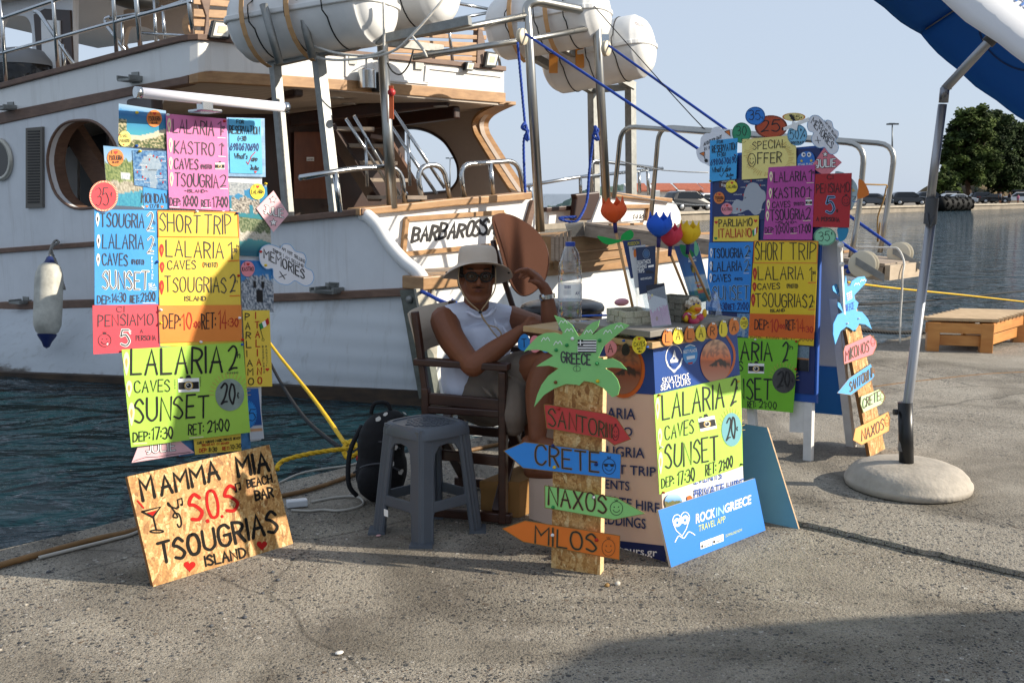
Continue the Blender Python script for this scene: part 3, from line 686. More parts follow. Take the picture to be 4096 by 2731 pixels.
pine(fq_at(2225,55),fill('W',[(2170,330),(2185,300),(2205,268),(2235,252),(2262,248),(2275,300),(2290,380),(2270,420),(2215,425),(2172,400),(2166,360)],tY,150,1.4,rg),'broad green pine with a rounded crown beside the parasol pole',1,LM1)
pine(fq_at(2300,58),fill('W',[(2262,262),(2300,262),(2340,300),(2352,350),(2352,430),(2280,430),(2262,340)],tY+5,150,1.5,rg),'dark pine rising under the parasol edge behind the cars',2,LM2)
pine(fq_at(2385,60),fill('W',[(2330,290),(2380,270),(2440,300),(2460,430),(2345,430)],tY+8,90,1.5,rg),'darkest pine at the picture edge',3,LM2)
pine(fq_at(2180,40),fill('W',[(2158,395),(2172,385),(2195,400),(2200,440),(2150,446)],tY-12,40,.8,rg),'small bushy pine at the foot of the tall ones near the parasol pole',4,LM1)
bm=B();q=[fq_at(2135,30),fq_at(2420,30)];rows=[]
for j in range(6):
    row=[]
    for i in range(31):
        p=q[0].lerp(q[1],i/30);hh=(0,.8,1.9,2.8,3.4,3.6)[j]*min(1,i/6);row.append(bm.verts.new((p.x,p.y+j*2.2,hh+.3*noise.noise(Vector((i*.5,j,0))))))
    rows.append(row)
for a,c in zip(rows,rows[1:]):
    for i in range(30):bm.faces.new((a[i],a[i+1],c[i+1],c[i]))
obj('bank_terrain',bm,mat('dry_bank','#5a4a2c',.95,var=.6,vscale=.6),kind='structure',smooth=True)
rg=random.Random(5)
for i,(px,z,s_)in enumerate(((2165,.6,.8),(2240,2.2,1.1),(2262,1.8,.9),(2290,2.4,1.2),(2315,2.0,1.0),(2345,2.6,1.3))):
    p=fq_at(px,32+z*1.6);p.z=z*.75;bm=B()
    for k in range(22):
        a=2*math.pi*k/22*5.3;e_=rg.uniform(.25,1.2);d=Vector((math.cos(a)*math.cos(e_),math.sin(a)*math.cos(e_),math.sin(e_)))*1.9*s_;w=Vector((-math.sin(a),math.cos(a),0))*.12
        bm.faces.new([bm.verts.new(p-w),bm.verts.new(p+w),bm.verts.new(p+d)])
    obj('agave_plant',bm,mat('agave_leaf','#6c7d6a',.7),label=('spiky grey agave on the bank '+('by the parasol pole','above the rubber fender','behind the silver saloon','above the black saloon','over the white car roof box','at the picture edge')[i]),cat='plant',group='agaves on the bank',recalc=False)

# ================================================================ the excursion boat, moored stern-to
PORT=Pl(P('W',830,487,11.15),(.577,1,0))
def stern(k):return Pl((0,k,0),(1,-1,0))
S_UP,S_MAIN,S_LOW=stern(16.3),stern(12.84),stern(11.57)
M_HULL=mat('boat_white','#d6d8db',.38,var=.06,vscale=2.5,bump=.05,bscale=8)
M_BULW=mat('boat_white_clean','#e2e2e0',.35,var=.04,vscale=2)
streaks(M_HULL,.18);streaks(M_BULW,.14,4)
M_TEAK=wood('weathered_shaded_teak','#574034','#7d6150',3.5,(2,2,9),.55);M_TEAK_L=wood('varnished_teak','#86623f','#b48d62',3.0,(2,2,8),.45)
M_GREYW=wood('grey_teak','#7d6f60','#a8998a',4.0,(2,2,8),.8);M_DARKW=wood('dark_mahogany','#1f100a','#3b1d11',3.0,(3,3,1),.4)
M_STEEL=mat('stainless_steel','#b9bcbe',.22,1.0,var=.12,vscale=6);M_GALV=mat('galvanised_steel','#8f908d',.5,.75,var=.25,vscale=9)
M_INOX=mat('brushed_inox','#a9a8a3',.32,1.0,var=.15,vscale=3,stretch=(1,1,.3))
boat=thing('excursion_boat','white wooden excursion boat with varnished teak trim moored stern to the quay','boat',(-2.0,13.0,WATER))
def hole_sheet(name,pl,f,outer,holes,m,parent,thick=.07,off=0.0):
    bm=B();edges=[]
    for loop in[outer]+holes:
        v=[bm.verts.new(pl.hit(f,x,y,off))for x,y in loop];edges+=[bm.edges.new((v[i],v[(i+1)%len(v)]))for i in range(len(v))]
    bmesh.ops.triangle_fill(bm,edges=edges,use_beauty=True,use_dissolve=False,normal=pl.n)
    for q in bm.faces:
        q.normal_update()
        if q.normal.dot(pl.n)<0:q.normal_flip()
    r=bmesh.ops.extrude_face_region(bm,geom=list(bm.faces));bmesh.ops.translate(bm,verts=[e for e in r['geom']if isinstance(e,bmesh.types.BMVert)],vec=-pl.n*thick)
    return obj(name,bm,m,parent)
def cm(pts,n=4):return[(p.x,p.y)for p in catmull([(x,y,0)for x,y in pts],n)]
def cmc(pts,n=4):return[(p.x,p.y)for p in catmull([(x,y,0)for x,y in pts],n,True)]
def strip(name,pl,f,pts,h,m,parent,out=.05,into=.03,bev=.012):
    """a moulding: pts are the centre line in the picture, h its height there"""
    bm=B();a=[pl.hit(f,x,y-h/2,out)for x,y in pts];b2=[pl.hit(f,x,y+h/2,out)for x,y in pts];c=[p-pl.n*(out+into)for p in a];d=[p-pl.n*(out+into)for p in b2]
    V=[[bm.verts.new(p)for p in q]for q in(a,b2,d,c)];n=len(pts)
    for i in range(n-1):
        for k in range(4):bm.faces.new((V[k][i],V[(k+1)%4][i],V[(k+1)%4][i+1],V[k][i+1]))
    bm.faces.new([V[k][0]for k in range(4)]);bm.faces.new([V[k][-1]for k in range(4)][::-1]);return obj(name,bm,m,parent,bevel=bev)
def tube(name,pts,r,m,parent,fil=0.0,seg=10,**k):
    bm=B();add_tube(bm,fillet(pts,fil)if fil else pts,r,seg);return obj(name,bm,m,parent,smooth=True,**k)

# lower hull: from the lower rubbing strake down to the water, spreading towards the bow
RAIL2=[(-300,738),(0,703),(220,697),(500,688),(746,680),(985,668)];WL=[(-300,846),(0,862),(287,880),(600,906),(800,919),(985,932)]
bm=B();ra=[PORT.hit('W',x,y)for x,y in RAIL2];rb=[G('W',x,y,WATER)for x,y in WL];V=[]
for p,q,(fq_x,_)in zip(ra,rb,WL):
    d=q-p;V.append([bm.verts.new(p+d*t+Vector((-.2,-.35,0)).normalized()*(.12*min(1,max(0,(960-fq_x)/500))*math.sin(math.pi*min(t,1))))for t in(0,.2,.4,.6,.8,1.0,1.25)])
for a,c in zip(V,V[1:]):
    for i in range(6):bm.faces.new((a[i],a[i+1],c[i+1],c[i]))
m=bpy.data.materials.new('hull_planking');m.use_nodes=True;t=m.node_tree;b=t.nodes["Principled BSDF"];b.inputs['Roughness'].default_value=.45
tc=t.nodes.new('ShaderNodeTexCoord');sx=t.nodes.new('ShaderNodeSeparateXYZ');t.links.new(tc.outputs['Object'],sx.inputs[0])
n1=t.nodes.new('ShaderNodeTexNoise');n1.inputs['Scale'].default_value=1.2;n1.inputs['Detail'].default_value=8;n1.inputs['Roughness'].default_value=.7;mp=t.nodes.new('ShaderNodeMapping');mp.inputs['Scale'].default_value=(1,1,2.4);t.links.new(tc.outputs['Object'],mp.inputs[0]);t.links.new(mp.outputs[0],n1.inputs['Vector'])
zz=t.nodes.new('ShaderNodeMapRange');zz.inputs[1].default_value=.02;zz.inputs[2].default_value=1.2;t.links.new(sx.outputs[2],zz.inputs[0])
ad=t.nodes.new('ShaderNodeMath');ad.operation='ADD';t.links.new(zz.outputs[0],ad.inputs[0])
mm=t.nodes.new('ShaderNodeMath');mm.operation='MULTIPLY_ADD';mm.inputs[1].default_value=.5;mm.inputs[2].default_value=-.25;t.links.new(n1.outputs['Fac'],mm.inputs[0]);t.links.new(mm.outputs[0],ad.inputs[1])
wv=t.nodes.new('ShaderNodeTexWave');wv.bands_direction='Z';wv.inputs['Scale'].default_value=1.6;wv.inputs['Distortion'].default_value=.4;t.links.new(tc.outputs['Object'],wv.inputs['Vector']);bpw=t.nodes.new('ShaderNodeBump');bpw.inputs['Strength'].default_value=.25;bpw.inputs['Distance'].default_value=.02;t.links.new(wv.outputs['Fac'],bpw.inputs['Height']);t.links.new(bpw.outputs[0],b.inputs['Normal'])
r=ramp(t,ad.outputs[0],[(.0,'#2b2018'),(.02,'#4f4a42'),(.06,'#9fa5a9'),(.35,'#b4babf'),(1,'#c9cdd0')]);t.links.new(r.outputs[0],b.inputs['Base Color'])
M_PLANK=streaks(m,.3)
obj('hull',bm,M_PLANK,boat,smooth=True)
# side of the superstructure and bulwark with its big oval opening
aft=cm([(845,497),(868,520),(893,560),(928,600),(962,628),(978,655)],4)
outer=[(-300,349),(0,281),(330,212),(366,215),(353,260),(352,430),(385,505),(430,521),(640,507),(830,488)]+aft+[(985,668)]+RAIL2[::-1][1:]
opening=cmc([(109,376),(115,330),(130,300),(150,283),(178,277),(212,279),(240,297),(262,328),(272,365),(272,410),(260,450),(235,470),(205,478),(170,478),(143,462),(122,433)],3)
hole_sheet('side_wall',PORT,'W',outer,[opening],M_HULL,boat,.10,.01)
bm=B();add_tube(bm,[PORT.hit('W',x,y,.02)for x,y in opening],.02,6,closed=True);obj('opening_frame',bm,M_TEAK,boat,smooth=True)
bm=B();n=len(opening);a=[bm.verts.new(PORT.hit('W',x,y,-.02))for x,y in opening];c=[bm.verts.new(PORT.hit('W',x,y,-.02)-PORT.n*.28)for x,y in opening]
for i in range(n):bm.faces.new((a[i],a[(i+1)%n],c[(i+1)%n],c[i]))
obj('opening_reveal',bm,M_TEAK,boat,smooth=True)
tube('bulwark_edge',[PORT.hit('W',x,y,.0)for x,y in[(832,492)]+aft+[(984,665)]],.075,M_BULW,boat)
strip('rubbing_strake',PORT,'W',RAIL2,19,M_TEAK,boat,.07)
strip('rubbing_strake',PORT,'W',[(-300,610),(0,576),(220,560),(300,557)],12,M_TEAK,boat,.05)
bm=B()
for(xa,ya),(xb,yb)in zip(WL,WL[1:]):
    pa,pb=G('W',xa,ya,WATER)+Vector((-.01,-.06,0)),G('W',xb,yb,WATER)+Vector((-.01,-.06,0));ha,hb=.05+.12*max(0,xa/985),.05+.12*max(0,xb/985)
    extrude_poly(bm,[pa-Vector((0,0,.3)),pb-Vector((0,0,.3)),pb+Vector((0,.02,hb)),pa+Vector((0,.02,ha))],(.03,.1,0))
bmesh.ops.remove_doubles(bm,verts=bm.verts,dist=.0005);obj('waterline_sheathing',bm,wood('slimy_wood','#1d1610','#4a3826',3,(2,2,5),.7),boat)
# cap of the after bulwark, port side then round the stern
strip('cap_rail',PORT,'W',[(430,522),(640,506),(832,486)],15,M_TEAK,boat,.09,.12)
strip('cap_rail',S_MAIN,'W',[(826,487),(920,478),(1040,465),(1140,457),(1222,449)],17,M_TEAK_L,boat,.10,.14)
hole_sheet('stern_bulwark',S_MAIN,'W',[(836,492),(1222,455),(1262,640),(960,668),(930,604),(893,563),(866,520)],[],M_BULW,boat,.08)
# the name board on the stern
nb=B();NB=S_MAIN;q=[('E',548,138),('E',1190,92),('E',1130,300),('E',530,358)]
nb_o=card('name_board',S_MAIN,.02,'E',[(548,138),(1192,90),(1135,300),(530,358)],mat('name_board_white','#f1f1ee',.4),parent=boat,thick=.015,grid=1)
fr=B();c4=[S_MAIN.hit('E',x,y,.03)for x,y in((546,128),(1196,82),(1138,303),(524,364))]
for i in range(4):add_beam(fr,c4[i],c4[(i+1)%4],.055,.05,S_MAIN.n)
obj('name_frame',fr,M_TEAK_L,nb_o)
d=Decal(S_MAIN,.024,'E')
for ch,x,y in zip('BARBAROSSA',(584,645,704,764,826,886,946,990,1042,1096),(286,281,275,268,262,255,246,243,238,234)):
    d.text(ch,x,y,x+42,y-4,94+rnd.uniform(-6,8),23,INK['black'],lean=.22,jit=.05)
d.build('lettering',nb_o)
# lower transom, its timber sill and the steel-shod corner
bm=B();extrude_poly(bm,[S_LOW.hit('W',x,y)for x,y in((985,668),(1275,628),(1640,575),(1640,860),(985,960))],-S_LOW.n*.1)
obj('transom',bm,M_BULW,boat)
strip('transom_sill',S_LOW,'W',[(972,652),(1090,640),(1263,619),(1440,601),(1650,572)],30,M_TEAK_L,boat,.06,.3)
bm=B();extrude_poly(bm,[S_LOW.hit('W',972,640,-.05),S_LOW.hit('W',1640,562,-.05),S_MAIN.hit('W',1640,545,-.05),S_MAIN.hit('W',950,632,-.05)],(0,0,-.06));obj('stern_ledge',bm,M_TEAK_L,boat)
card('corner_plate',PORT,.11,'E',[(502,606),(612,600),(738,1312),(632,1335)],mat('zinc_plate','#6a6d66',.5,.6,var=.35,vscale=7),parent=boat,thick=.11,grid=1)
card('corner_plate',S_LOW,.03,'E',[(612,598),(738,586),(765,790),(742,1300)],mat('zinc_plate_pale','#b5b0a2',.55,.3,var=.3,vscale=7),parent=boat,thick=.04,grid=1)
for x,y in((570,668),(636,1003),(682,1280)):
    bm=B();add_lathe(bm,PORT.hit('E',x,y,.11),[(.045,0),(.045,.02),(.02,.035),(0,.035)],8,PORT.n);obj('bolt',bm,M_GALV,boat)
# steel step brackets
for pl,f,x0,y0,x1,y1 in((PORT,'A',868,490,962,558),(PORT,'A',36,690,118,745),(PORT,'D',140,645,222,695),(PORT,'E',0,548,132,628),(PORT,'D',2150,552,2325,628)):
    a,b2=pl.hit(f,x0,y0,0),pl.hit(f,x1,y1,0);w=(Vector((b2.x,b2.y,0))-Vector((a.x,a.y,0)));ax=w.normalized();c=(a+b2)/2
    bm=B();hh=a.z-b2.z;add_box(bm,c+pl.n*.01,w.length*.5,.02,hh,ax,pl.n);add_box(bm,c+pl.n*.10-Vector((0,0,hh*.3)),w.length*.9,.2,.03,ax,pl.n);add_box(bm,c+pl.n*.10+ax*w.length*.44-Vector((0,0,hh*.1)),.02,.2,hh*.4,ax,pl.n);add_box(bm,c+pl.n*.10-ax*w.length*.44-Vector((0,0,hh*.1)),.02,.2,hh*.4,ax,pl.n)
    obj('mooring_bracket',bm,M_GALV,boat)
# louvred vent and porthole
v=card('louvre_vent',PORT,.05,'A',[(172,862),(282,852),(284,1395),(172,1400)],mat('vent_frame','#6f6a63',.6,.3),parent=boat,thick=.05,grid=1)
bm=B()
for i in range(26):
    y=885+i*19;add_beam(bm,PORT.hit('A',187,y,.052),PORT.hit('A',266,y-2,.052),.02,.012,PORT.n)
obj('louvre',bm,mat('louvre_dark','#2b2724',.6),v)
bm=B();c=PORT.hit('A',0,1072,.02);add_lathe(bm,c,[(.30,0),(.30,.04),(.245,.04),(.24,.01)],24,PORT.n,xdir=ZUP);p=obj('porthole',bm,mat('porthole_rim','#b7b3a8',.4,.5),boat)
bm=B();add_lathe(bm,c,[(0,.02),(.24,.02)],24,PORT.n);obj('porthole_glass',bm,M_GLASSD,p)

# upper deck: bulwark, band and soffit follow the port side, round the quarter and across the stern
colm=[(PORT,-300,283,319,352),(PORT,0,205,260,287),(PORT,200,153,220,244),(PORT,380,106,185,204),(PORT,418,97,178,197),(None,436,94,173,193),(None,455,93,168,190),(None,470,94,165,190),(S_UP,485,95,164,190),(S_UP,610,108,171,197),(S_UP,746,123,181,205),(S_UP,960,144,197,221),(S_UP,1158,164,214,237)]
pts=[]
pc0,pc1=PORT.raw('W',418,200).y,S_UP.raw('W',485,200).y
for pl,x,*ys in colm:
    if pl:pts.append([pl.raw('W',x,y)for y in ys])
    else:
        t_=(x-418)/67;Y=pc0+(pc1-pc0)*t_-.10*math.sin(math.pi*t_);pts.append([P('W',x,y,Y)for y in ys])
def wallstrip(name,ia,ib,th,m,out=0.0,pts=pts):
    bm=B();V=[]
    for i,p in enumerate(pts):
        d=(pts[min(i+1,len(pts)-1)][0]-pts[max(i-1,0)][0]);d.z=0;n_=Vector((d.y,-d.x,0)).normalized()
        A_,B_=(p[ia]if isinstance(ia,int)else p[0]+Vector((0,0,.07))),p[ib]
        V.append([bm.verts.new(q)for q in(A_+n_*out,B_+n_*out,B_+n_*(out-th),A_+n_*(out-th))])
    for a,c in zip(V,V[1:]):
        for k in range(4):bm.faces.new((a[k],a[(k+1)%4],c[(k+1)%4],c[k]))
    bm.faces.new(V[0]);bm.faces.new(V[-1][::-1]);return obj(name,bm,m,boat,bevel=.01)
wallstrip('upper_bulwark',0,1,.08,M_BULW)
wallstrip('upper_cap_rail','cap',0,.2,M_TEAK,.05)
wallstrip('deck_band',1,2,.16,M_TEAK,.035,pts[:6]);wallstrip('deck_band',1,2,.16,M_TEAK_L,.035,pts[5:])  # port run takes darker weathered teak, with its shade put into the colour
M_SOFF=bpy.data.materials.new('soffit_planks');M_SOFF.use_nodes=True;t=M_SOFF.node_tree;b=t.nodes["Principled BSDF"];b.inputs['Roughness'].default_value=.3
tc=t.nodes.new('ShaderNodeTexCoord');mp=t.nodes.new('ShaderNodeMapping');mp.inputs['Rotation'].default_value=(0,0,R(45));w=t.nodes.new('ShaderNodeTexWave');w.inputs['Scale'].default_value=3.2;t.links.new(tc.outputs['Object'],mp.inputs[0]);t.links.new(mp.outputs[0],w.inputs['Vector'])
r=ramp(t,w.outputs['Fac'],[(.0,'#5a5148'),(.06,'#b9ada0'),(1,'#c2b7aa')]);t.links.new(r.outputs[0],b.inputs['Base Color'])
inner=pts[-1][2]+Vector((-.5,.866,0))*7;inner2=pts[0][2]+Vector((.5,.866,0))*4
bm=B();lp=[p[2]for p in pts]+[inner,inner2];zc=sum(p.z for p in lp[:-2])/len(lp[:-2])
extrude_poly(bm,[Vector((p.x,p.y,min(p.z,zc+.1)+.03))for p in lp],(0,0,.05));obj('upper_deck',bm,M_SOFF,boat)
ZC=zc
for a,b2 in((('R',100,850),('R',632,765)),(('R',560,1030),('R',1912,850)),(('R',1240,1055),('R',1988,962)),(('A',700,760),('A',1060,690))):
    p,q=stern(19.6).hit(*a),stern(16.6).hit(*b2);bm=B();add_beam(bm,p,q,.14,.2);obj('deck_beam',bm,M_DARKW,boat,bevel=.03)
for x,y in((75,658),(778,714),(160,697)):
    bm=B();add_lathe(bm,G('B',x,y,ZC+.048),[(.11,0),(.11,-.012),(.08,-.014),(0,-.006)],16);obj('ceiling_light',bm,mat('lamp_ring','#8d8a84',.4,.5),boat)
# starboard wall seen from inside, with its rounded opening and S-shaped after edge
q0=pts[-1][2];STB=Pl(q0,(.866,.5,0))
outer=[(886,742),(1000,728),(1222,690)]+cm([(1222,690),(1130,735),(1070,775),(1040,825),(1048,890),(1080,950),(1180,1110),(1312,1310)],5)[1:]+[(1312,1420),(-300,1420),(-300,742)]
win=cmc([(440,900),(470,875),(560,862),(640,868),(720,895),(800,950),(850,1020),(885,1090),(896,1150),(890,1215),(850,1270),(800,1290),(430,1300),(380,1150),(400,960)],4)
hole_sheet('starboard_wall',STB,'B',outer,[win],mat('cream_panel','#b5a699',.5,var=.05),boat,.08)
bm=B();add_tube(bm,[STB.hit('B',x,y,.0)for x,y in win],.03,6,closed=True);obj('starboard_opening_frame',bm,M_DARKW,boat,smooth=True)
bm=B();sc_pts=cm([(1228,692),(1130,737),(1072,775),(1042,825),(1050,890),(1082,950),(1182,1110),(1316,1312)],6)
for(xa,ya),(xb,yb)in zip(sc_pts,sc_pts[1:]):add_beam(bm,STB.hit('B',xa,ya,-.04),STB.hit('B',xb,yb,-.04),.30,.05,(STB.n.cross(STB.hit('B',xb,yb)-STB.hit('B',xa,ya))))
bmesh.ops.remove_doubles(bm,verts=bm.verts,dist=.02);obj('wall_edge_trim',bm,M_TEAK_L,boat)
# inside under the deck
BK=stern(20.8)
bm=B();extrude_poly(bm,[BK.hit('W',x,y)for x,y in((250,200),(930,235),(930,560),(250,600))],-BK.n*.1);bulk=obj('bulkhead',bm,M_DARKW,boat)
bm=B();add_hexa(bm,[BK.hit('R',x,y,.01)for x,y in((590,1130),(860,1130),(880,1700),(590,1700))],[BK.hit('R',x,y,.06)for x,y in((590,1130),(860,1130),(880,1700),(590,1700))]);door=obj('cabin_door',bm,wood('door_wood','#5a2c14','#7a4322',3,(4,4,1),.35),boat)
pl_=card('door_plate',BK,.07,'R',[(698,1345),(762,1345),(762,1378),(698,1378)],INK['white'],parent=door,grid=1)
d=Decal(BK,.075,'R');d.print('LADIES',703,1372,757,1372,17,INK['black'],.01);d.build('lettering',pl_)
bm=B();add_ball(bm,BK.hit('A',2212,1388,.1),.035);obj('door_knob',bm,mat('brass','#b08a4a',.3,1),door,smooth=True)
IN=Pl(PORT.p0-PORT.n*2.6,PORT.n);bm=B();extrude_poly(bm,[IN.hit('W',x,y)for x,y in((-200,250),(330,230),(330,560),(-200,600))],-IN.n*.1);obj('interior_dark_sheet',bm,mat('interior_shade','#241812',.5),boat)  # dark sheet added behind the oval opening so the interior reads as shade
bm=B();add_beam(bm,P('A',480,860,14.6),P('A',760,1300,14.0),.12,.35);obj('inner_stringer',bm,M_TEAK,boat)
bm=B();extrude_poly(bm,[IN.hit('A',x,y,.6)for x,y in((395,1050),(470,980),(520,1060),(520,1400),(400,1400))],-IN.n*.05);obj('inner_panel',bm,M_HULL,boat)
bm=B();flo=[PORT.hit('W',300,560),PORT.hit('W',960,600),S_MAIN.hit('W',1640,520),S_MAIN.hit('W',1640,520)+U45*9,PORT.hit('W',300,560)+U45*3]
extrude_poly(bm,[Vector((p.x,p.y,.62))for p in flo],(0,0,-.08));obj('main_deck',bm,M_GREYW,boat)
# companion stair with handrails
stair=None
SL=stern(15.0);steps=[]
bm=B();L_=[(30,850),(95,960),(165,1075),(240,1195),(330,1330)]
pl_a=[SL.hit('B',x,y)for x,y in((20,840),(340,1345))];add_beam(bm,pl_a[0],pl_a[1],.05,.26,(1,-1,0));obj('stair_stringer',bm,M_DARKW,boat)
for(xa,xb,y)in((50,330,868),(130,402,980),(195,472,1095),(265,542,1210),(340,620,1325)):
    p=SL.hit('B',xa,y);q=G('B',xb,y+3,p.z);bm=B();add_beam(bm,p,q,.24,.045);obj('stair_tread',bm,M_GREYW,boat)
bm=B();a=G('B',375,925,SL.hit('B',60,925).z);c=G('B',625,1320,SL.hit('B',340,1325).z);add_beam(bm,a,c,.05,.26,(1,-1,0));obj('stair_stringer',bm,M_TEAK,boat)
for pp in([(140,800),(430,1250)],[(195,780),(500,1310)],[(272,930),(284,1255)]):tube('stair_handrail',[SL.hit('B',x,y,.3)for x,y in pp],.022,M_STEEL,boat)
for pp in([(460,745),(805,1265)],[(445,850),(750,1305)],[(558,905),(570,1250)]):tube('stair_handrail',[P('B',x,y,a.y-.2)for x,y in pp],.022,M_STEEL,boat)
# stern rail hoops
SR=stern(12.95)
for pp in([(-170,1195),(190,1133),(512,1120),(538,1368)],[(655,1352),(612,1122),(795,1098),(838,1335)],[(938,1326),(902,1108),(1300,1078),(1336,1300)],[(1110,1095),(1130,1310)],[(66,1160),(100,1425)]):
    tube('stern_rail',[SR.hit('B',x,y)for x,y in pp],.032,M_STEEL,boat,.22)
# starboard rails beyond the arch
ST2=stern(14.2)
for pp in([(1345,1250),(1690,1192),(2268,1132)],[(1715,1190),(1718,1300)],[(1800,1310),(1788,1078),(1900,1090),(2265,1135)],[(2165,1125),(2175,1310)],[(1375,1245),(1385,1330)],[(2110,1150),(2115,1300)]):
    tube('starboard_rail',[ST2.hit('B',x,y)for x,y in pp],.026,M_STEEL,boat,.12)
# starboard half of the stern bulwark
hole_sheet('starboard_bulwark',S_MAIN,'K',[(460,195),(585,170),(1100,232),(1128,262),(1165,330),(1180,425),(1100,470),(370,440)],[],M_BULW,boat,.1)
strip('starboard_cap',S_MAIN,'K',[(575,172),(820,200),(1100,228)],38,M_TEAK_L,boat,.08,.1)
b2=card('number_board',S_MAIN,.03,'K',[(640,285),(880,285),(870,400),(640,420)],mat('name_board_white','#f1f1ee',.4),parent=boat,thick=.02,grid=1)
fr=B();add_beam(fr,S_MAIN.hit('K',640,282,.05),S_MAIN.hit('K',890,280,.05),.05,.09,S_MAIN.n);add_beam(fr,S_MAIN.hit('K',880,270,.05),S_MAIN.hit('K',862,410,.05),.05,.07,S_MAIN.n);obj('number_frame',fr,M_TEAK_L,b2)
d=Decal(S_MAIN,.036,'K');d.text('1416',738,395,838,388,38,7,INK['black'],lean=.3);d.build('lettering',b2)
bm=B();extrude_poly(bm,[S_MAIN.hit('K',x,y,.16)for x,y in((226,172),(448,148),(450,200),(372,405),(216,408),(240,215))],-S_MAIN.n*.1);obj('seat_end',bm,M_DARKW,boat,bevel=.02)
strip('gate_rail',S_MAIN,'K',[(-30,312),(232,292)],42,M_DARKW,boat,.05);bm=B();extrude_poly(bm,[S_MAIN.hit('K',x,y,-.05)for x,y in((-30,330),(232,310),(222,420),(-30,440))],-S_MAIN.n*.05);obj('gate_panel',bm,M_BULW,boat)
bm=B();extrude_poly(bm,[S_MAIN.hit('E',x,y,.06)for x,y in((1400,0),(1420,20),(1395,140),(1362,330),(1335,330),(1360,140))],-S_MAIN.n*.1);obj('bulwark_end',bm,M_TEAK,boat)
# timber housing under the gangway
GB=stern(11.1);GBs=Pl(GB.hit('K',170,600),(-1,-1,0))
bm=B();extrude_poly(bm,[GB.hit('K',x,y)for x,y in((165,560),(660,520),(672,770),(182,852))],-GB.n*.9);hs=obj('gangway_housing',bm,wood('weathered_box','#7d6242','#a88560',2.2,(2,2,7),.7,.3),boat)
bm=B()
for k in range(5):
    x=8+k*38;add_hexa(bm,[GBs.hit('K',a,c,.012)for a,c in((x,560-k*14),(x+33,545-k*14),(x+33,775),(x,765))],[GBs.hit('K',a,c,.05)for a,c in((x,560-k*14),(x+33,545-k*14),(x+33,775),(x,765))])
obj('slat',bm,M_GREYW,hs)
for y0,y1 in((738,690),(640,610)):
    bm=B();add_beam(bm,GB.hit('K',176,y0+60,.02),GB.hit('K',665,y1+40,.02),.02,.03,GB.n);obj('batten',bm,M_TEAK_L,hs)
bm=B();add_hexa(bm,[GB.hit('K',x,y,.03)for x,y in((132,438),(300,420),(310,545),(172,556))],[GB.hit('K',x,y,.05)for x,y in((132,438),(300,420),(310,545),(172,556))]);add_hexa(bm,[GB.hit('K',132,438,.05),GB.hit('K',300,420,.05),GB.hit('K',300,420,-.35),GB.hit('K',132,438,-.35)],[GB.hit('K',132,436,.05),GB.hit('K',300,418,.05),GB.hit('K',300,418,-.35),GB.hit('K',132,436,-.35)]);obj('steel_bracket',bm,M_STEEL,hs)

# rails and gear of the upper deck, port side
PU=Pl(PORT.p0-PORT.n*.06,PORT.n);PU2=Pl(PORT.p0-PORT.n*.9,PORT.n)
for pp,r in(([(-300,215),(0,130),(420,-15)],.026),([(-300,440),(0,362),(380,258),(760,153),(1290,10)],.024),([(-20,-100),(15,160),(42,570)],.026),([(345,-100),(360,40),(392,485)],.026),([(755,-100),(762,0),(785,388)],.026),([(908,-60),(915,0),(946,350)],.03),([(1262,-50),(1266,0),(1302,270)],.026)):
    tube('upper_rail',[PU.hit('A',x,y)for x,y in pp],r,M_STEEL,boat)
for pp,r in(([(820,110),(826,375)],.022),([(1035,0),(1050,322)],.022),([(1092,40),(1110,306)],.022),([(740,125),(1050,70),(1290,-10)],.022),([(945,222),(1245,243)],.022),([(425,300),(438,475)],.022)):
    tube('upper_rail',[PU2.hit('A',x,y)for x,y in pp],r,M_STEEL,boat)
for pp in([(228,75),(262,85),(512,462)],[(740,118),(705,128),(720,175),(862,375)]):tube('ladder_handrail',[PU2.hit('A',x,y)for x,y in pp],.03,M_STEEL,boat,.08)
# wheelhouse and its plank roof
WH=Pl(PORT.p0-PORT.n*1.5,PORT.n);zr=WH.hit('A',600,235).z+.1
hole_sheet('wheelhouse',WH,'A',[(-500,-200),(490,-200),(490,470),(-500,700)],[cmc([(20,120),(130,105),(190,130),(215,220),(212,400),(180,425),(20,450),(-20,300)],3)],M_HULL,boat,.1)
bm=B();extrude_poly(bm,[WH.hit('A',x,y,.04)for x,y in((225,100),(300,60),(470,70),(490,470),(270,510),(240,300))],-WH.n*.03);obj('wheelhouse_post',bm,M_DARKW,boat)
bm=B();extrude_poly(bm,[WH.hit('A',x,y,.06)for x,y in((275,135),(400,140),(410,470),(285,490))],-WH.n*.02);obj('wheelhouse_panel',bm,M_BULW,boat)
bm=B();rf=[WH.hit('A',-500,250,.6),WH.hit('A',1260,80,.6)];zr=P('A',700,190,WH.hit('A',700,190).y+2.9).z
extrude_poly(bm,[Vector((p.x,p.y,zr+.12))for p in(WH.hit('A',-500,0,.3),WH.hit('A',1290,0,.3),WH.hit('A',1290,0,.3)+Vector((2.2,3.0,0)),WH.hit('A',-500,0,.3)+Vector((1.0,4.5,0)))],(0,0,.1));obj('wheelhouse_roof',bm,M_SOFF,boat)
PW=Pl(WH.p0-WH.n*1.2,WH.n)
hole_sheet('roof_support',PW,'A',[(830,70),(1300,-60),(1290,300),(1080,330),(830,360)],[cmc([(850,200),(900,178),(980,185),(1040,220),(1080,290),(1085,318),(850,345)],3)],mat('cream_panel','#b5a699',.5,var=.05),boat,.08)
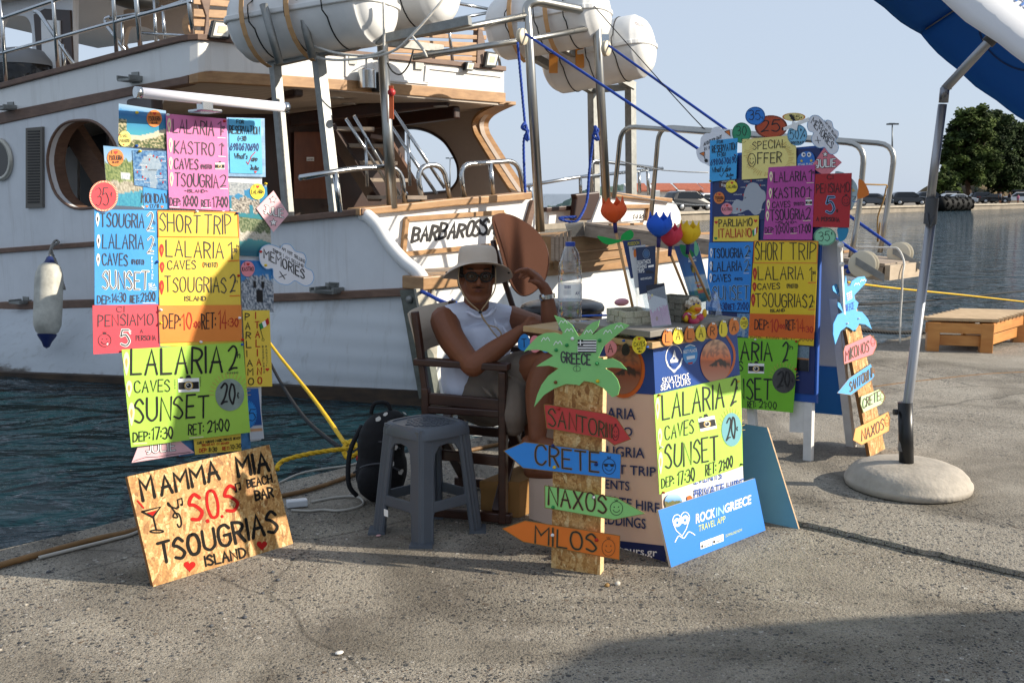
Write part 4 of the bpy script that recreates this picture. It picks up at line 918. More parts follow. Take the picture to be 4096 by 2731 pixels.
bm=B();extrude_poly(bm,[PU2.hit('A',x,y)for x,y in cm([(1225,130),(1250,95),(1290,80),(1330,60),(1330,110),(1285,130),(1265,165),(1275,215),(1300,240),(1250,250),(1225,190)],3)],-PU2.n*.1);obj('carved_bracket',bm,M_TEAK_L,boat)
# slatted benches across the upper stern
def bench(pl,f,rows,x0,x1,ends,label):
    for y0,y1,h in rows:
        bm=B();add_hexa(bm,[pl.hit(f,x,y,0)for x,y in((x0,y0),(x1,y1),(x1,y1+h),(x0,y0+h))],[pl.hit(f,x,y,.035)for x,y in((x0,y0),(x1,y1),(x1,y1+h),(x0,y0+h))]);obj('bench_slat',bm,M_TEAK_L,boat,bevel=.008)
    for q in ends:
        bm=B();extrude_poly(bm,[pl.hit(f,x,y,.05)for x,y in q],-pl.n*.12);obj('bench_end',bm,M_TEAK,boat,bevel=.01)
UB=stern(16.9)
bench(UB,'A',[(-15,25,45),(60,85,55),(128,150,50),(205,230,45),(300,330,50)],1300,1760,[[(1350,0),(1420,-20),(1405,100),(1415,260),(1370,260),(1385,110)]],'')
bench(UB,'B',[(150,180,30),(215,240,30),(265,290,38),(318,345,36),(362,385,30),(400,420,30)],420,1085,[[(1030,190),(1058,200),(1080,300),(1062,450),(1020,450),(1025,300)],[(725,380),(745,380),(738,415),(720,415)]],'')
for pp in([(845,15),(1140,70)],[(845,135),(1140,78)],[(822,85),(858,430)],[(1160,315),(1178,470)]):tube('upper_stern_rail',[UB.hit('B',x,y,.25)for x,y in pp],.025,M_STEEL,boat)
# floodlights on the upper rail
def floodlight(pl,f,q):
    c=[pl.hit(f,x,y,.12)for x,y in q];bm=B();add_hexa(bm,[p-pl.n*.07 for p in c],c);o=obj('floodlight',bm,mat('floodlight_case','#16181a',.4),boat,bevel=.01)
    g=sum(c,Vector())/4;c2=[g+(p-g)*.74+pl.n*.008 for p in c];bm=B();add_hexa(bm,[p-pl.n*.02 for p in c2],c2);obj('reflector',bm,mat('floodlight_glass','#d6d5cc',.25,coat=.6),o)
    bm=B();c3=[g+(p-g)*.4+pl.n*.012 for p in c];add_hexa(bm,[p-pl.n*.006 for p in c3],c3);obj('led',bm,mat('led_plate','#b8b39a',.5),o)
floodlight(S_UP,'A',[(1435,135),(1570,148),(1545,265),(1408,255)]);floodlight(S_UP,'B',[(1090,345),(1175,358),(1150,455),(1072,450)]);floodlight(S_UP,'B',[(955,415),(1010,420),(995,478),(943,473)])
# mouldings on the stern of the upper bulwark
for q in(((150,370),(310,385),(305,520),(155,515)),((690,440),(1195,495),(1190,520),(700,465)),((680,440),(702,445),(695,565),(670,560)),((430,530),(700,555),(700,570),(430,545)),((140,375),(160,375),(160,520),(140,515)),((285,390),(320,392),(318,530),(285,525))):
    if q[0]==(150,370):continue
    card('panel_moulding',S_UP,.025,'B',list(q),M_BULW,parent=boat,thick=.03,grid=1)
for x,y in((190,400),(637,435)):card('hinge_plate',S_UP,.035,'B',[(x-28,y-38),(x+28,y-34),(x+28,y+34),(x-28,y+30)],M_GALV,parent=boat,thick=.02,grid=1)
for x,y,r,n_,mm_ in((285,545,.13,'horn',M_STEEL),(372,570,.12,'loudspeaker',mat('speaker_black','#1b1c1d',.5))):
    bm=B();add_lathe(bm,S_UP.hit('B',x,y,.15)+Vector((0,0,-.1)),[(0,0),(r,0),(r,.24),(r*.8,.26),(0,.26)],18);obj(n_,bm,mm_,boat,smooth=True,autos=40)
for(x0,y0),(x1,y1)in(((820,15),(900,-10)),):bm=B();add_ball(bm,PU2.hit('A',905,5),.35,.2,.12);obj('deck_speaker',bm,mat('speaker_black','#1b1c1d',.5),boat)

# stainless arch at the stern
aL,aR=12.34,13.25
arch=tube('stern_arch',[P('B',1447,1560,aL),P('B',1365,180,aL+.25),P('B',1352,40,aL+.3),P('B',1420,8,aL+.32),P('B',1770,78,aR+.22),P('B',1832,108,aR+.25),P('B',1828,190,aR+.25),P('B',1893,1385,aR)],.058,M_INOX,boat,.3,16)
for pp in([('B',400,268,11.7),('B',960,182,12.2),('B',1345,108,aL+.25)],[('B',590,386,12.0),('B',1340,272,12.6),('B',1800,188,aR+.25)]):tube('arch_brace',[P(*q)for q in pp],.04,M_INOX,boat)
for x,y,Y in((1318,210,aL),(1882,288,aR)):
    bm=B();add_box(bm,P('B',x,y-10,Y),.09,.09,.16);o=obj('block_bracket',bm,M_STEEL,boat)
    bm=B();c=P('B',x+10,y+40,Y-.02);add_lathe(bm,c-Vector((.06,.0,0)).normalized()*.03,[(0,0),(.095,0),(.1,.01),(.08,.025),(.1,.045),(.095,.055),(0,.055)],20,(.8,-.5,0));obj('sheave',bm,mat('nylon_ivory','#cfc5ae',.5),o)
# liferaft racks
for nm,pp,w in(('rack_post',[('A',1848,440,11.75),('A',1940,1478,11.66)],.10),('rack_post',[('A',2135,345,11.4),('A',2258,1432,11.3)],.11),('rack_post',[('B',1800,600,15.6),('B',1812,1330,15.6)],.12),('rack_post',[('B',2052,575,15.2),('B',2058,1330,15.2)],.12),
                 ('rack_beam',[('R',385,545,11.8),('R',800,452,11.4),('R',2095,180,10.7)],.09),('rack_beam',[('R',1400,365,12.3),('R',1850,420,13.0)],.09),('rack_beam',[('B',1405,385,14.2),('B',1800,612,15.6)],.10),('rack_beam',[('B',1500,262,14.0),('B',2070,580,15.2)],.11),('rack_beam',[('B',1525,435,14.6),('B',1722,410,14.4)],.10),('rack_beam',[('B',1790,608,15.6),('B',2070,582,15.2)],.09)):
    bm=B();q=[P(*a)for a in pp]
    for a,c in zip(q,q[1:]):add_beam(bm,a,c,w,w,(0,0,1)if nm=='rack_beam' else(1,-1,0))
    obj(nm,bm,M_GALV,boat)
tube('rack_post',[P('B',385,300,11.5),P('B',452,1400,11.4)],.062,M_INOX,boat,0,14)
for pp in([(1770,30),(1880,430)],[(2010,0),(2100,390)]):tube('cradle_arm',[P('A',x,y,11.05)for x,y in pp],.045,M_GALV,boat,0,8)
bm=B();add_box(bm,P('B',445,690,11.3),.05,.04,.36);add_ball(bm,P('B',447,622,11.25),.045,.045,.045,10,1);obj('distress_light',bm,[mat('lifejacket_orange','#b3552a',.5),mat('red_cap','#b03030',.4)],boat)
for f,x,y,Y,sz in(('B',1535,405,14.2,.35),('B',1712,370,14.3,.35)):
    bm=B();add_box(bm,P(f,x,y,Y),.12,.05,sz);obj('cradle_pad',bm,mat('orange_cradle','#c9822e',.5),boat)

# liferafts strapped on the racks
M_RAFT=mat('raft_fibreglass','#dcdcda',.3,var=.10,vscale=2.2,bump=.05,bscale=5);M_STRAP=mat('black_strap','#17181a',.6);M_WEB=mat('tan_webbing','#c49a6c',.8)
def raft(c0,c1,r,label,webs=(),flange_dir=None,roll=0.0):
    d=(c1-c0);L_=d.length;d.normalize();o=thing('liferaft_canister',label,'liferaft',(c0+c1)/2-Vector((0,0,r)),'white liferaft canisters on the stern racks')
    bm=B();pr=[(0,0),(r*.45,.02),(r*.75,.07),(r*.93,.17),(r,.32),(r,L_-.32),(r*.93,L_-.17),(r*.75,L_-.07),(r*.45,L_-.02),(0,L_)]
    pr=[(p.x,p.y)for p in catmull([(a,b_,0)for a,b_ in pr],3)];pr=[(max(0,a),b_)for a,b_ in pr];pr[0]=(0,pr[0][1]);pr[-1]=(0,pr[-1][1]);add_lathe(bm,c0,pr,36,d);obj('shell',bm,M_RAFT,o,smooth=True)
    s=d.cross(ZUP).normalized();s=(s*math.cos(roll)+d.cross(s)*math.sin(roll));up=s.cross(d)
    bm=B();ring=[c0+s*a*1.06+d*b_ for a,b_ in pr]+[c0-s*a*1.06+d*b_ for a,b_ in pr[::-1]];ring=[c0.lerp(c1,.5)+(p-c0.lerp(c1,.5))*1.02 for p in ring]
    extrude_poly(bm,[p-up*.03 for p in ring],up*.06);obj('flange',bm,M_RAFT,o,bevel=.012)
    for t_ in(.26,.5,.74):
        bm=B();add_tube(bm,[c0+d*(L_*t_)+(s*math.cos(a)+up*math.sin(a))*(r*1.012+(.07 if abs(math.sin(a))<.2 else 0))for a in[2*math.pi*i/36 for i in range(36)]],.008,5,closed=True);obj('strap',bm,M_STRAP,o)
    for t_ in webs:
        bm=B();a_=[R(k)for k in range(-80,200,14)];q=[c0+d*(L_*t_)+(s*math.cos(a)+up*math.sin(a))*(r+.09)for a in a_]
        for p_,q_ in zip(q,q[1:]):add_beam(bm,p_,q_,.06,.006,(p_+q_)/2-(c0+d*(L_*t_)))
        bmesh.ops.remove_doubles(bm,verts=bm.verts,dist=.004);obj('webbing',bm,M_WEB,o)
    return o,d,s,up
raft(P('W',552,62,11.85),P('W',892,6,11.05),.43,'largest liferaft canister, on the rack above the pink price poster',(.22,.52),roll=.0)
raft(P('W',780,10,12.9),P('W',1035,-32,12.1),.45,'liferaft canister cut by the picture top, just behind the largest one')
raft(P('W',1128,72,14.3),P('W',1396,22,13.6),.43,'liferaft canister behind the top of the steel arch',(.3,.6))
o,d_,s_,u_=raft(P('W',1255,152,15.0),P('W',1500,100,14.3),.44,'lowest liferaft canister, on the rack beyond the steel arch')
RT=Pl(P('W',1471,70,13.85),CAMP-P('W',1471,70,13.9));d=Decal(RT,.02,'B');d.print('YOULONG',2080,165,2148,188,20,INK['red'],.0);
d.build('lettering',o)

# ropes on the boat
M_BLUE=mat('blue_rope','#17419c',.7,var=.35,vscale=70);M_WHITER=mat('white_rope','#cfccc4',.8,var=.25,vscale=60);M_YEL=mat('yellow_rope','#d8ae1c',.7,var=.3,vscale=60);M_BLKR=mat('black_rope','#191a1d',.8,var=.3,vscale=40);M_TANR=mat('tan_rope','#8a6a3a',.8,var=.3,vscale=40)
def rope(pts,r,m,label,name='rope',group=None,sm=4,knots=(),spiral=True):
    pts=[Vector(p)for p in pts];q=catmull(pts,sm)if sm>1 else pts;bm=B()
    if(r>.017 or m is M_YEL)and spiral:            # laid rope: three strands twisted together
        qq=[q[0]];ph=[0.0]
        for a,c in zip(q,q[1:]):
            n_=max(1,min(60,int((c-a).length/(r*1.3))))
            for k in range(1,n_+1):qq.append(a.lerp(c,k/n_));ph.append(ph[-1]+(c-a).length/n_/r*.75)
        for s3 in range(3):
            line_=[]
            for i,p in enumerate(qq):
                d=(qq[min(i+1,len(qq)-1)]-qq[max(0,i-1)]).normalized();n1=d.cross(Vector((.3,.2,.93))).normalized();n2=d.cross(n1);a=ph[i]+s3*2.094;line_.append(p+(n1*math.cos(a)+n2*math.sin(a))*r*.46)
            add_tube(bm,line_,r*.56,6)
    else:add_tube(bm,q,r,7)
    o=obj(name,bm,m,smooth=True,label=label,cat='rope',group=group)
    return o
rope([P('B',1340,225,aL),P('C',160,1000,10.6),P('M',195,1096,9.55),P('M',440,1270,9.32)],.016,M_BLUE,'blue hoisting rope from the nearer arch leg to the nearer white gangway wheel',sm=6)
rope([P('B',1895,300,aR),P('C',345,868,11.3),P('M',390,852,10.0),P('M',862,1190,9.75)],.016,M_BLUE,'blue hoisting rope from the far arch leg to the far white gangway wheel',sm=6)
rope([P('B',1294,285,aL-.1),P('B',1318,550,aL-.1),P('B',1345,835,aL-.1),P('B',1360,880,aL-.15),P('B',1338,930,aL-.1),P('B',1336,1050,aL-.08),P('B',1346,1295,aL-.1)],.018,M_BLUE,'blue rope hanging down with a knot beside the nearer arch leg')
rope([P('B',1820,850,aR-.2),P('B',1800,940,aR-.25),P('B',1786,1050,aR-.2),P('B',1772,1200,aR-.2),P('B',1758,1360,aR-.2),P('B',1700,1478,aR-.3),P('B',1640,1490,aR-.3),P('B',1572,1466,aR-.3),P('B',1690,1458,aR-.25)],.02,M_BLUE,'blue rope hanging in a slack bight beside the far arch leg')
rope([P('B',1345,825,aL-.16),P('B',1325,860,aL-.2),P('B',1362,880,aL-.2),P('B',1345,920,aL-.2),P('B',1365,940,aL-.2),P('B',1350,840,aL-.2)],.022,M_BLUE,'blue knot tied against the nearer arch leg')
rope([P('B',1810,850,aR-.26),P('B',1835,880,aR-.3),P('B',1800,910,aR-.3),P('B',1835,940,aR-.3),P('B',1815,860,aR-.3)],.022,M_BLUE,'blue knot tied against the far arch leg')
rope([P('B',1770,0,13.4),P('C',0,650,12.0),P('C',260,925,11.0)],.006,M_BLKR,'thin black stay running from the arch top down to the easel',sm=3)
rope([P('B',1965,1080,11.5),P('B',2270,1145,10.9),P('C',230,1160,10.6)],.006,M_WHITER,'upper thin lifeline between the gangway rail legs',sm=2)
rope([P('B',1960,1300,11.5),P('B',2352,1368,10.9),P('C',230,1380,10.5)],.006,M_WHITER,'lower thin lifeline between the gangway rail legs',sm=2)
rope([P('R',1355,20,10.8),P('R',1360,390,10.9),P('R',1350,440,10.9),P('R',1200,478,10.95),P('R',950,455,11.0),P('R',730,395,11.2),P('R',745,480,11.2),P('R',1000,515,11.0),P('R',1400,455,10.9),P('R',1610,290,10.8),P('R',1880,-20,10.8)],.014,M_WHITER,'white line looped around the liferaft rack')
rope([P('R',1600,310,10.75),P('R',1690,420,10.75),P('R',1725,490,10.75)],.014,M_WHITER,'loose white rope end hanging from the rack beam',sm=3)
rope([P('R',1390,540,11.2),P('R',1430,610,11.25),P('R',1500,638,11.3),P('R',1570,560,11.3),P('R',1610,430,11.3)],.009,M_BLKR,'black cable drooping in front of the upper bulwark')
# mooring lines
mk=P('W',805,1030,5.75);mk.z=.04
rope([P('W',600,760,10.9),P('W',640,815,9.6),P('W',720,915,7.6),P('W',800,1030,5.78)],.0155,M_YEL,'thick yellow mooring line running from the boat to the knot on the quay',sm=6)
rope([P('W',600,790,10.8),P('W',640,870,9.5),P('W',700,960,7.8),P('W',790,1035,5.95)],.0155,M_BLKR,'thick black mooring line beside the yellow one',sm=6)
rope([G('W',636,1078,.03),G('W',650,1058,.06),G('W',720,1040,.07),G('W',800,1030,.07),G('W',838,1030,.06),G('W',836,1048,.03)],.0145,M_YEL,'yellow line end lying across the quay edge by the OSB bar sign',sm=5)
rope([P('W',790,1015,5.74),P('W',815,1020,5.68),P('W',820,1040,5.66),P('W',798,1050,5.66),P('W',790,1030,5.7),P('W',810,1012,5.72),P('W',822,1045,5.64)],.016,M_YEL,'big yellow knot at the quay edge beside the backpack',sm=5)
for k,(x,y,z0)in enumerate(((815,1052,.05),)):
    bm=B();add_ball(bm,P('W',x+12,y,5.62),.028,.02,.02);obj('red_rag',bm,mat('red_cloth','#9a2d2a',.9,bump=.4,bscale=60),label='small red rag tied under the yellow mooring knot',cat='rag')
rope([P('W',965,668,10.62),P('W',985,677,10.3),P('W',1010,690,9.9),P('W',1050,705,9.0),P('W',1040,690,9.1)],.022,M_BLUE,'blue rope tied to the shackle on the boat corner behind the man',sm=4)
# lines over the water beyond the bench
rope([P('F',1165,553,10.2),P('F',1500,595,11.5),P('F',1950,640,13.2),P('F',2420,692,15)],.013,M_YEL,'taut yellow mooring line over the water beyond the parasol pole',sm=4)
rope([P('F',1220,702,10.6),P('F',1700,675,12.6),P('F',2420,605,16)],.014,M_BLKR,'thin black mooring line over the water beyond the parasol pole',sm=4)
rope([P('F',1240,872,9.6),P('F',1500,890,10.2),P('F',1700,884,10.7),P('F',1880,875,11.3)],.024,M_BLKR,'thick black rope hanging below the quay edge near the wooden bench',sm=4)

# fender hanging at the boat side
F0=P('D',335,385,12.9);F1=P('D',313,985,12.62);L_=(F0-F1).length;ax=(F0-F1).normalized();rF=(P('D',413,600,12.7).x-P('D',232,600,12.7).x)/2
fd=thing('boat_fender','long scuffed off-white fender with navy ends hanging at the boat side','fender',F1)
bm=B();add_lathe(bm,F1,[(.05*1.2,.10*L_),(rF*.8,.17*L_),(rF*.97,.24*L_),(rF,.34*L_),(rF,.75*L_),(rF*.95,.82*L_),(rF*.75,.9*L_),(rF*.45,.93*L_)],28,ax);obj('body',bm,mat('fender_vinyl','#b9b7ac',.5,var=.35,vscale=5),fd,smooth=True)
for c,s_ in((F1,1),(F0,-1)):
    bm=B();add_lathe(bm,c,[(0,-.02*L_),(rF*.22,0),(rF*.35,.05*L_),(rF*.62,.11*L_ if s_>0 else .10*L_),(rF*.70,.135*L_ if s_>0 else .1*L_)],20,ax*s_);obj('end_cap',bm,mat('fender_navy','#1d2b5c',.45),fd,smooth=True)
rope([F0+ax*.01,P('D',340,330,13.2),PORT.hit('D',370,275,.12),PORT.hit('D',395,285,.1),P('D',345,330,13.2),P('D',390,450,13.1),P('D',435,600,12.85)],.018,mat('mottled_rope','#8d8a84',.9,var=.5,vscale=50),'speckled rope holding the boat fender')

# rubbish bin on the upper deck
bc=PU2.hit('A',150,470);rb_=.42
bn=thing('rubbish_bin','grey rubbish bin with a black bag on the upper deck by the rail','bin',bc-Vector((0,0,.35)))
bm=B();add_lathe(bm,bc-Vector((0,0,.4)),[(0,0),(rb_*.95,0),(rb_,.2),(rb_*1.05,.42),(rb_*.98,.48)],20);obj('bag',bm,mat('bin_bag','#0f1012',.18,bump=.9,bscale=14),bn,smooth=True)
bm=B();add_lathe(bm,bc+Vector((0,0,.06)),[(rb_*1.02,0),(rb_,.08),(rb_*.75,.22),(rb_*.3,.26),(0,.27)],20);obj('lid',bm,mat('bin_grey','#77797b',.5),bn,smooth=True)

# ---------------------------------------------------------------- gangway
E0=P('M',705,1345,9.3);N0=P('W',1342,511,11.9);du=(N0-E0).normalized();wv=V45*.66
gw=thing('gangway','grey timber gangway with bent steel rails hanging over the quay edge','gangway',E0-Vector((0,0,.1)))
Lg=(N0-E0).length
bm=B();nb_=5
for k in range(nb_):
    a=E0+wv*(k/nb_)+V45*.004;c=a+V45*(.66/nb_-.008);extrude_poly(bm,[a,c,c+du*Lg,a+du*Lg],(0,0,-.03))
obj('deck_plank',bm,M_GREYW,gw)
for k in(0,1):
    a=E0+wv*k+Vector((0,0,-.10))+V45*(.03 if k==0 else-.03);bm=B();add_beam(bm,a+du*.02,a+du*Lg,.055,.13);obj('side_beam',bm,M_GREYW,gw)
bm=B();add_beam(bm,E0+Vector((0,0,-.08))-du*.03,E0+wv+Vector((0,0,-.08))-du*.03,.05,.14);obj('end_board',bm,wood('pale_teak','#9a8b78','#b7a893',4,(2,2,8),.8),gw)
for t_ in(.18,.33,.48,.63,.9):
    bm=B();add_beam(bm,E0+du*(Lg*t_)+Vector((0,0,.012))+V45*.03,E0+wv+du*(Lg*t_)+Vector((0,0,.012))-V45*.03,.045,.024);obj('tread_batten',bm,M_TEAK_L,gw)
YR=[P('B',1942,1330,11.55),P('B',1992,848,11.3),P('C',1285,968,9.62),P('C',1240,1440,9.7),P('M',298,1310,9.7)]
tube('rail',YR,.027,M_INOX,gw,.18,12)
tube('rail',[P('B',2190,1470,11.9),P('B',2245,850,11.7),P('C',1490,972,9.95),P('C',1440,1360,10.02),P('M',648,1215,10.02)],.027,M_INOX,gw,.18,12)
for f,x,y,Y,r in(('M',440,1352,9.25,.125),('M',872,1222,9.75,.11)):
    for k,xo in((0,0),(1,34)):
        bm=B();c=P(f,x+xo,y-xo*.1,Y+.03*k);add_lathe(bm,c,[(0,0),(r*.9,0),(r,.006),(r,.018),(r*.9,.025),(0,.025)],28,(-.35,-.93,.0));w_=obj('wheel',bm,mat('nylon_ivory','#cfc5ae',.5),gw,smooth=True,autos=40)
    bm=B();add_box(bm,P(f,x+90,y+60,Y-.04),.30,.03,.07,(.8,-.25,-.5));obj('wheel_bracket',bm,M_GALV,gw)
rope([P('M',330,1150,9.75),P('M',760,1155,9.6),P('M',870,1178,9.55),P('M',935,1330,9.45),P('M',915,1470,9.4),P('F',1532,620,9.42),P('F',1520,800,9.42),P('F',1520,960,9.42)],.010,M_WHITER,'white cord hanging from the gangway end down to the quay edge',sm=4)
rope([P('M',725,440,9.9),P('M',690,600,9.9),P('M',625,790,9.9),P('M',622,1000,9.9),P('M',625,1080,9.9),P('M',650,860,9.9)],.008,M_TANR,'thin tan lanyard knotted to the far gangway rail leg')
rope([P('M',440,405,9.66),P('M',640,412,9.8),P('M',725,415,9.95),P('M',735,445,9.93)],.008,M_TANR,'thin tan line tied between the two gangway rail legs')
rope([P('M',200,1390,9.5),P('M',280,1380,9.45),P('M',310,1420,9.45),P('M',260,1440,9.45),P('M',360,1420,9.45)],.022,M_BLUE,'blue knot under the gangway end beside the easel')

# ================================================================ the poster stand beside the water
STD=Pl(P('W',430,700,4.28),(.7071,-.7071,0),.007,2)
C_PINK,C_BLUE,C_YEL,C_ORG,C_RED,C_GRN,C_LBL,C_PPNK,C_PYEL,C_PWHT=PAP('pink','#d979ae'),PAP('blue','#3f97d8'),PAP('yellow','#eccd4c'),PAP('orange','#e88a3c'),PAP('red','#dc4a58'),PAP('green','#a9d653'),PAP('sky','#5cb4e0'),PAP('palepink','#e9b9c0'),PAP('paleyellow','#f0e08a'),PAP('white','#e6e8ee')
IK=INK
st=thing('poster_stand','white poster board on a steel pole with a lamp tube, by the water','stand',G('W',480,1178))
card('board',STD,-.012,'W',[(290,256),(602,282),(600,1010),(440,1035)],mat('foamboard','#d9dde2',.6),parent=st,thick=.02)
card('board_lower',STD,-.010,'H',[(1212,60),(1680,20),(1685,155),(1210,210)],mat('foamboard_blue','#4d86b8',.5,var=.5,vscale=18),parent=st,thick=.012)
pb=STD.hit('W',487,1000,-.06);bm=B();add_tube(bm,[Vector((pb.x,pb.y,.02)),Vector((pb.x,pb.y,STD.hit('W',487,270).z))],.022,12);obj('pole',bm,M_STEEL,st,smooth=True)
bm=B();add_box(bm,(pb.x,pb.y,.012),.4,.4,.02,V45);obj('foot_plate',bm,M_GALV,st)
la,lb=STD.hit('A',928,622,.14),STD.hit('A',1918,723,.14);ld=(lb-la).normalized();bm=B();add_tube(bm,[la,lb],.021,14);obj('lamp_tube',bm,mat('opal_tube','#eceaf2',.35),st,smooth=True)
for p_,s_ in((la,-1),(lb,1)):
    bm=B();add_tube(bm,[p_-ld*.012*s_,p_+ld*.012*s_],.0225,14);obj('tube_cap',bm,M_STEEL,st)
bm=B();mid=STD.hit('A',1375,668,.13);add_box(bm,mid+Vector((0,0,-.028)),.05,.05,.04,ld);add_box(bm,STD.hit('A',1378,748,.06),.085,.14,.012,ld);add_box(bm,STD.hit('A',1378,722,.07),.05,.05,.035,ld);obj('lamp_bracket',bm,M_STEEL,st,bevel=.004)

# printed pictures
def nz(u,v,s,k=0):return noise.fractal(Vector((u*s+k*7.3,v*s+k*3.1,k)),1,2,4)
def lerp3(a,b_,t):t=max(0,min(1,t));return tuple(a[i]*(1-t)+b_[i]*t for i in range(3))
S_=srgb
def pic_bay(u,v):
    n=nz(u,v,5,1);f=nz(u,v,22,2);c=lerp3(S_('#4f9fdc'),S_('#2f86c9'),v*3)if v<.22 else lerp3(S_('#1e7fc4'),S_('#3fb0c8'),(v-.22)*2.2)
    if v<.12+.05*n:c=lerp3(S_('#a8cdea'),S_('#5fa8dc'),v*6)
    e=.70-.25*(u-.35)**2+.03*n-.28*max(0,u-.55)
    if v>e:c=lerp3(S_('#e9dfc4'),S_('#d8c9a4'),f)
    if v>e+.13 or(u<.16 and .35<v<.75):c=lerp3(S_('#39502a'),S_('#7f8a55'),.5+f)if f<.12 else S_('#cfc29a')
    return c
def pic_coast(u,v):
    n=nz(u,v,6,3);f=nz(u,v,25,4)
    if v<.24+.06*n-.1*u+.04:return lerp3(S_('#7fb4e2'),S_('#b9d6ee'),v*3)
    if v>.82-.10*u+.02*n:return lerp3(S_('#2f8fb4'),S_('#4fb4cc'),.5+f)
    if .42<u<.66 and .43<v<.53:return S_('#e8ecef')if f<.3 else S_('#8aa0ae')
    if v>.58+.06*n:return lerp3(S_('#8d8672'),S_('#d8d2bf'),.5+f*1.3)
    return lerp3(S_('#4a6a30'),S_('#a0ac6a'),.5+f*1.2)
def pic_sea(u,v):
    f=nz(u,v,14,5);n=nz(u,v,3.2,6);return lerp3(S_('#2a67a6'),S_('#7fb0da'),.5+f*1.1)if abs(u-.52)+abs(v-.48)*.8>.38+.3*n else lerp3(S_('#9ab2c8'),S_('#b4c6d6'),.5+f)
def pic_rocks(u,v):
    n=nz(u,v,6,7);f=nz(u,v,20,8)
    if v<.3-.25*u+.08*n+.12*(u<.4):return lerp3(S_('#8d98a0'),S_('#cdd2d4'),.5+f)
    if abs(v-.66)<.2+.15*n and .05<u<.78 and not(.5<u<.6 and v>.62):return lerp3(S_('#5d5a56'),S_('#d7cfc2'),.5+f*1.5)
    return lerp3(S_('#2b8fd0'),S_('#2a8a90'),v+.3*n)
def pic_cove(u,v):
    n=nz(u,v,6,9);f=nz(u,v,20,10)
    if v<.36+.1*n:return lerp3(S_('#3c5a2e'),S_('#9aa27c'),.5+f*1.4)
    if v<.56+.25*(u-.5)**2+.04*n:return lerp3(S_('#b9b4a2'),S_('#e6e1d4'),.5+f)
    return lerp3(S_('#5fb4b4'),S_('#1f6f86'),(v-.55)*3)
def pic_castle(u,v):
    n=nz(u,v,6,11);f=nz(u,v,18,12)
    for a,b2,w,h in((.42,.47,.045,.07),(.68,.46,.045,.07),(.56,.70,.10,.12)):
        if abs(u-a)<w and abs(v-b2)<h:return S_('#14161c')
    if v>.3+.04*n+.5*max(0,abs(u-.52)-.34)+(.06 if abs(u-.5)>.25 else 0):return lerp3(S_('#55677c'),S_('#d6dde4'),.5+f*1.5)
    return lerp3(S_('#1f7fd0'),S_('#4aa0e0'),v*2+.4*n)if not(u>.75 and v>.25 and n>0)else S_('#c3d8ea')
def pic_leaf(u,v):
    f=nz(u,v,14,13);return S_('#e8e8e8')if min(u,1-u)<.06 or v<.02 else(S_('#d9dfe6')if v>.74 else lerp3(S_('#2f6fc0'),S_('#1b4a90'),v))if not(.78<v<.84)else S_('#e0a878')
def pic_sunset(u,v):
    n=nz(u,v,5,14);f=nz(u,v*3,9,15)
    if .42+.1*n<v<.62 and(u>.25 and v>.62-.5*max(0,min(u-.25,1.05-u)))and not(.55<u<.62 and v>.52):return S_('#2a1a18')
    c=lerp3(S_('#dfb893'),S_('#d8682e'),v*2.2)if v<.5 else lerp3(S_('#b0562e'),S_('#c08a72'),(v-.5)*2)
    if v<.4 and f>.05:c=lerp3(c,S_('#6a4a44'),.6)
    return c
POSTERS='papers pinned to the stand by the water'
def paper(f,pts,m,off,label,cat='poster',name='poster',grid=8,pl=STD,group=None,parent=None):return card(name,pl,off,f,pts,m,label,cat,group,parent,grid=grid)
def pic(f,pts,fn,off,label,pl=STD,border=True,**k):return photo('photo_print',pl,off,f,pts,fn,label,'print',**k)
o=pic('A',[(798,697),(1115,745),(1120,1000),(795,985)],pic_bay,.004,'print of a turquoise bay with a pale beach, topmost on the water stand');pins(STD,.004,'A',[(918,757,'yellow'),(915,982,'blue')],o)
o=pic('A',[(695,980),(950,1003),(962,1392),(725,1378)],pic_coast,.006,'print of a rocky green coast with a white house, above the red 35 badge');pins(STD,.006,'A',[(955,1393,'white')],o)
o=pic('A',[(890,1010),(1122,1017),(1132,1280),(903,1245)],pic_sea,.009,'blue sea map print with white place names on the water stand');pins(STD,.009,'A',[(938,1017,'yellow')],o)
d=Decal(STD,.0105,'A');d.print('SKIATHOS',996,1147,1055,1147,10,IK['black'])
for t,x,y in(('KASTRO',988,1052),('LALARIA',1062,1058),('CAVES',1085,1088),('ASSELINOS',932,1115),('AGIA ELENI',905,1146),('SKIATHOS',1042,1188),('NEW PORT',1044,1199),('KOUKOUNARIES',908,1212),('TROULOS',968,1230),('TSOUGRIA',1068,1214)):d.print(t,x,y,x+6.2*len(t),y,8,IK['white'])
for x,y in((1032,1048),(1055,1057),(1005,1072),(1086,1080),(985,1122),(923,1157),(960,1190),(978,1202),(1080,1167),(1096,1226)):d.drop(x,y,9,14,IK['red'])
d.build('lettering',o)
o=pic('A',[(1535,1222),(1792,1240),(1810,1482),(1545,1448)],pic_rocks,.003,'print of a rock arch in blue water beside the pink price poster');pins(STD,.003,'A',[(1783,1235,'yellow'),(1547,1410,'white')],o)
o=pic('D',[(1605,110),(1815,140),(1828,385),(1612,375)],pic_cove,.002,'print of a green cove with a pebble beach beside the yellow short trip poster')
o=pic('D',[(1615,405),(1835,410),(1840,755),(1625,742)],pic_castle,.003,'print of a ruined stone gate against blue sky, under the memories cloud')
o=pic('D',[(1655,1262),(1740,1258),(1775,1602),(1682,1610)],pic_leaf,.002,'white edged leaflet behind the green sunset poster on the water stand')

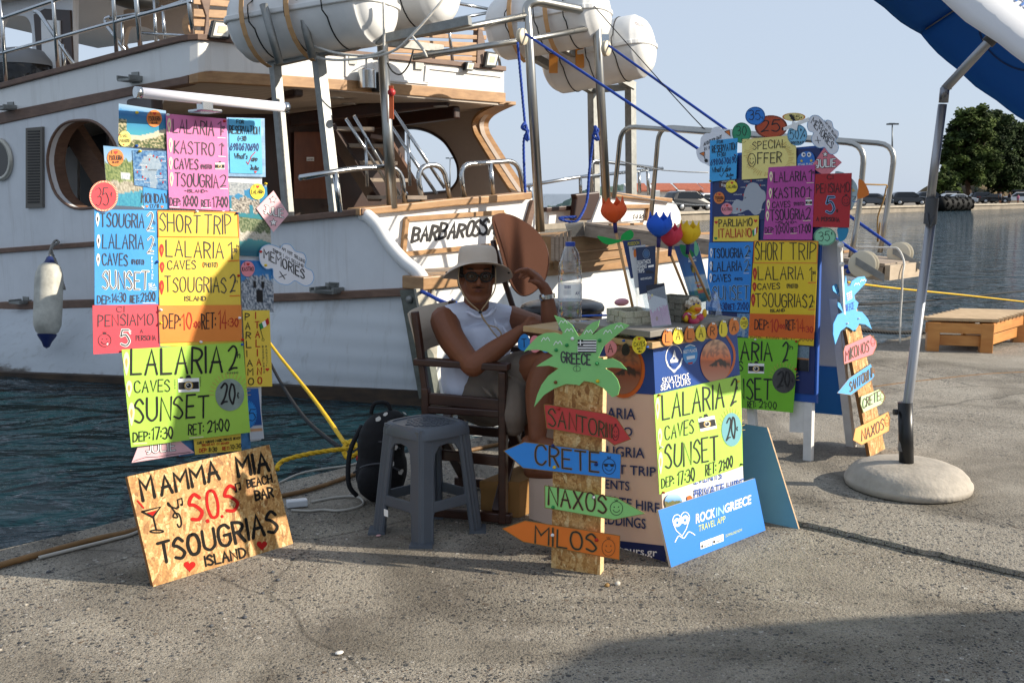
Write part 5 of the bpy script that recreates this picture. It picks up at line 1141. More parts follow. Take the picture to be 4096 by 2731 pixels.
def badge(f,x,y,rx,ry,m,lines,label,off,pl=STD,ink='black',a=0.0,rays=None,name='badge',rim=None):
    o=card(name,pl,off,f,oval(x,y,rx,ry,26,a),m,label,'badge','round paper badges')
    d=Decal(pl,off+.0012,f)
    if rays:
        for i in range(rays):
            t=2*math.pi*i/rays;d.line([(x+rx*.88*math.cos(t),y+ry*.88*math.sin(t)),(x+rx*.99*math.cos(t),y+ry*.99*math.sin(t))],rx*.05,rim or IK['cream'],caps=False)
    for it in lines:
        if it[0]=='heart':d.heart(x+it[1]*rx,y+it[2]*ry,it[3]*rx,IK['crimson'])
        else:
            t,x0,y0,x1,y1,h=it[:6];d.text(t,x+x0*rx,y+y0*ry,x+x1*rx,y+y1*ry,h*ry,(it[6]if len(it)>6 else .07)*rx,IK[ink]if len(it)<8 else IK[it[7]])
    d.build('lettering',o);return o
ILOVE=lambda w,sub=None:[('I',-.45,-.45,-.45,-.45,.4,.06),('heart',.05,-.6,.24),(w,-.8,.28,.85,.25,.5,.07)]+([(sub,-.35,.62,.4,.6,.2,.05)]if sub else[])
B_ORG,B_YEL,B_PNK,B_RED,B_GRN,B_BLU,B_LBL,B_TEAL=PAP('badge_orange','#e0813a'),PAP('badge_yellow','#f0d93f'),PAP('badge_pink','#e88f9a'),PAP('badge_red','#e0434e'),PAP('badge_green','#2f9268'),PAP('badge_blue','#2b86d2'),PAP('badge_lightblue','#7fbfe0'),PAP('badge_mint','#8fd0a8')
badge('A',1037,797,51,57,B_ORG,ILOVE('TSOUGRIA','ISLAND'),'orange I love Tsougria badge on the turquoise bay print',.0065)
badge('A',838,933,42,53,PAP('badge_paleyellow','#f0e27c'),[('SMALL',-.75,-.15,.55,-.2,.42,.06),('PARADISE',-.78,.45,.85,.42,.4,.06),('heart',-.15,.75,.15),('heart',-.85,-.5,.1)],'pale yellow Small Paradise badge on the turquoise bay print',.0085)
badge('A',776,1060,55,58,B_ORG,ILOVE('TSOUGRIA','ISLAND'),'orange I love Tsougria badge on the rocky coast print',.0085)
badge('A',1730,1287,49,53,B_YEL,ILOVE('LALARIA'),'yellow I love Lalaria badge on the rock arch print',.0055)
badge('D',1665,463,46,52,B_PNK,ILOVE('KASTRO'),'pink I love Kastro badge on the ruined gate print',.0055)
badge('A',697,1318,97,104,B_RED,[('35',-.55,.6,.35,.58,1.15,.06),('€',.5,.02,.62,.02,.3,.04)],'big red 35 euro badge with a striped rim on the water stand',.013,ink='grey',rays=56)
o=badge('D',1664,1440,62,95,B_BLU,[('5',.15,.45,.8,.45,.8,.09)],'blue price badge half behind the green sunset poster',.004,rays=30,rim=IK['navy'])

# pink price list
o=paper('A',[(1115,765),(1523,800),(1540,1418),(1138,1398)],C_PINK,.013,'pink price poster for Lalaria, Kastro, Caves and Tsougria on the water stand')
d=Decal(STD,.0145,'A');T=lambda t,x0,y0,x1,y1,h,w=8,m='grey',**k:d.text(t,x0,y0,x1,y1,h,w,IK[m],**k)
T('LALARIA',1165,890,1438,912,90);T('1',1466,908,1486,909,92);T('30',1488,868,1510,870,20,4);T('h',1494,890,1502,890,16,3)
T('KASTRO',1172,1030,1440,1046,84);T('1',1474,1040,1490,1041,80);T('h',1498,985,1506,985,18,3)
T('CAVES',1172,1135,1332,1138,68);T('(PHOTO)',1352,1134,1424,1136,28,4);d.camera(1478,1113,64,52)
T('TSOUGRIA',1178,1250,1468,1262,86);T('2',1482,1257,1518,1258,82)
T('~ISLAND~',1240,1293,1398,1296,20,4.5);T('DEP:',1143,1381,1212,1384,50,7);T('10:00',1228,1386,1330,1386,68,8);T('RET:',1355,1390,1415,1390,46,7);T('17:00',1432,1391,1532,1390,66,8)
for x,y,h in((1137,838,88),(1147,972,88),(1148,1094,78),(1153,1200,86)):d.drop(x,y,26,h,IK['cream'],C_PINK)
for x0,y0,x1,y1 in((1463,925,1514,929),(1468,1051,1516,1054),(1480,1268,1530,1270),(1142,1391,1205,1393),(1352,1397,1418,1398)):d.line([(x0,y0),(x1,y1)],5,IK['white'])
d.build('lettering',o);pins(STD,.013,'A',[(1127,773,'white'),(1506,815,'red')],o)
# reservation card
o=paper('A',[(1523,790),(1778,797),(1785,1190),(1530,1185)],mat('backing_blue_white','#8fb4d8',.4,var=.5,vscale=16),.0025,'blue and white picture backing behind the reservation card on the water stand','print','photo_print')
o=paper('A',[(1537,796),(1752,801),(1764,1170),(1547,1163)],C_LBL,.0055,'sky blue reservation card with a phone number on the water stand','card','notice_card')
d=Decal(STD,.007,'A');T('FOR',1590,830,1638,832,24,5,'black');T('RESERVATION',1543,897,1745,905,52,6,'black');T('(+30)',1600,948,1655,948,32,4.5,'black')
T('6980670690',1549,1010,1736,1014,46,6,'navy');T("What's",1577,1066,1664,1068,34,5.5,'black');T('app',1690,1085,1730,1086,34,5,'black');d.line([(1657,1088),(1668,1105),(1690,1050),(1716,1022)],6,IK['red']);T('Julie',1682,1140,1742,1144,30,5,'black');d.heart(1717,1156,9,IK['crimson'])
d.build('lettering',o)
# small blue date card
o=paper('A',[(962,1250),(1134,1275),(1139,1405),(968,1405)],C_BLUE,.0065,'small blue Monday 17/8 card under the sea map print','card','notice_card')
d=Decal(STD,.008,'A');T('MONDAY',952,1362,1130,1364,60,8);T('17/8',1007,1398,1070,1397,24,5);d.heart(988,1387,10,IK['orange']);d.heart(1090,1390,10,IK['orange']);d.build('lettering',o)
# julie diamond
o=paper('A',[(1838,1282),(1940,1440),(1838,1560),(1722,1400)],C_PPNK,.008,'pale pink Julie diamond on the edge of the water stand','card','diamond_card')
d=Decal(STD,.0095,'A');d.star(1834,1342,27,IK['black']);d.star(1834,1342,20,IK['white'],.0008);d.star(1838,1495,30,IK['black']);d.star(1838,1495,23,IK['white'],.0008);d.otext('JULIE',1775,1432,1905,1462,52,7,IK['white'],IK['black'],wo=1.9);d.build('lettering',o)
# tall blue list
o=paper('D',[(635,65),(1058,68),(1064,705),(636,705)],C_BLUE,.007,'blue price poster for Tsougria, Lalaria, Caves and Sunset on the water stand')
d=Decal(STD,.0085,'D');T('TSOUGRIA',676,178,968,188,92);T('LALARIA',690,322,965,330,96);T('CAVES',690,436,858,440,76);T('(PHOTO)',886,432,968,434,32,4.5)
d.otext('2',990,202,1024,203,112,7,IK['grey'],IK['white'],wo=2.1);d.otext('2',992,355,1028,356,112,7,IK['grey'],IK['white'],wo=2.1);T('h',1030,165,1042,165,30,4);T('h',1032,310,1044,310,30,4)
d.otext('SUNSET',690,596,995,602,118,8,IK['grey'],IK['white'],wo=2.1);T('DEP:',655,695,742,697,54,7);T('14:30',752,688,848,684,60,7);T('RET:',876,690,934,690,48,7);T('21:00',946,684,1044,678,60,7)
for i,c in enumerate('FROM'):T(c,1018,398+i*22,1027,398+i*22,15,3,'white')
for i,c in enumerate('THE'):T(c,1020,490+i*21,1028,490+i*21,14,3,'white')
T('SEA',998,580,1042,580,20,4,'white')
for x0,y0,x1,y1 in((990,210,1040,212),(992,362,1034,364),(960,692,1045,692)):d.line([(x0,y0),(x1,y1)],4,IK['white'])
for y in(590,603):d.line([(1000,y),(1015,y-5),(1030,y+3),(1052,y-2)],4,IK['white'])
for x,y,h in((656,128,84),(662,274,84),(660,398,76)):d.drop(x,y,25,h,IK['white'],IK['grey']);
d.build('lettering',o);pins(STD,.007,'D',[(1056,415,'blue')],o)
# yellow short trip list with its orange time strip
o=paper('D',[(1060,70),(1600,80),(1626,972),(1078,982)],C_YEL,.010,'yellow short trip poster on the water stand')
d=Decal(STD,.0115,'D');T('SHORT',1075,205,1345,222,118,9);T('TRIP',1375,226,1555,230,128,9)
d.line([(1062,74),(1598,84),(1606,250),(1066,246),(1062,74)],7,IK['orange'])
T('LALARIA',1118,375,1502,395,108,9);T('1',1538,395,1560,397,112,9);T(':30',1562,352,1594,352,28,5);T('h',1592,318,1603,318,18,4);T('CAVES',1128,466,1316,462,58,7);T('PHOTO',1372,452,1452,450,30,4.5);T('(',1362,455,1368,455,36,4,'red');T(')',1456,455,1462,455,36,4,'red')
T('TSOUGRIAS',1110,616,1520,622,100,8);T('2',1548,622,1580,624,116,9);T('h',1584,556,1596,556,26,4);T('ISLAND',1243,676,1384,675,30,6)
for x,y,h in((1086,335,80),(1090,448,66),(1087,582,88)):d.drop(x,y,32,h,IK['crimson'],IK['orange'])
for x0,y0,x1,y1 in((1535,410,1608,406),(1545,645,1612,642)):d.line([(x0,y0),(x1,y1)],8,IK['orange'])
d.build('lettering',o);pins(STD,.010,'D',[(1320,77,'white'),(1590,90,'navy'),(1602,508,'red')],o)
o=paper('D',[(1065,708),(1622,705),(1627,945),(1075,958)],C_ORG,.0145,'orange departure strip 10:00 to 14:30 on the yellow poster of the water stand','card','notice_card')
d=Decal(STD,.016,'D');T('DEP:',1098,862,1212,862,92,8,'black');T('10',1226,876,1290,866,110,8,'red');T(':00',1302,858,1345,858,42,6,'red');T('RET:',1358,866,1448,862,100,8,'black');T('14',1470,864,1520,864,122,8,'red');T(':30',1534,850,1600,850,56,7,'red');d.build('lettering',o)
pins(STD,.0145,'D',[(1078,738,'white'),(1078,826,'yellow'),(1608,792,'white'),(1628,938,'red'),(1348,953,'white')],o)
# red card
o=paper('D',[(622,708),(1063,700),(1072,1010),(628,1036)],C_RED,.008,'red Ci Pensiamo 5 euro poster on the water stand')
d=Decal(STD,.0095,'D');T('CI',785,752,835,752,38,6);T('PENSIAMO',660,848,1030,838,74,8);d.otext('5',815,975,868,975,104,10,IK['grey'],IK['white'],wo=2.0);T('€',866,900,884,900,24,4,'white');T('A',943,894,960,892,26,5);T('PERSONA',916,944,1046,940,32,5);d.smile(704,942,43,5,IK['grey']);d.disc(722,966,6,8,IK['white']);d.build('lettering',o)
# green sunset poster
o=paper('D',[(818,1005),(1632,955),(1682,1560),(882,1660)],C_GRN,.019,'green Lalaria sunset poster on the water stand')
d=Decal(STD,.0205,'D');T('LALARIA',882,1175,1492,1150,170,17,'black');T('2',1540,1140,1592,1140,165,15,'black');T('h',1596,1060,1612,1060,40,6,'black');T('SWIMMING',1524,1168,1600,1165,12,2.5)
T('CAVES',905,1292,1142,1285,78,9,'black');d.camera(1268,1235,142,108,-.04);T('SUNSET',908,1492,1400,1455,150,15,'black')
T('DEP:',895,1622,1005,1610,62,9,'black');T('17:30',1020,1608,1162,1602,78,10,'black');T('RET:',1266,1578,1368,1566,72,9,'black');T('21:00',1396,1562,1540,1548,78,10,'black')
for x,y,h in((850,1090,140),(868,1262,100),(884,1430,140)):d.drop(x,y,42,h,IK['cream'],IK['gold'])
cx,cy=1544,1308
for i in range(17):
    a=R(180+i*180/16);d.line([(cx+108*math.cos(a),cy+115*math.sin(a)),(cx+140*math.cos(a),cy+150*math.sin(a))],4,IK['gold'])
d.disc(cx,cy,97,108,mat('grey_disc','#8d9c94',.4,var=.2,vscale=14));d.text('20',1488,1372,1580,1364,140,13,IK['black'],o=.0015);d.text('€',1594,1332,1608,1332,38,5,IK['black'],o=.0015)
for i,c in enumerate('PHOTO'):T(c,1174,1215+i*13,1179,1215+i*13,9,2);T(c,1344,1198+i*13,1350,1198+i*13,9,2)
for x0,y0,x1,y1 in((900,1636,985,1632),(1275,1597,1365,1590)):d.line([(x0,y0),(x1,y1)],8,IK['cream'])
d.build('lettering',o);pins(STD,.019,'D',[(1626,970,'blue')],o)
# vertical italian card
o=paper('D',[(1630,742),(1812,740),(1830,1252),(1655,1255)],C_YEL,.009,'yellow upright Parliamo Italiano card on the water stand','card','notice_card')
d=Decal(STD,.0105,'D')
for i,c in enumerate('PARLIAMO'):T(c,1648+i*3,805+i*62,1676+i*4,805+i*62,44,7,'black')
for i,c in enumerate('ITALIANO'):T(c,1712+i*3-(0 if c !='I' else-6),798+i*62,1738+i*3,798+i*62,44,8,'red')
for i,c in enumerate('BUONGIORNO'):T(c,1762+i,990+i*19,1770+i,990+i*19,13,2.5)
for i,c in enumerate('RAGAZZI'):T(c,1785+i,990+i*21,1794+i,990+i*21,13,2.5)
d.poly([(1740,835),(1760,822),(1772,858),(1750,872)],IK['green']);d.poly([(1760,822),(1782,808),(1792,845),(1772,858)],IK['white']);d.poly([(1782,808),(1803,790),(1810,830),(1792,845)],IK['red']);d.line([(1742,838),(1768,930)],4,IK['black']);d.ring(1768,938,8,8,3,IK['black']);d.heart(1797,1138,13,IK['crimson']);d.build('lettering',o)
# memories cloud
def cloud(o_pts):return cmc(o_pts,3)
def memories(pl,f,ox,oy,k,off,label,rot=0.0):
    c,s=math.cos(rot),math.sin(rot);q=lambda x,y:(ox+((x-1925)*c-(y-435)*s)*k,oy+((x-1925)*s+(y-435)*c)*k)
    CL=[(1742,365),(1760,318),(1805,298),(1850,308),(1885,320),(1905,298),(1950,300),(1988,345),(2040,358),(2058,400),(2050,450),(2095,475),(2110,522),(2092,562),(2055,577),(2015,560),(1980,542),(1940,568),(1880,560),(1838,520),(1832,462),(1790,464),(1752,425)]
    o=card('cloud_card',pl,off,f,cmc([q(*p)for p in CL],3),C_PWHT,label,'card','white memories clouds')
    d=Decal(pl,off+.0012,f);tx=lambda t,x0,y0,x1,y1,h,w:d.text(t,*q(x0,y0),*q(x1,y1),h*k,w*k,IK['black'],up=((q(0,-1)[0]-q(0,0)[0]),(q(0,-1)[1]-q(0,0)[1])))
    tx('I AM NOT SELLING',1882,325,2048,425,20,3.5);tx('TRIPS! I AM SELLING',1833,345,2038,455,20,3.5);tx('MEMORIES',1775,388,2045,530,62,8)
    d.line([q(1880,480),q(1915,530)],6*k,IK['grey']);d.line([q(1875,520),q(1925,500)],5*k,IK['grey']);d.line(cmc([q(*p)for p in CL],3)+[q(*CL[0])],5*k,mat('ink_paleblue','#7fb0dc',.6));d.build('lettering',o);return o
o=memories(STD,'D',1925,435,1.0,.0115,'white memories cloud at the edge of the water stand');pins(STD,.0115,'D',[(1750,347,'red'),(1783,438,'yellow')],o)
# bottom pieces
o=paper('H',[(935,125),(1205,100),(1308,185),(885,252)],C_PPNK,.005,'pale pink Julie card hanging below the green poster of the water stand','card','diamond_card',grid=1)
d=Decal(STD,.0065,'H');d.otext('JULIE',985,192,1178,166,62,8,IK['white'],IK['black'],wo=1.9);d.line([(900,240),(980,215),(1060,212),(1150,196),(1280,180)],4,IK['black']);d.build('lettering',o)
o=paper('H',[(1300,80),(1618,55),(1622,170),(1312,198)],C_YEL,.006,'small yellow early morning card below the green poster','card','notice_card')
d=Decal(STD,.0075,'H');T('EARLY MORNING MAGIC! PRIVATE BEACH',1326,128,1614,92,16,3.5,'black');T('BREAKFAST ON BOARD!',1358,141,1538,125,14,3,'red');T('DEP:',1340,182,1390,178,24,5,'red');T('8:30',1402,178,1458,174,28,5,'black');T('RET:',1495,168,1542,165,22,5,'red');T('10:30',1548,162,1620,152,30,5,'black');d.build('lettering',o)

# ---------------------------------------------------------------- OSB sign leaning on the quay
def osb(name='osb_board',k=1.0):
    if name in MATS:return MATS[name]
    m=bpy.data.materials.new(name);m.use_nodes=True;t=m.node_tree;b=t.nodes["Principled BSDF"];b.inputs['Roughness'].default_value=.65;L=t.links.new;tc=t.nodes.new('ShaderNodeTexCoord');last=None;hlast=None
    base=t.nodes.new('ShaderNodeRGB');base.outputs[0].default_value=(*srgb('#b98a4c'),1);last=base.outputs[0]
    for i,(rot,sc_,str_,th)in enumerate(((20,26,.16,.0),(75,24,.18,.1),(-40,30,.16,.2),(50,22,.2,.3),(-15,34,.15,.35),(110,26,.17,.4))):
        mp=t.nodes.new('ShaderNodeMapping');mp.vector_type='TEXTURE';mp.inputs['Rotation'].default_value=(R(rot)if i%2 else 0,0 if i%2 else R(rot),R(30*i));mp.inputs['Scale'].default_value=(1,1/str_,1)if i%2 else(1/str_,1,1);mp.inputs['Location'].default_value=(i*3.1,i,i*1.7);L(tc.outputs['Object'],mp.inputs[0])
        v=t.nodes.new('ShaderNodeTexVoronoi');v.inputs['Scale'].default_value=sc_*k;L(mp.outputs[0],v.inputs['Vector']);sp=t.nodes.new('ShaderNodeSeparateColor');L(v.outputs['Color'],sp.inputs[0])
        gt=t.nodes.new('ShaderNodeMath');gt.operation='GREATER_THAN';gt.inputs[1].default_value=.55;L(sp.outputs[0],gt.inputs[0])
        r=ramp(t,sp.outputs[1],[(.0,'#96662e'),(.2,'#b58544'),(.6,'#c99c5e'),(.85,'#d6b073'),(1,'#e2c690')]);mx=t.nodes.new('ShaderNodeMix');mx.data_type='RGBA';L(gt.outputs[0],mx.inputs[0]);L(last,mx.inputs[6]);L(r.outputs[0],mx.inputs[7]);last=mx.outputs[2]
    n=t.nodes.new('ShaderNodeTexNoise');n.inputs['Scale'].default_value=120;n.inputs['Detail'].default_value=2;L(tc.outputs['Object'],n.inputs['Vector']);rr_=ramp(t,n.outputs['Fac'],[(.3,'#b9a68a'),(.7,'#ffffff')])
    mx=t.nodes.new('ShaderNodeMix');mx.data_type='RGBA';mx.blend_type='MULTIPLY';mx.inputs[0].default_value=.75;L(last,mx.inputs[6]);L(rr_.outputs[0],mx.inputs[7]);L(mx.outputs[2],b.inputs['Base Color'])
    bp=t.nodes.new('ShaderNodeBump');bp.inputs['Strength'].default_value=.25;bp.inputs['Distance'].default_value=.003;L(mx.outputs[2],bp.inputs['Height']);L(bp.outputs[0],b.inputs['Normal']);MATS[name]=m;return m
M_OSB=osb('osb_board',2.6);M_OSBE=mat('osb_edge','#8a5f34',.8,var=.4,vscale=120)
gl,gr=G('H',1030,1085),G('H',1970,795);hd=(gr-gl).normalized();upd=(ZUP+Vector((-hd.y,hd.x,0))*.34).normalized();SG=Pl(gl,hd.cross(upd))
sg=thing('bar_sign','OSB beach bar sign painted in black and red, leaning by the water','sign',gl)
bm=B();a=[SG.hit('H',x,y)for x,y in((855,345),(1810,130),(1970,795),(1030,1085))];add_hexa(bm,[p-SG.n*.02 for p in a],a)
for q in bm.faces:q.material_index=0 if len(q.verts)==4 and abs(q.normal.dot(SG.n))>.9 else 1
bm.normal_update()
for q in bm.faces:q.material_index=0 if abs(q.normal.dot(SG.n))>.9 else 1
sb=obj('board',bm,[M_OSB,M_OSBE],sg)
d=Decal(SG,.0012,'H');PT=mat('sign_paint_black','#1d1b19',.75,spec=.12);PR=mat('sign_paint_red','#a8201c',.75,spec=.12)
def ST(t,x0,y0,x1,y1,h,w,m=PT,**k):d.text(t,x0,y0,x1,y1,h,w,m,up=(-.17,-1),jit=.02,**k)
ST('M',962,505,1040,480,140,24);ST('AMMA',1088,468,1475,362,122,26);ST('MIA',1605,345,1808,302,122,26);ST('BEACH',1666,420,1830,382,52,13);ST('BAR',1720,505,1838,478,66,15)
ST('S',1295,648,1365,620,170,25,PR);ST('O',1408,628,1478,612,180,25,PR);ST('S',1528,590,1602,562,170,25,PR);d.disc(1395,643,13,14,PR);d.disc(1493,612,10,11,PR)
ST('TSOUGRIAS',1082,930,1868,712,138,24);ST('ISLAND',1385,945,1655,885,66,15)
d.heart(1275,945,40,PR);d.heart(1760,805,36,PR)
d.line([(955,580),(1080,548),(1028,618),(955,580)],15,PT);d.line([(1030,615),(1052,705)],13,PT);d.ring(1055,712,45,9,11,PT);d.poly([(985,588),(1055,570),(1028,608)],PR);d.line([(925,508),(965,555)],13,PR)
d.line([(p.x,p.y)for p in catmull([(1190,560,0),(1135,540,0),(1130,520,0),(1160,560,0),(1195,615,0),(1165,615,0),(1175,590,0),(1205,600,0),(1220,660,0),(1205,685,0),(1192,665,0)],5)],12,PT)
for x,y in((1200,545),(1590,440)):d.line([(x,y),(x-8,y-45),(x+22,y-55),(x+28,y-18)],10,PT);d.disc(x-3,y+4,10,9,PT);d.disc(x+22,y-12,10,9,PT)
d.build('lettering',sb)

# ================================================================ the sales booth
cb,ct=G('W',1530,1290),P('W',1497,772,4.02)
LF=Pl(cb,U45.cross(ct-cb));RF=Pl(cb,V45.cross(ct-cb))
booth=thing('sales_booth','folding sales booth with cream and blue printed panels and a stepped wooden top','booth',(cb+V45*.3+U45*.35)*1.0)
M_CREAM=mat('panel_cream','#dcc3b0',.45,var=.04,vscale=3);M_PBLUE=mat('panel_blue','#16458f',.4,var=.05,vscale=5);M_NAVY=mat('panel_navy','#1a2a5c',.4);M_TXT=mat('print_navy','#1f3566',.5);M_PLY=wood('plywood','#a08055','#c9aa7c',5,(2,2,9),.6);M_PWH=mat('panel_white','#e8e6e2',.4)
lp=[('W',1180,800),('W',1497,775),('W',1530,1290),('W',1180,1245)]
def sheet3(name,pl,pts,off,m,parent,th=.003):
    bm=B();a=[pl.hit(f,x,y,off)for f,x,y in pts];add_hexa(bm,[p-pl.n*th for p in a],a);return obj(name,bm,m,parent)
left=sheet3('left_panel',LF,[('W',1215,790),('W',1497,775),('W',1530,1290),('W',1215,1240)],-.002,M_CREAM,booth,.02)
sheet3('blue_header',LF,[('L',-200,150),('L',462,125),('L',480,490),('L',150,470),('L',-200,450)],.0015,M_PBLUE,left);sheet3('navy_footer',LF,[('L',-100,1300),('L',250,1360),('L',538,1392),('L',540,1490),('L',265,1455),('L',-100,1400)],.0015,M_NAVY,left)
d=Decal(LF,.003,'L');M_ORING=mat('print_orange','#c9652a',.45)
d.disc(290,345,128,165,M_ORING);
d.build('ring_print',left)
def disc_photo(pl,f,x,y,rx,ry,fn,off,parent,name='photo_print'):
    bm=B();lay=bm.loops.layers.float_color.new('print');cc={};nr,na=10,36;rows=[];c=bm.verts.new(pl.hit(f,x,y,off));cc[c]=fn(.5,.5)
    for i in range(1,nr+1):
        row=[]
        for k in range(na):
            a=2*math.pi*k/na;u,v=math.cos(a)*i/nr,math.sin(a)*i/nr;w=bm.verts.new(pl.hit(f,x+u*rx,y+v*ry,off));cc[w]=fn(.5+u/2,.5+v/2);row.append(w)
        rows.append(row)
    for k in range(na):bm.faces.new((c,rows[0][k],rows[0][(k+1)%na]))
    for a,b_ in zip(rows,rows[1:]):
        for k in range(na):bm.faces.new((a[k],b_[k],b_[(k+1)%na],a[(k+1)%na]))
    for q in bm.faces:
        for l in q.loops:l[lay]=(*cc[l.vert],1)
        q.normal_update()
        if q.normal.dot(pl.n)<0:q.normal_flip()
    return obj(name,bm,vcol_mat('printed_photo'),parent,recalc=False)
def pic_dusk(u,v):c=pic_sunset(u,v);return lerp3(c,S_('#3a2018'),.45)
disc_photo(LF,'L',285,338,112,148,pic_dusk,.005,left)
d=Decal(LF,.004,'L')
for t,x0,y0,x1,y1,h in(('LALARIA',70,622,360,638,66),('KASTRO',70,730,342,738,56),('TSOUGRIA',40,845,415,868,62),('SUNSET TRIP',30,945,482,978,58),('EVENTS',108,1040,325,1062,55),('PRIVATE HIRE',80,1130,505,1195,60),('WEDDINGS',95,1248,422,1290,62)):d.print(t,x0,y0,x1,y1,h,M_TXT,.012);d.build('lettering',left);d=Decal(LF,.004,'L')
d.print('skiathosseatours.gr',-60,1405,490,1455,48,IK['white'],.012)
d.build('lettering',left)
right=sheet3('right_panel',RF,[('W',1497,775),('W',1692,755),('W',1712,1205),('W',1530,1290)],-.002,M_PWH,booth,.02)
sheet3('blue_header',RF,[('L',462,125),('L',965,75),('L',985,372),('L',480,488)],.0015,M_PBLUE,right)
d=Decal(RF,.003,'L');d.line([(p.x,p.y)for p in catmull([(895,125,0),(945,210,0),(950,290,0),(920,360,0),(860,410,0)],6)],16,M_ORING);d.build('ring_print',right);d=Decal(RF,.003,'L')
d.ring(592,268,49,74,5,IK['white'],a0=20,a1=340,n=30);d.line([(592,355),(556,318),(545,285)],9,IK['white']);d.line([(592,355),(628,312),(640,275)],9,IK['white']);d.poly([(572,300),(612,296),(618,282),(604,262),(600,240),(594,222),(588,240),(584,264),(568,285)],IK['white']);d.disc(592,272,7,7,M_PBLUE,.001);d.disc(588,312,18,9,M_PBLUE,.001)
d.disc(688,248,44,62,mat('print_lightblue','#3a8fd0',.4));d.print('BEST PLACE',648,245,728,232,20,IK['white'],.012,.001);d.poly([(666,262),(716,254),(716,272),(668,282)],mat('print_white','#dfe6ee',.4),.001);d.poly([(672,300),(706,294),(700,306),(680,308)],IK['red'],.001);d.line([(660,205),(688,192),(716,200)],5,IK['white'],.001)
d.build('emblem',right);d=Decal(RF,.003,'L');d.print('SKIATHOS',520,425,680,395,38,IK['white'],.004);d.print('SEA',512,466,572,452,36,IK['white'],.02);d.print('TOURS',578,450,690,428,36,IK['white'],.004)
d.build('lettering',right);d=Decal(RF,.003,'L');d.print('EVENTS',715,1025,880,990,48,mat('print_blue','#2f55a0',.5),.012);d.print('PRIVATE HIRE',712,1110,1010,1040,55,mat('print_blue','#2f55a0',.5),.012);d.build('lettering',right);d=Decal(RF,.003,'L');d.disc(685,1108,16,18,M_ORING)
d.build('bullet_mark',right)
disc_photo(RF,'L',840,290,92,130,pic_sunset,.0045,right)
def pic_bayr(u,v):return lerp3(S_('#bcd4ea'),S_('#3f86c0'),v*2)if v<.45+.1*nz(u,v,5,20)else lerp3(S_('#7a6a44'),S_('#3f5a30'),.5+nz(u,v,18,21))
disc_photo(RF,'L',588,1130,52,55,pic_bayr,.0045,right)
# tops: a lower plank over the cream side, a raised one over the blue side, and the body inside
zl=LF.hit('E',1700,905,.05).z;A0,A1=LF.hit('E',1330,893,.07),LF.hit('E',2200,905,.07);B0,B1=RF.hit('E',2185,868,.06),RF.hit('W',1700,733,.06)
bm=B();z0=(A0.z+A1.z)/2;p0,p1=Vector((A0.x,A0.y,z0)),Vector((A1.x,A1.y,z0));ab=(p1-p0).normalized();inw=Vector((-ab.y,ab.x,0));inw=inw if inw.y>0 else-inw
extrude_poly(bm,[p0,p1,p1+inw*.42,p0+inw*.42],(0,0,-.026));top1=obj('lower_top',bm,M_PLY,booth,bevel=.003)
bm=B();z1=(B0.z+B1.z)/2;r0,r1=Vector((B0.x,B0.y,z1)),Vector((B1.x,B1.y,z1));rb=(r1-r0).normalized();inr=Vector((-rb.y,rb.x,0));inr=inr if inr.y>0 else-inr
extrude_poly(bm,[r0,r1,r1+inr*.40,r0+inr*.40],(0,0,-.026));add_fs=obj('upper_top',bm,[wood('plywood_grey','#6f6a62','#8d8880',4,(2,2,6),.6)],booth,bevel=.003)
bm=B();qx=[p0+inw*.40+ab*.05,p0+inw*.40+ab*.6,r0+inr*.37+rb*.1]
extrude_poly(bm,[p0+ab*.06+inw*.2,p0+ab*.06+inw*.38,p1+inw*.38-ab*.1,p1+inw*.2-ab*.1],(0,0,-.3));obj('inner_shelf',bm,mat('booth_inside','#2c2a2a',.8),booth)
LTOP,RTOP=z0,z1
# letter discs pinned along both tops
LT=Pl(A0+LF.n*.006,LF.n);
lt_g='paper letter discs pinned along the booth top'
def letter(pl,f,x,y,rx,ry,m,ch,cn,where,off=.003,a=0.0):
    o=card('letter_disc',pl,off,f,oval(x,y,rx,ry,22,a,.06),m,'%s paper disc with the letter %s %s'%(cn,ch,where),'letter disc',lt_g)
    d=Decal(pl,off+.0012,f);d.text(ch,x-rx*.38,y+ry*.5,x+rx*.38,y+ry*.46,ry*1.0,rx*.13,IK['black']);d.build('lettering',o);return o
RT_=Pl(r0-inr*.004,-inr);LT_=Pl(p0-inw*.004,-inw)
for i,(x,y,ch,cn,m,w)in enumerate(((553,150,'L','orange',B_ORG,'first in the Lalaria row'),(616,140,'A','yellow',B_YEL,'second in the Lalaria row, between two orange discs'),(685,132,'L','orange',B_ORG,'between the two yellow A discs'),(753,124,'A','yellow',B_YEL,'just before the orange R disc'),(822,110,'R','orange',B_ORG,'in the Lalaria row'),(886,98,'I','yellow',B_YEL,'in the Lalaria row'),(950,84,'A','orange',B_ORG,'ending the Lalaria row'))):
    o=letter(RT_,'L',x,y,31 if i !=5 else 25,50,m,ch,cn,w);pins(RT_,.003,'L',[(x-6,y-44,'white'),(x+8,y-44,'white')]if i<3 else[(x,y-44,'white')],o,.005)
for x,y,ch,cn,m,w,r in((1338,960,'T','blue',B_BLU,'at the end of the lower top',(42,57)),(1415,968,'S','pink',B_PNK,'half behind the green palm leaf',(42,57)),(1490,972,'O','blue',B_BLU,'behind the green palm leaf',(40,55)),(1918,995,'A','pink',B_PNK,'beside the flag of the palm',(40,55))):
    letter(LT_,'E',x,y,r[0],r[1],m,ch,cn,w)
o=letter(LT_,'L',302,222,24,36,mat('paper_black','#1a1b1e',.5),'G','black','on the dark sunset print')
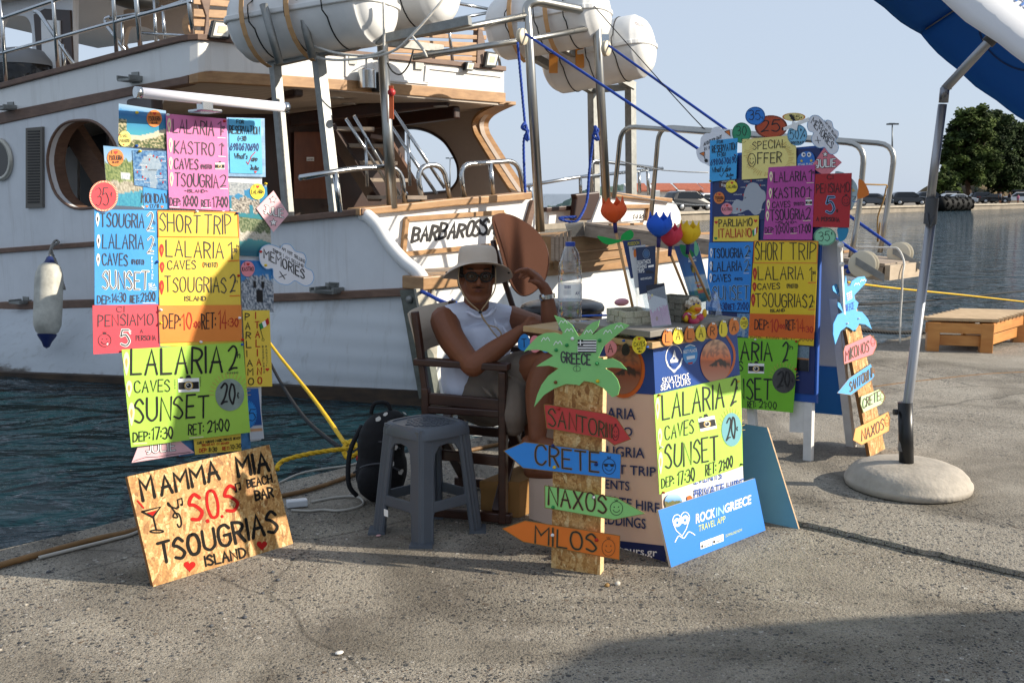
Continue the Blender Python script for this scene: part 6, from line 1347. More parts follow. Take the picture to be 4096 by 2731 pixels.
o=badge('L',383,192,42,55,B_YEL,[('I',-.5,-.5,-.5,-.5,.35,.05),('heart',0,-.65,.2),('CAVES',-.75,.18,.8,.1,.48,.07),('dark &',-.3,.5,.45,.45,.2,.05),('Blue',-.1,.82,.35,.8,.2,.05)],'yellow I love Caves badge on the lower booth top',.003,LT_)
pins(LT_,.004,'L',[(294,168,'blue'),(436,205,'blue'),(436,205,'white')][:2],top1 if False else o,.005)
# green sunset poster on the booth
o=card('poster',RF,.008,'L',[(472,490),(990,372),(1003,915),(505,1085)],C_GRN,'green Lalaria sunset poster on the front of the booth','poster')
d=Decal(RF,.0095,'L');T('LALARIA',525,640,890,562,140,11,'black');T('2',932,555,962,545,150,11,'black');T('h',962,460,970,458,26,4,'black');T('CAVES',540,758,708,720,82,7,'black');d.camera(790,655,100,92,-.2);T('SUNSET',542,935,855,872,142,11,'black')
T('DEP:',520,1048,590,1030,58,6,'black');T('17:30',612,1032,716,1000,78,7,'black');T('RET:',782,975,842,955,66,6,'black');T('21:00',862,952,942,920,66,7,'black')
for x,y,h in((494,565,118),(508,738,95),(512,890,120)):d.drop(x,y,26,h,IK['cream'],IK['gold'])
for i in range(15):
    a=R(170+i*190/14);d.line([(935+62*math.cos(a),700+102*math.sin(a)),(935+80*math.cos(a),700+132*math.sin(a))],3,IK['gold'])
d.disc(936,698,60,100,mat('teal_disc','#6fa7b0',.4));d.text('20',905,760,960,745,125,9,IK['black'],o=.0015);d.text('€',966,705,974,703,24,3.5,IK['black'],o=.0015);d.line([(940,500),(955,495)],3,IK['black']);d.build('lettering',o)
pins(RF,.008,'L',[(498,493,'red'),(524,1073,'red'),(990,905,'black'),(512,803,'white'),(972,410,'yellow')],o,.005)

# leaning boards at the booth foot
g0,g1=G('L',575,1520),G('L',1138,1298);hd=(g1-g0).normalized();nn=Vector((-hd.y,hd.x,0));RK=Pl(g0,hd.cross((ZUP+nn*.28).normalized()))
o=thing('app_sign','bright blue travel app sign with white lettering, leaning at the booth foot','sign',g0)
bm=B();a=[RK.hit('L',x,y)for x,y in((497,1180),(1075,988),(1138,1298),(575,1520))];add_hexa(bm,[p-RK.n*.012 for p in a],a);M_RB=mat('sign_blue','#2079d2',.4,var=.03,vscale=4);M_EDG=mat('board_edge','#c9bfae',.8);bm.normal_update()
for q in bm.faces:q.material_index=0 if abs(q.normal.dot(RK.n))>.9 else 1
bd=obj('board',bm,[M_RB,M_EDG],o)
d=Decal(RK,.001,'L');d.print('ROCK',722,1258,838,1218,58,IK['white'],.025,up=None);d.print('IN',842,1216,890,1198,52,mat('print_paleblue','#8fc6ea',.5),.02);d.print('GREECE',893,1196,1052,1138,54,IK['white'],.025);d.print('TRAVEL APP',738,1308,898,1248,40,mat('print_lime','#cfd86a',.5),.0);d.print('DOWNLOAD NOW',900,1340,998,1302,17,mat('print_lime','#cfd86a',.5),.004)
for x0,y0,x1,y1 in((748,1372,816,1345),(820,1345,886,1320)):d.poly([(x0,y0),(x1,y1),(x1+2,y1+42),(x0+3,y0+40)],IK['white']);d.print('App Store' if x0<800 else 'Google Play',x0+22,y0+27,x1-3,y1+33,12,IK['black'],.004,.0012);d.disc(x0+12,y0+22,6,9,IK['black'],.0012)
d.ring(610,1240,26,35,5,IK['white'],n=20);d.ring(658,1225,26,35,5,IK['white'],n=20);d.disc(610,1252,20,26,IK['white']);d.disc(660,1235,20,26,IK['white']);d.disc(612,1252,7,9,M_RB,.001);d.disc(658,1238,7,9,M_RB,.001);d.disc(634,1238,12,22,IK['white'],.0005);d.line([(588,1262),(605,1300),(640,1332),(665,1290),(682,1235)],5,IK['white']);d.line([(p.x,p.y)for p in catmull([(598,1368,0),(620,1332,0),(650,1345,0),(680,1308,0),(716,1326,0)],6)],6,IK['white']);d.build('lettering',bd)
g0,g1=G('J',470,800),G('J',838,866);hd=(G('J',838,866)-G('J',600,815));hd.z=0;hd.normalize();pB=Pl(G('J',838,866),hd.cross((ZUP+Vector((-hd.y,hd.x,0))*.22).normalized()))
bm=B();a=[pB.hit('J',x,y)for x,y in((455,155),(625,182),(838,866),(600,815),(455,820))];add_hexa(bm,[p-pB.n*.014 for p in a],a);bm.normal_update()
for q in bm.faces:q.material_index=0 if abs(q.normal.dot(pB.n))>.9 else 1
obj('leaning_board',bm,[mat('board_bluegrey','#5f93a8',.5,var=.08,vscale=5),mat('board_edge_raw','#b89c7c',.8,var=.3,vscale=80)],label='plain blue grey board leaning behind the travel app sign',cat='board')

# ---------------------------------------------------------------- things on the booth top
def on_l(f,x,y):return G(f,x,y,LTOP)
def on_r(f,x,y):return G(f,x,y,RTOP)
# water bottle
bt=on_l('K',175,1400);H_=P('K',150,600,bt.y).z-bt.z;rB=(P('K',270,1000,bt.y).x-P('K',55,1000,bt.y).x)/2
bo=thing('water_bottle','clear plastic water bottle with a blue cap on the booth','bottle',bt)
prof=[(0,.004),(.75,0),(.95,.012)]
for i in range(40):
    t_=i/39;z=.02+t_*.62;k=1-.05*max(0,math.sin(t_*40))*(1 if t_<.28 or t_>.62 else .15)-.07*math.exp(-((t_-.45)/.03)**2)*0;prof.append((k,z))
prof+=[(.98,.66),(.96,.72),(.86,.80),(.68,.87),(.48,.92),(.36,.945),(.30,.955),(.30,.985)]
m_pet=bpy.data.materials.new('clear_plastic');m_pet.use_nodes=True;t=m_pet.node_tree;b=t.nodes["Principled BSDF"];b.inputs['Base Color'].default_value=(.95,.97,1,1);b.inputs['Roughness'].default_value=.04;b.inputs['IOR'].default_value=1.35;b.inputs['Transmission Weight'].default_value=1.0
tr=t.nodes.new('ShaderNodeBsdfTransparent');gl_=t.nodes.new('ShaderNodeBsdfGlossy');gl_.inputs['Roughness'].default_value=.06;lw=t.nodes.new('ShaderNodeLayerWeight');lw.inputs[0].default_value=.35;mr=t.nodes.new('ShaderNodeMapRange');mr.inputs[3].default_value=.10;mr.inputs[4].default_value=.75;t.links.new(lw.outputs['Facing'],mr.inputs[0]);ms=t.nodes.new('ShaderNodeMixShader');t.links.new(mr.outputs[0],ms.inputs[0]);t.links.new(tr.outputs[0],ms.inputs[1]);t.links.new(gl_.outputs[0],ms.inputs[2])
tcb=t.nodes.new('ShaderNodeTexCoord');nb2=t.nodes.new('ShaderNodeTexNoise');nb2.inputs['Scale'].default_value=26;nb2.inputs['Detail'].default_value=2;t.links.new(tcb.outputs['Object'],nb2.inputs['Vector']);bp=t.nodes.new('ShaderNodeBump');bp.inputs['Strength'].default_value=.6;bp.inputs['Distance'].default_value=.01;t.links.new(nb2.outputs['Fac'],bp.inputs['Height']);t.links.new(bp.outputs[0],gl_.inputs['Normal']);t.links.new(bp.outputs[0],lw.inputs['Normal'])
t.links.new(ms.outputs[0],t.nodes['Material Output'].inputs[0]);M_PET=m_pet;tr.inputs[0].default_value=(.93,.95,.97,1)
bm=B();add_lathe(bm,bt+Vector((0,0,.002)),[(a*rB,z*H_/.99)for a,z in prof],28);obj('bottle_body',bm,M_PET,bo,smooth=True)
bm=B();add_lathe(bm,bt+Vector((0,0,.955*H_)),[(0,0),(.40*rB,0),(.42*rB,.01),(.40*rB,.045*H_),(0,.047*H_)],20);obj('cap',bm,mat('cap_blue','#1b3f9e',.4),bo,smooth=True,autos=40)
bm=B();add_lathe(bm,bt+Vector((0,0,.35*H_)),[(rB*1.012,0),(rB*1.012,.19*H_)],28);lb_=obj('label',bm,mat('bottle_label','#c7d3e2',.35,alpha=.55),bo,smooth=True)
LBp=Pl(bt+Vector((0,-rB*1.03,0)),(0,-1,0));d=Decal(LBp,.0,'K');d.print('AVRA',226,1075,290,1070,30,IK['navy'],.01)if False else d.print('AV',226,1075,268,1070,30,IK['navy'],.01)
for i in range(12):d.line([(128+i*5,990),(128+i*5,1018)],2+(i%3),IK['navy'],caps=False)
for i in range(5):d.line([(122,1034+i*9),(190,1034+i*9)],2,IK['navy'],caps=False)
d.build('lettering',lb_)
bm=B();add_lathe(bm,bt+Vector((0,0,.004)),[(0,0),(rB*.9,0),(rB*.93,.10*H_),(0,.10*H_)],24);obj('water',bm,mat('bottle_water','#dfe8ec',.02,trans=1,ior=1.33),bo,smooth=True)
# woven baskets
def weave(name,c1):
    m=bpy.data.materials.new(name);m.use_nodes=True;t=m.node_tree;b=t.nodes["Principled BSDF"];b.inputs['Roughness'].default_value=.85;tc=t.nodes.new('ShaderNodeTexCoord');n=t.nodes.new('ShaderNodeTexNoise');n.inputs['Scale'].default_value=220;t.links.new(tc.outputs['Object'],n.inputs['Vector']);r=ramp(t,n.outputs['Fac'],[(.3,c1[0]),(.7,c1[1])]);t.links.new(r.outputs[0],b.inputs['Base Color']);return m
def basket(c,ax,lx,ly,h,m,label,nx=5,ny=4,rows=4):
    o=thing('woven_basket',label,'basket',c);ay=ZUP.cross(ax);bm=B()
    add_box(bm,c+ZUP*.004,lx*.96,ly*.96,.008,ax)
    for dirv,nrm,L_,D_,n_ in((ax,-ay,lx,ly,nx),(ax,ay,lx,ly,nx),(ay,-ax,ly,lx,ny),(ay,ax,ly,lx,ny)):
        for i in range(n_):
            for k in range(rows):
                out=.0035 if(i+k)%2 else 0;q=c+dirv*(L_*((i+.5)/n_-.5))+nrm*(D_/2-.004+out)+ZUP*(h*(k+.5)/rows);add_box(bm,q,L_/n_*.97,.006+out,h/rows*.96,dirv,nrm)
    obj('strips',bm,m,o,bevel=.0015);return o
M_W1,M_W2=weave('paper_rope_cream',('#a19c86','#c4bfa9')),weave('paper_rope_grey',('#6d6a5e','#8d897a'))
b0=on_l('K',680,1450);bx=on_l('K',890,1420)-b0;bl=on_l('K',455,1395)-b0
axb=Vector((bl.x,bl.y,0)).normalized();lx=.155;ly=.15
basket(b0+axb*lx/2+Vector((-axb.y,axb.x,0))*(ly/2 if axb.x<0 and False else-ly/2 if(Vector((-axb.y,axb.x,0)).y<0)else ly/2),axb,lx,ly,.105,M_W1,'cream woven basket beside the ice cream leaflets')
c2=on_r('K',1110,1315);basket(c2+Vector((.02,.07,0)),V45,.12,.14,.105,M_W2,'grey woven basket behind the ice cream leaflets')
# leaflet racks
M_ACR=bpy.data.materials.new('clear_acrylic');M_ACR.use_nodes=True;t=M_ACR.node_tree;tr=t.nodes.new('ShaderNodeBsdfTransparent');tr.inputs[0].default_value=(.90,.93,.95,1);g_=t.nodes.new('ShaderNodeBsdfGlossy');g_.inputs['Roughness'].default_value=.05;ms=t.nodes.new('ShaderNodeMixShader');ms.inputs[0].default_value=.12;t.links.new(tr.outputs[0],ms.inputs[1]);t.links.new(g_.outputs[0],ms.inputs[2]);t.links.new(ms.outputs[0],t.nodes['Material Output'].inputs[0])
f0=on_r('K',1000,1370);RKp=Pl(f0,(-.35,-.94,.22))
rk=thing('leaflet_rack','clear tiered leaflet rack holding fishing trip leaflets on the booth','rack',on_r('K',960,1300))
for off,q in((.006,[(870,1040),(1030,990),(1090,1345),(915,1375)]),(-.05,[(790,905),(960,900),(1000,1200),(860,1220)]),(-.09,[(668,815),(760,820),(790,1180),(725,1180)])):
    bm=B();a=[RKp.hit('K',x,y,off)for x,y in q];add_hexa(bm,[p-RKp.n*.003 for p in a],a);obj('acrylic_pocket',bm,M_ACR,rk)
bm=B();a=[RKp.hit('K',x,y,-.10)for x,y in((668,815),(960,900),(1060,1330),(900,1370))];add_hexa(bm,[p-RKp.n*.003 for p in a],a);obj('acrylic_back',bm,M_ACR,rk)
def leaflet(pl,off,q,m,label,f='K',th=.008):return card('leaflet',pl,off,f,q,m,label,'leaflet','leaflets on the booth',thick=th,grid=1)
M_LN=mat('leaflet_navy','#1a2c50',.35);M_LD=mat('leaflet_dark','#15182a',.35)
o=leaflet(RKp,-.085,[(650,590),(805,578),(850,900),(722,925)],mat('leaflet_blue','#172f66',.35),'tall dark blue leaflet with yellow Poseidon lettering at the back of the rack');d=Decal(RKp,-.084,'K');d.print('POSEIDON',698,635,800,622,34,mat('print_yellow','#d8c83a',.5),.01);d.build('lettering',o)
o=leaflet(RKp,-.072,[(705,642),(852,625),(890,1000),(760,1010)],mat('leaflet_white','#c9ccd0',.4),'white leaflet with an orange picture between the Poseidon and fishing leaflets');d=Decal(RKp,-.071,'K');d.disc(762,700,14,40,IK['orange']);d.text('ELIS',742,672,800,668,20,4,IK['navy']);d.build('picture',o)
o=leaflet(RKp,-.045,[(768,650),(943,634),(945,1040),(800,1070)],M_LN,'navy Skiathos fishing trips leaflet in the rack');d=Decal(RKp,-.044,'K');d.ring(862,706,30,40,3,mat('print_steel','#7fa0c0',.5));d.disc(862,706,24,32,mat('print_steel_dark','#3f618a',.5));d.print('SKIATHOS',780,805,902,790,40,IK['white'],.01);d.print('FISHING',781,842,866,832,36,IK['white'],.01);d.print('TRIPS',782,880,845,872,36,IK['white'],.01);d.poly([(880,812),(930,802),(930,822),(880,830)],IK['white']);d.print('NIKOS NIKOLAOU',812,942,912,928,20,IK['white'],.01);d.poly([(855,862),(880,850),(920,862),(935,880),(860,884)],M_LD);d.build('lettering',o)
o=leaflet(RKp,-.02,[(860,990),(1022,966),(1040,1120),(880,1140)],M_LD,'black leaflet behind the pink ice cream leaflet')
def pic_ice(u,v):n=nz(u,v,9,30);return S_('#e8e0e0')if v<.42-.35*u+.35*n*.4+.18 else lerp3(S_('#d878a8'),S_('#e8b0c8'),v+.4*n)
o=photo('leaflet',RKp,-.004,'K',[(872,1062),(1040,1110),(1085,1335),(912,1355)],pic_ice,'pink ice cream leaflet at the front of the rack','leaflet','leaflets on the booth');d=Decal(RKp,-.002,'K');d.print('ICE CREAM',1012,1325,990,1222,14,IK['black'],.008);d.disc(958,1285,12,20,mat('ink_cone','#a86a4a',.6));d.ring(892,1098,10,14,4,IK['red']);d.disc(915,1078,9,12,IK['yellow']);d.build('lettering',o)
f1=on_r('K',1500,1275);R2=Pl(f1,(-.45,-.88,.28))
rk2=thing('leaflet_holder','clear leaflet holder with tour leaflets beside the easel','rack',on_r('K',1450,1240))
for off,q in((.006,[(1265,1140),(1500,1045),(1545,1270),(1385,1300)]),(-.05,[(1215,1060),(1490,1040),(1540,1265),(1240,1290)])):
    bm=B();a=[R2.hit('K',x,y,off)for x,y in q];add_hexa(bm,[p-R2.n*.003 for p in a],a);obj('acrylic_pocket',bm,M_ACR,rk2)
def pic_palm(u,v):
    n=nz(u,v,6,33);c=lerp3(S_('#12306e'),S_('#3f86c8'),v*1.4)
    if v>.55:c=lerp3(S_('#8fb8d8'),S_('#c8d4d8'),.5+n)if v<.8 else lerp3(S_('#2f6f90'),S_('#4a8a7a'),.5+n)
    if abs(u-.42-.1*(v-.45))<.03 and .45<v<.8:c=S_('#6a4a2a')
    if(u-.40)**2*6+(v-.42)**2*16<.09+.05*n and v<.5:c=S_('#a8922a')if n>0 else S_('#39401c')
    for k,h in enumerate(('#e0a030','#c04a2a','#e8d040','#d86a4a')):
        if abs(u-.48-.05*(k%2))<.16 and abs(v-.66-.055*k)<.02:c=S_(h)
    return c
for k,off in enumerate((-.035,-.025)):o=photo('leaflet',R2,off,'K',[(1110+45*k,640-8*k),(1320+5*k,612),(1450,1120),(1270+20*k,1150)],pic_palm,('blue tour leaflet hidden behind the palm tree one','blue tour leaflet with a palm tree and signposts in the holder by the easel')[k],'leaflet','leaflets on the booth',thick=.006)
d=Decal(R2,-.0235,'K');d.print('SKIATHOS',1238,752,1300,745,18,IK['white'],.0);d.print('SEATOURS',1240,782,1310,772,20,IK['white'],.01);d.build('lettering',o)
# foam tulips standing in the racks
def tulip(f,hx,hy,w,h,base,foot,colr,label,tilt=0.0,leaves=()):
    hc=P(f,hx,hy,base);s=2.0*(P(f,hx+100,hy,base).x-P(f,hx,hy,base).x)/200;wr,hr=w*s/2,h*s
    o=thing('foam_tulip',label,'flower',foot,'foam tulips on the booth');bot=hc-Vector((0,0,hr*.42));up=(hc+Vector((0,0,.001))-foot).normalized();up=(ZUP*1.0+Vector((tilt,0,0))).normalized()
    M_=mat('foam_'+colr,{'orange':'#d9531e','blue':'#1556c8','red':'#c8344a','yellow':'#e0b818'}[colr],.7)
    xd=Vector((1,0,0));xd=(xd-up*xd.dot(up)).normalized();yd=up.cross(xd)
    for k in range(4):
        a0=2*math.pi*k/4+.9;bm=B();G_=[]
        for i in range(9):
            v=i/8;r_=wr*(math.sin(min(1,.08+v*1.7)*math.pi/2)**.75)*(1-.75*max(0,v-.45)**1.2);zz=hr*.92*v;half=1.0*(1 if v<.58 else max(.03,max(0,1-(v-.58)/.42)**1.5*.9+.1*(1-v)/.42));row=[]
            for j in range(7):
                u=(j/6-.5)*2;a=a0+u*half+.25*max(0,v-.6)*2;rr_=r_*(1+.06*(k%2))+(.30*wr*max(0,v-.8)*3);row.append(bm.verts.new(bot+xd*rr_*math.cos(a)+yd*rr_*math.sin(a)+up*zz))
            G_.append(row)
        for a,b_ in zip(G_,G_[1:]):
            for j in range(6):bm.faces.new((a[j],a[j+1],b_[j+1],b_[j]))
        pt=obj('petal',bm,M_,o,smooth=True);md=pt.modifiers.new('foam','SOLIDIFY');md.thickness=.0035
    bm=B();add_tube(bm,[bot+up*.004,bot-up*.045],[.009,.008],10);obj('stem_sleeve',bm,mat('foam_sleeve','#241c5c',.6),o,smooth=True)
    bm=B();add_tube(bm,[bot-up*.03,foot],.0058,8);obj('stem',bm,mat('dowel','#b98f62',.7),o,smooth=True)
    for f2,pts_,Y,gm in leaves:
        bm=B();q=[P(f2,x,y,Y)for x,y in cmc(pts_,3)];extrude_poly(bm,q,(0,.004,0));obj('leaf',bm,gm,o)
M_LG=mat('foam_green','#0f9a44',.7);M_LG2=mat('foam_mint','#6fb88f',.7)
ty=f0.y
tulip('K',582,320,230,240,ty+.10,P('K',740,1180,ty+.1),'orange','orange foam tulip with two green leaves',-.10,[('K',[(422,550),(470,552),(540,568),(600,580),(645,575),(640,595),(590,612),(530,625),(470,605)],ty+.09,M_LG),('K',[(640,580),(640,545),(670,515),(720,492),(748,520),(745,555),(715,582),(670,585)],ty+.095,M_LG)])
tulip('K',978,450,230,235,ty+.08,P('K',945,1000,ty+.08),'blue','blue foam tulip between the orange and red ones',.03)
tulip('K',1080,540,205,220,ty+.16,P('K',1235,1100,f1.y+.05),'red','red foam tulip partly behind the blue one',.05)
tulip('K',1240,520,205,225,ty+.20,P('K',1430,1130,f1.y+.04),'yellow','yellow foam tulip nearest the easel',.06,[('K',[(1165,625),(1210,632),(1260,670),(1290,705),(1280,735),(1235,742),(1190,715),(1170,670)],f1.y+.03,mat('foam_green_dark','#1d7a4c',.7)),('K',[(1300,590),(1320,620),(1335,670),(1320,722),(1300,720),(1292,660)],f1.y+.03,M_LG2)])
# rubber duck
dk=on_r('K',1280,1325);S1=(P('K',1380,1300,dk.y).x-P('K',1180,1300,dk.y).x);k_=S1/200
du_=thing('rubber_duck','yellow rubber duck with curly white hair and star glasses','duck',dk);q=lambda x,y,dy=0:P('K',x,y,dk.y+dy)
bm=B();add_lathe(bm,dk+Vector((0,.03,0)),[(0,0),(70*k_,0),(92*k_,25*k_),(96*k_,50*k_),(80*k_,85*k_),(50*k_,110*k_),(20*k_,118*k_),(0,118*k_)],24,sx=1,sy=.9);add_ball(bm,q(1300,1195,.02),58*k_,56*k_,60*k_,20);obj('body',bm,mat('duck_yellow','#d8ac1e',.35),du_,smooth=True)
bm=B()
for x,y,r,dy in((1235,1268,52,-.012),(1340,1275,46,-.012),(1290,1300,60,-.02)):add_ball(bm,q(x,y,dy+.01),r*k_,r*k_*.8,r*k_*.8,16)
obj('swimsuit',bm,mat('duck_pink','#b83a5a',.4),du_,smooth=True)
bm=B();add_ball(bm,q(1290,1262,-.028),34*k_,20*k_,34*k_,14);add_ball(bm,q(1222,1285,-.022),24*k_,16*k_,30*k_,14);obj('chest_patch',bm,mat('duck_yellow','#d8ac1e',.35),du_,smooth=True)
bm=B();rg=random.Random(4)
for i in range(60):
    a,e_=rg.uniform(0,6.28),rg.uniform(-.25,1.5);d_=Vector((math.cos(a)*math.cos(e_),math.sin(a)*math.cos(e_),math.sin(e_)))
    if d_.y<-.3 and d_.z<.55 and d_.x>-.45:continue
    add_ball(bm,q(1282,1165,.02)+d_*62*k_,17*k_,17*k_,15*k_,8)
add_ball(bm,q(1280,1160,.03),62*k_,60*k_,60*k_,14);obj('hair',bm,mat('duck_hair','#d8cfbc',.8),du_,smooth=True)
bm=B();add_ball(bm,q(1325,1198,-.045),34*k_,34*k_,14*k_,14);add_ball(bm,q(1325,1215,-.04),28*k_,28*k_,10*k_,12);obj('beak',bm,mat('duck_orange','#d8691e',.4),du_,smooth=True)
DP=Pl(q(1300,1155,-.045),(0,-1,.1));d=Decal(DP,0,'K');d.star(1290,1156,17,IK['navy']);d.star(1328,1150,15,IK['navy']);d.line([(1285,1150),(1335,1145)],3,IK['navy']);d.build('star_glasses',du_)
bm=B();add_ball(bm,q(1385,1238,.0),22*k_,16*k_,40*k_,12,ax=(1,0,0));obj('wing',bm,mat('duck_yellow','#d8ac1e',.35),du_,smooth=True)
bm=B()
for i in range(15):
    t_=i/14;add_ball(bm,q(1238+105*t_,1238+22*math.sin(t_*math.pi),-.038+.02*abs(t_-.5)),5*k_,5*k_,5*k_,6)
obj('necklace',bm,IK['white'],du_,smooth=True)
# papers, pen and a pink purse on the counter
o=G('E',1560,870,LTOP);bm=B();add_box(bm,on_l('K',330,1345)+Vector((0,.03,.004)),.22,.15,.006,(1,.25,0));obj('clipboard',bm,mat('clip_blue','#5f8fd0',.35),label='blue clipboard lying behind the water bottle',cat='clipboard')
bm=B();p_=on_l('K',300,1305)+Vector((0,.09,.012));add_tube(bm,[p_,p_+Vector((.17,.03,0))],.005,8);obj('pen',bm,mat('pen_blue','#2f5fc0',.3),label='blue pen lying across the booth top by the cream basket',cat='pen')
bm=B();add_ball(bm,on_l('K',660,1210)+Vector((0,.10,.03)),.05,.03,.02,14);obj('purse',bm,mat('purse_pink','#c98a94',.6),smooth=True,label='pink purse peeping over the cream woven basket',cat='purse')

# ---------------------------------------------------------------- green palm signpost before the booth
g0,g1=G('W',1266,1303),G('W',1378,1320);hd=(g1-g0).normalized();nn=Vector((-hd.y,hd.x,0));PS=Pl(g0,hd.cross((ZUP+nn*.10).normalized()))
ps=thing('palm_signpost','OSB signpost topped by a green palm, with four coloured arrows','signpost',(g0+g1)/2)
bm=B();a=[PS.hit('W',x,y)for x,y in((1274,820),(1386,820),(1378,1320),(1266,1303))];sd=hd*.02
add_hexa(bm,[p-PS.n*.05 for p in a],a);bm.normal_update()
for q_ in bm.faces:q_.material_index=0 if abs(q_.normal.dot(PS.n))>.8 else 1
obj('post',bm,[M_OSB,mat('osb_edge_pale','#d8b888',.8,var=.35,vscale=90)],ps)
PALM=[(1540,775),(1600,795),(1660,840),(1705,918),(1725,900),(1760,850),(1800,822),(1845,808),(1835,850),(1790,905),(1800,905),(1850,868),(1920,835),(1980,822),(2045,842),(1980,890),(1920,940),(1870,985),(1835,1060),(1870,1070),(1930,1062),(1985,1090),(2028,1138),(1975,1128),(1925,1125),(1882,1130),(1930,1160),(1965,1205),(1982,1260),(1968,1310),(1930,1325),(1905,1300),(1868,1262),(1800,1225),(1740,1215),(1708,1245),(1690,1240),(1620,1235),(1540,1265),(1470,1310),(1405,1388),(1425,1310),(1455,1240),(1500,1180),(1570,1130),(1505,1112),(1418,1118),(1460,1090),(1535,1045),(1495,1020),(1430,1005),(1365,1008),(1335,1020),(1370,975),(1430,915),(1480,893),(1540,890),(1590,905),(1598,890),(1570,840)]
M_PG=mat('card_palm_green','#86c877',.5,var=.06,vscale=5)
cr=card('palm_crown',PS,.018,'E',PALM,M_PG,parent=ps,thick=.004)
d=Decal(PS,.0195,'E');d.text('GREECE',1588,1090,1782,1108,70,11,IK['grey'])
d.poly([(1698,940),(1824,940),(1822,1026),(1698,1020)],IK['white'])
for i in range(5):y=944+i*18;d.poly([(1734 if i<2 else 1700,y),(1822,y),(1822,y+9),(1734 if i<2 else 1700,y+9)],IK['black'],.0008)
d.poly([(1698,938),(1734,938),(1734,978),(1698,978)],IK['black'],.0009);d.line([(1698,958),(1734,958)],8,IK['white'],.0016,caps=False);d.line([(1716,940),(1716,976)],8,IK['white'],.0016,caps=False);d.line([(1690,1022),(1690,1145)],3,IK['grey']);d.ring(1692,1133,24,18,3,IK['grey'])
for x,y in((1600,820),(1640,875),(1770,885),(1900,885),(1975,852),(1482,935),(1565,960)):d.line([(p.x,p.y)for p in catmull([(x-28,y+14,0),(x-12,y-10,0),(x,y+4,0),(x+14,y-12,0),(x+28,y+10,0)],4)],5,IK['white'])
d.build('lettering',cr);pins(PS,.018,'E',[(1626,975,'green'),(1555,1008,'green'),(1846,943,'green'),(1828,1098,'green'),(1664,932,'white'),(1551,1224,'brown'),(1833,1216,'yellow')],cr,.007)
ARW=[('SANTORINI','#c23a36','brown',[(1472,30),(1500,30),(1890,90),(1960,120),(2055,262),(1945,303),(1890,262),(1490,188)],(1498,165,1925,265,118),(1952,222,22,48),'red arrow board'),
       ('CRETE','#2d86d8','brown',[(1200,340),(1340,280),(1990,362),(1985,530),(1330,455)],(1412,432,1838,480,130),(1908,445,44,52),'blue arrow board'),
       ('NAXOS','#8fcf78','brown',[(1476,572),(1965,655),(2148,762),(1940,803),(1478,722)],(1502,700,1888,762,118),(1958,726,42,46),'green arrow board'),
       ('MILOS','#df7420','brown',[(1190,862),(1345,808),(1982,910),(1978,1072),(1330,950)],(1412,958,1822,1022,115),(1905,990,44,56),'orange arrow board')]
for w_,hx,ed,q_,(x0,y0,x1,y1,h),(sx_,sy_,rx,ry),lb in ARW:
    a=card('arrow_board',PS,.016,'I',q_,mat('card_'+hx[1:],hx,.5,var=.05,vscale=8),lb,parent=ps,thick=.004);d=Decal(PS,.0175,'I');d.line(q_+[q_[0]],5,mat('ink_kraft','#8a6a34',.7),caps=False)
    if w_=='SANTORINI':
        for i,c in enumerate(w_):
            xx,wx=((1502,46),(1566,52),(1640,48),(1700,58),(1772,54),(1840,34),(1886,0),(1897,18),(1926,0))[i];t_=(xx-1500)/430;hh=115-22*t_;d.otext(c,xx,165+92*t_,xx+wx,167+92*t_+wx*.2,hh,7 if i<6 else 5,IK['black'],mat('ink_kraft','#8a6a34',.7),wo=1.8)
    else:d.otext(w_,x0,y0,x1,y1,h,9,IK['black'],mat('ink_kraft','#8a6a34',.7),wo=1.9)
    d.smile(sx_,sy_,rx,4,IK['black']if w_ !='MILOS' else IK['brown'],ry=ry)
    if w_=='CRETE':d.poly([(1872,428),(1902,426),(1898,446),(1880,446)],IK['black'],.001);d.poly([(1914,430),(1944,428),(1938,446),(1920,446)],IK['black'],.001);d.line([(1866,428),(1950,430)],4,IK['black'],.001)
    d.build('lettering',a)
    pins(PS,.016,'I',{'SANTORINI':[(1570,55,'red')],'CRETE':[(1533,305,'navy'),(1543,450,'yellow'),(1823,430,'navy')],'NAXOS':[(1806,652,'lgrey'),(1534,718,'green')],'MILOS':[(1530,905,'white'),(1825,937,'red')]}[w_],a,.007)

# ================================================================ the easel on the far side of the booth
ef=G('W',1855,1070);nE=Vector((-.7071,-.7071,0));upE=(ZUP+Vector((.7071,.7071,0))*.16).normalized();EZ=Pl(ef,U45.cross(upE),.006,5)
ez=thing('poster_easel','white legged folding easel with a blue board covered in price posters','easel',ef)
M_EB=mat('easel_blue','#1d4fa0',.5,var=.1,vscale=6);M_WW=mat('white_painted_wood','#d8d6d2',.55,var=.12,vscale=12,bump=.1,bscale=40)
card('board',EZ,-.012,'C',[(247,1045),(1000,975),(956,2707),(222,2640)],M_EB,parent=ez,thick=.022,grid=6)
card('board_face',EZ,-.006,'C',[(262,1060),(985,990),(940,2650),(240,2590)],mat('easel_navy','#1c2c63',.45),parent=ez,thick=.004,grid=6)
def leg(pts,w,t_,pl,name='leg'):
    bm=B();a=[pl.hit(f,x,y,-.034)for f,x,y in pts];a[-1].z=max(.0,a[-1].z)*0+(.02 if a[-1].z<.15 else a[-1].z);add_beam(bm,a[0],a[1],w,t_,pl.n);return obj(name,bm,M_WW,ez,bevel=.003)
leg([('F',915,1170),('J',900,440)],.05,.035,EZ);leg([('F',505,1150),('J',545,250)],.05,.035,EZ)
ebk=G('W',1957,1033);EB=Pl(ebk,U45.cross((ZUP-Vector((.7071,.7071,0))*.18).normalized()))
card('back_panel',EB,.0,'F',[(985,270),(1120,275),(1165,1340),(960,1340)],mat('back_panel_cream','#cfc8be',.6,var=.06,vscale=8),parent=ez,thick=.02)
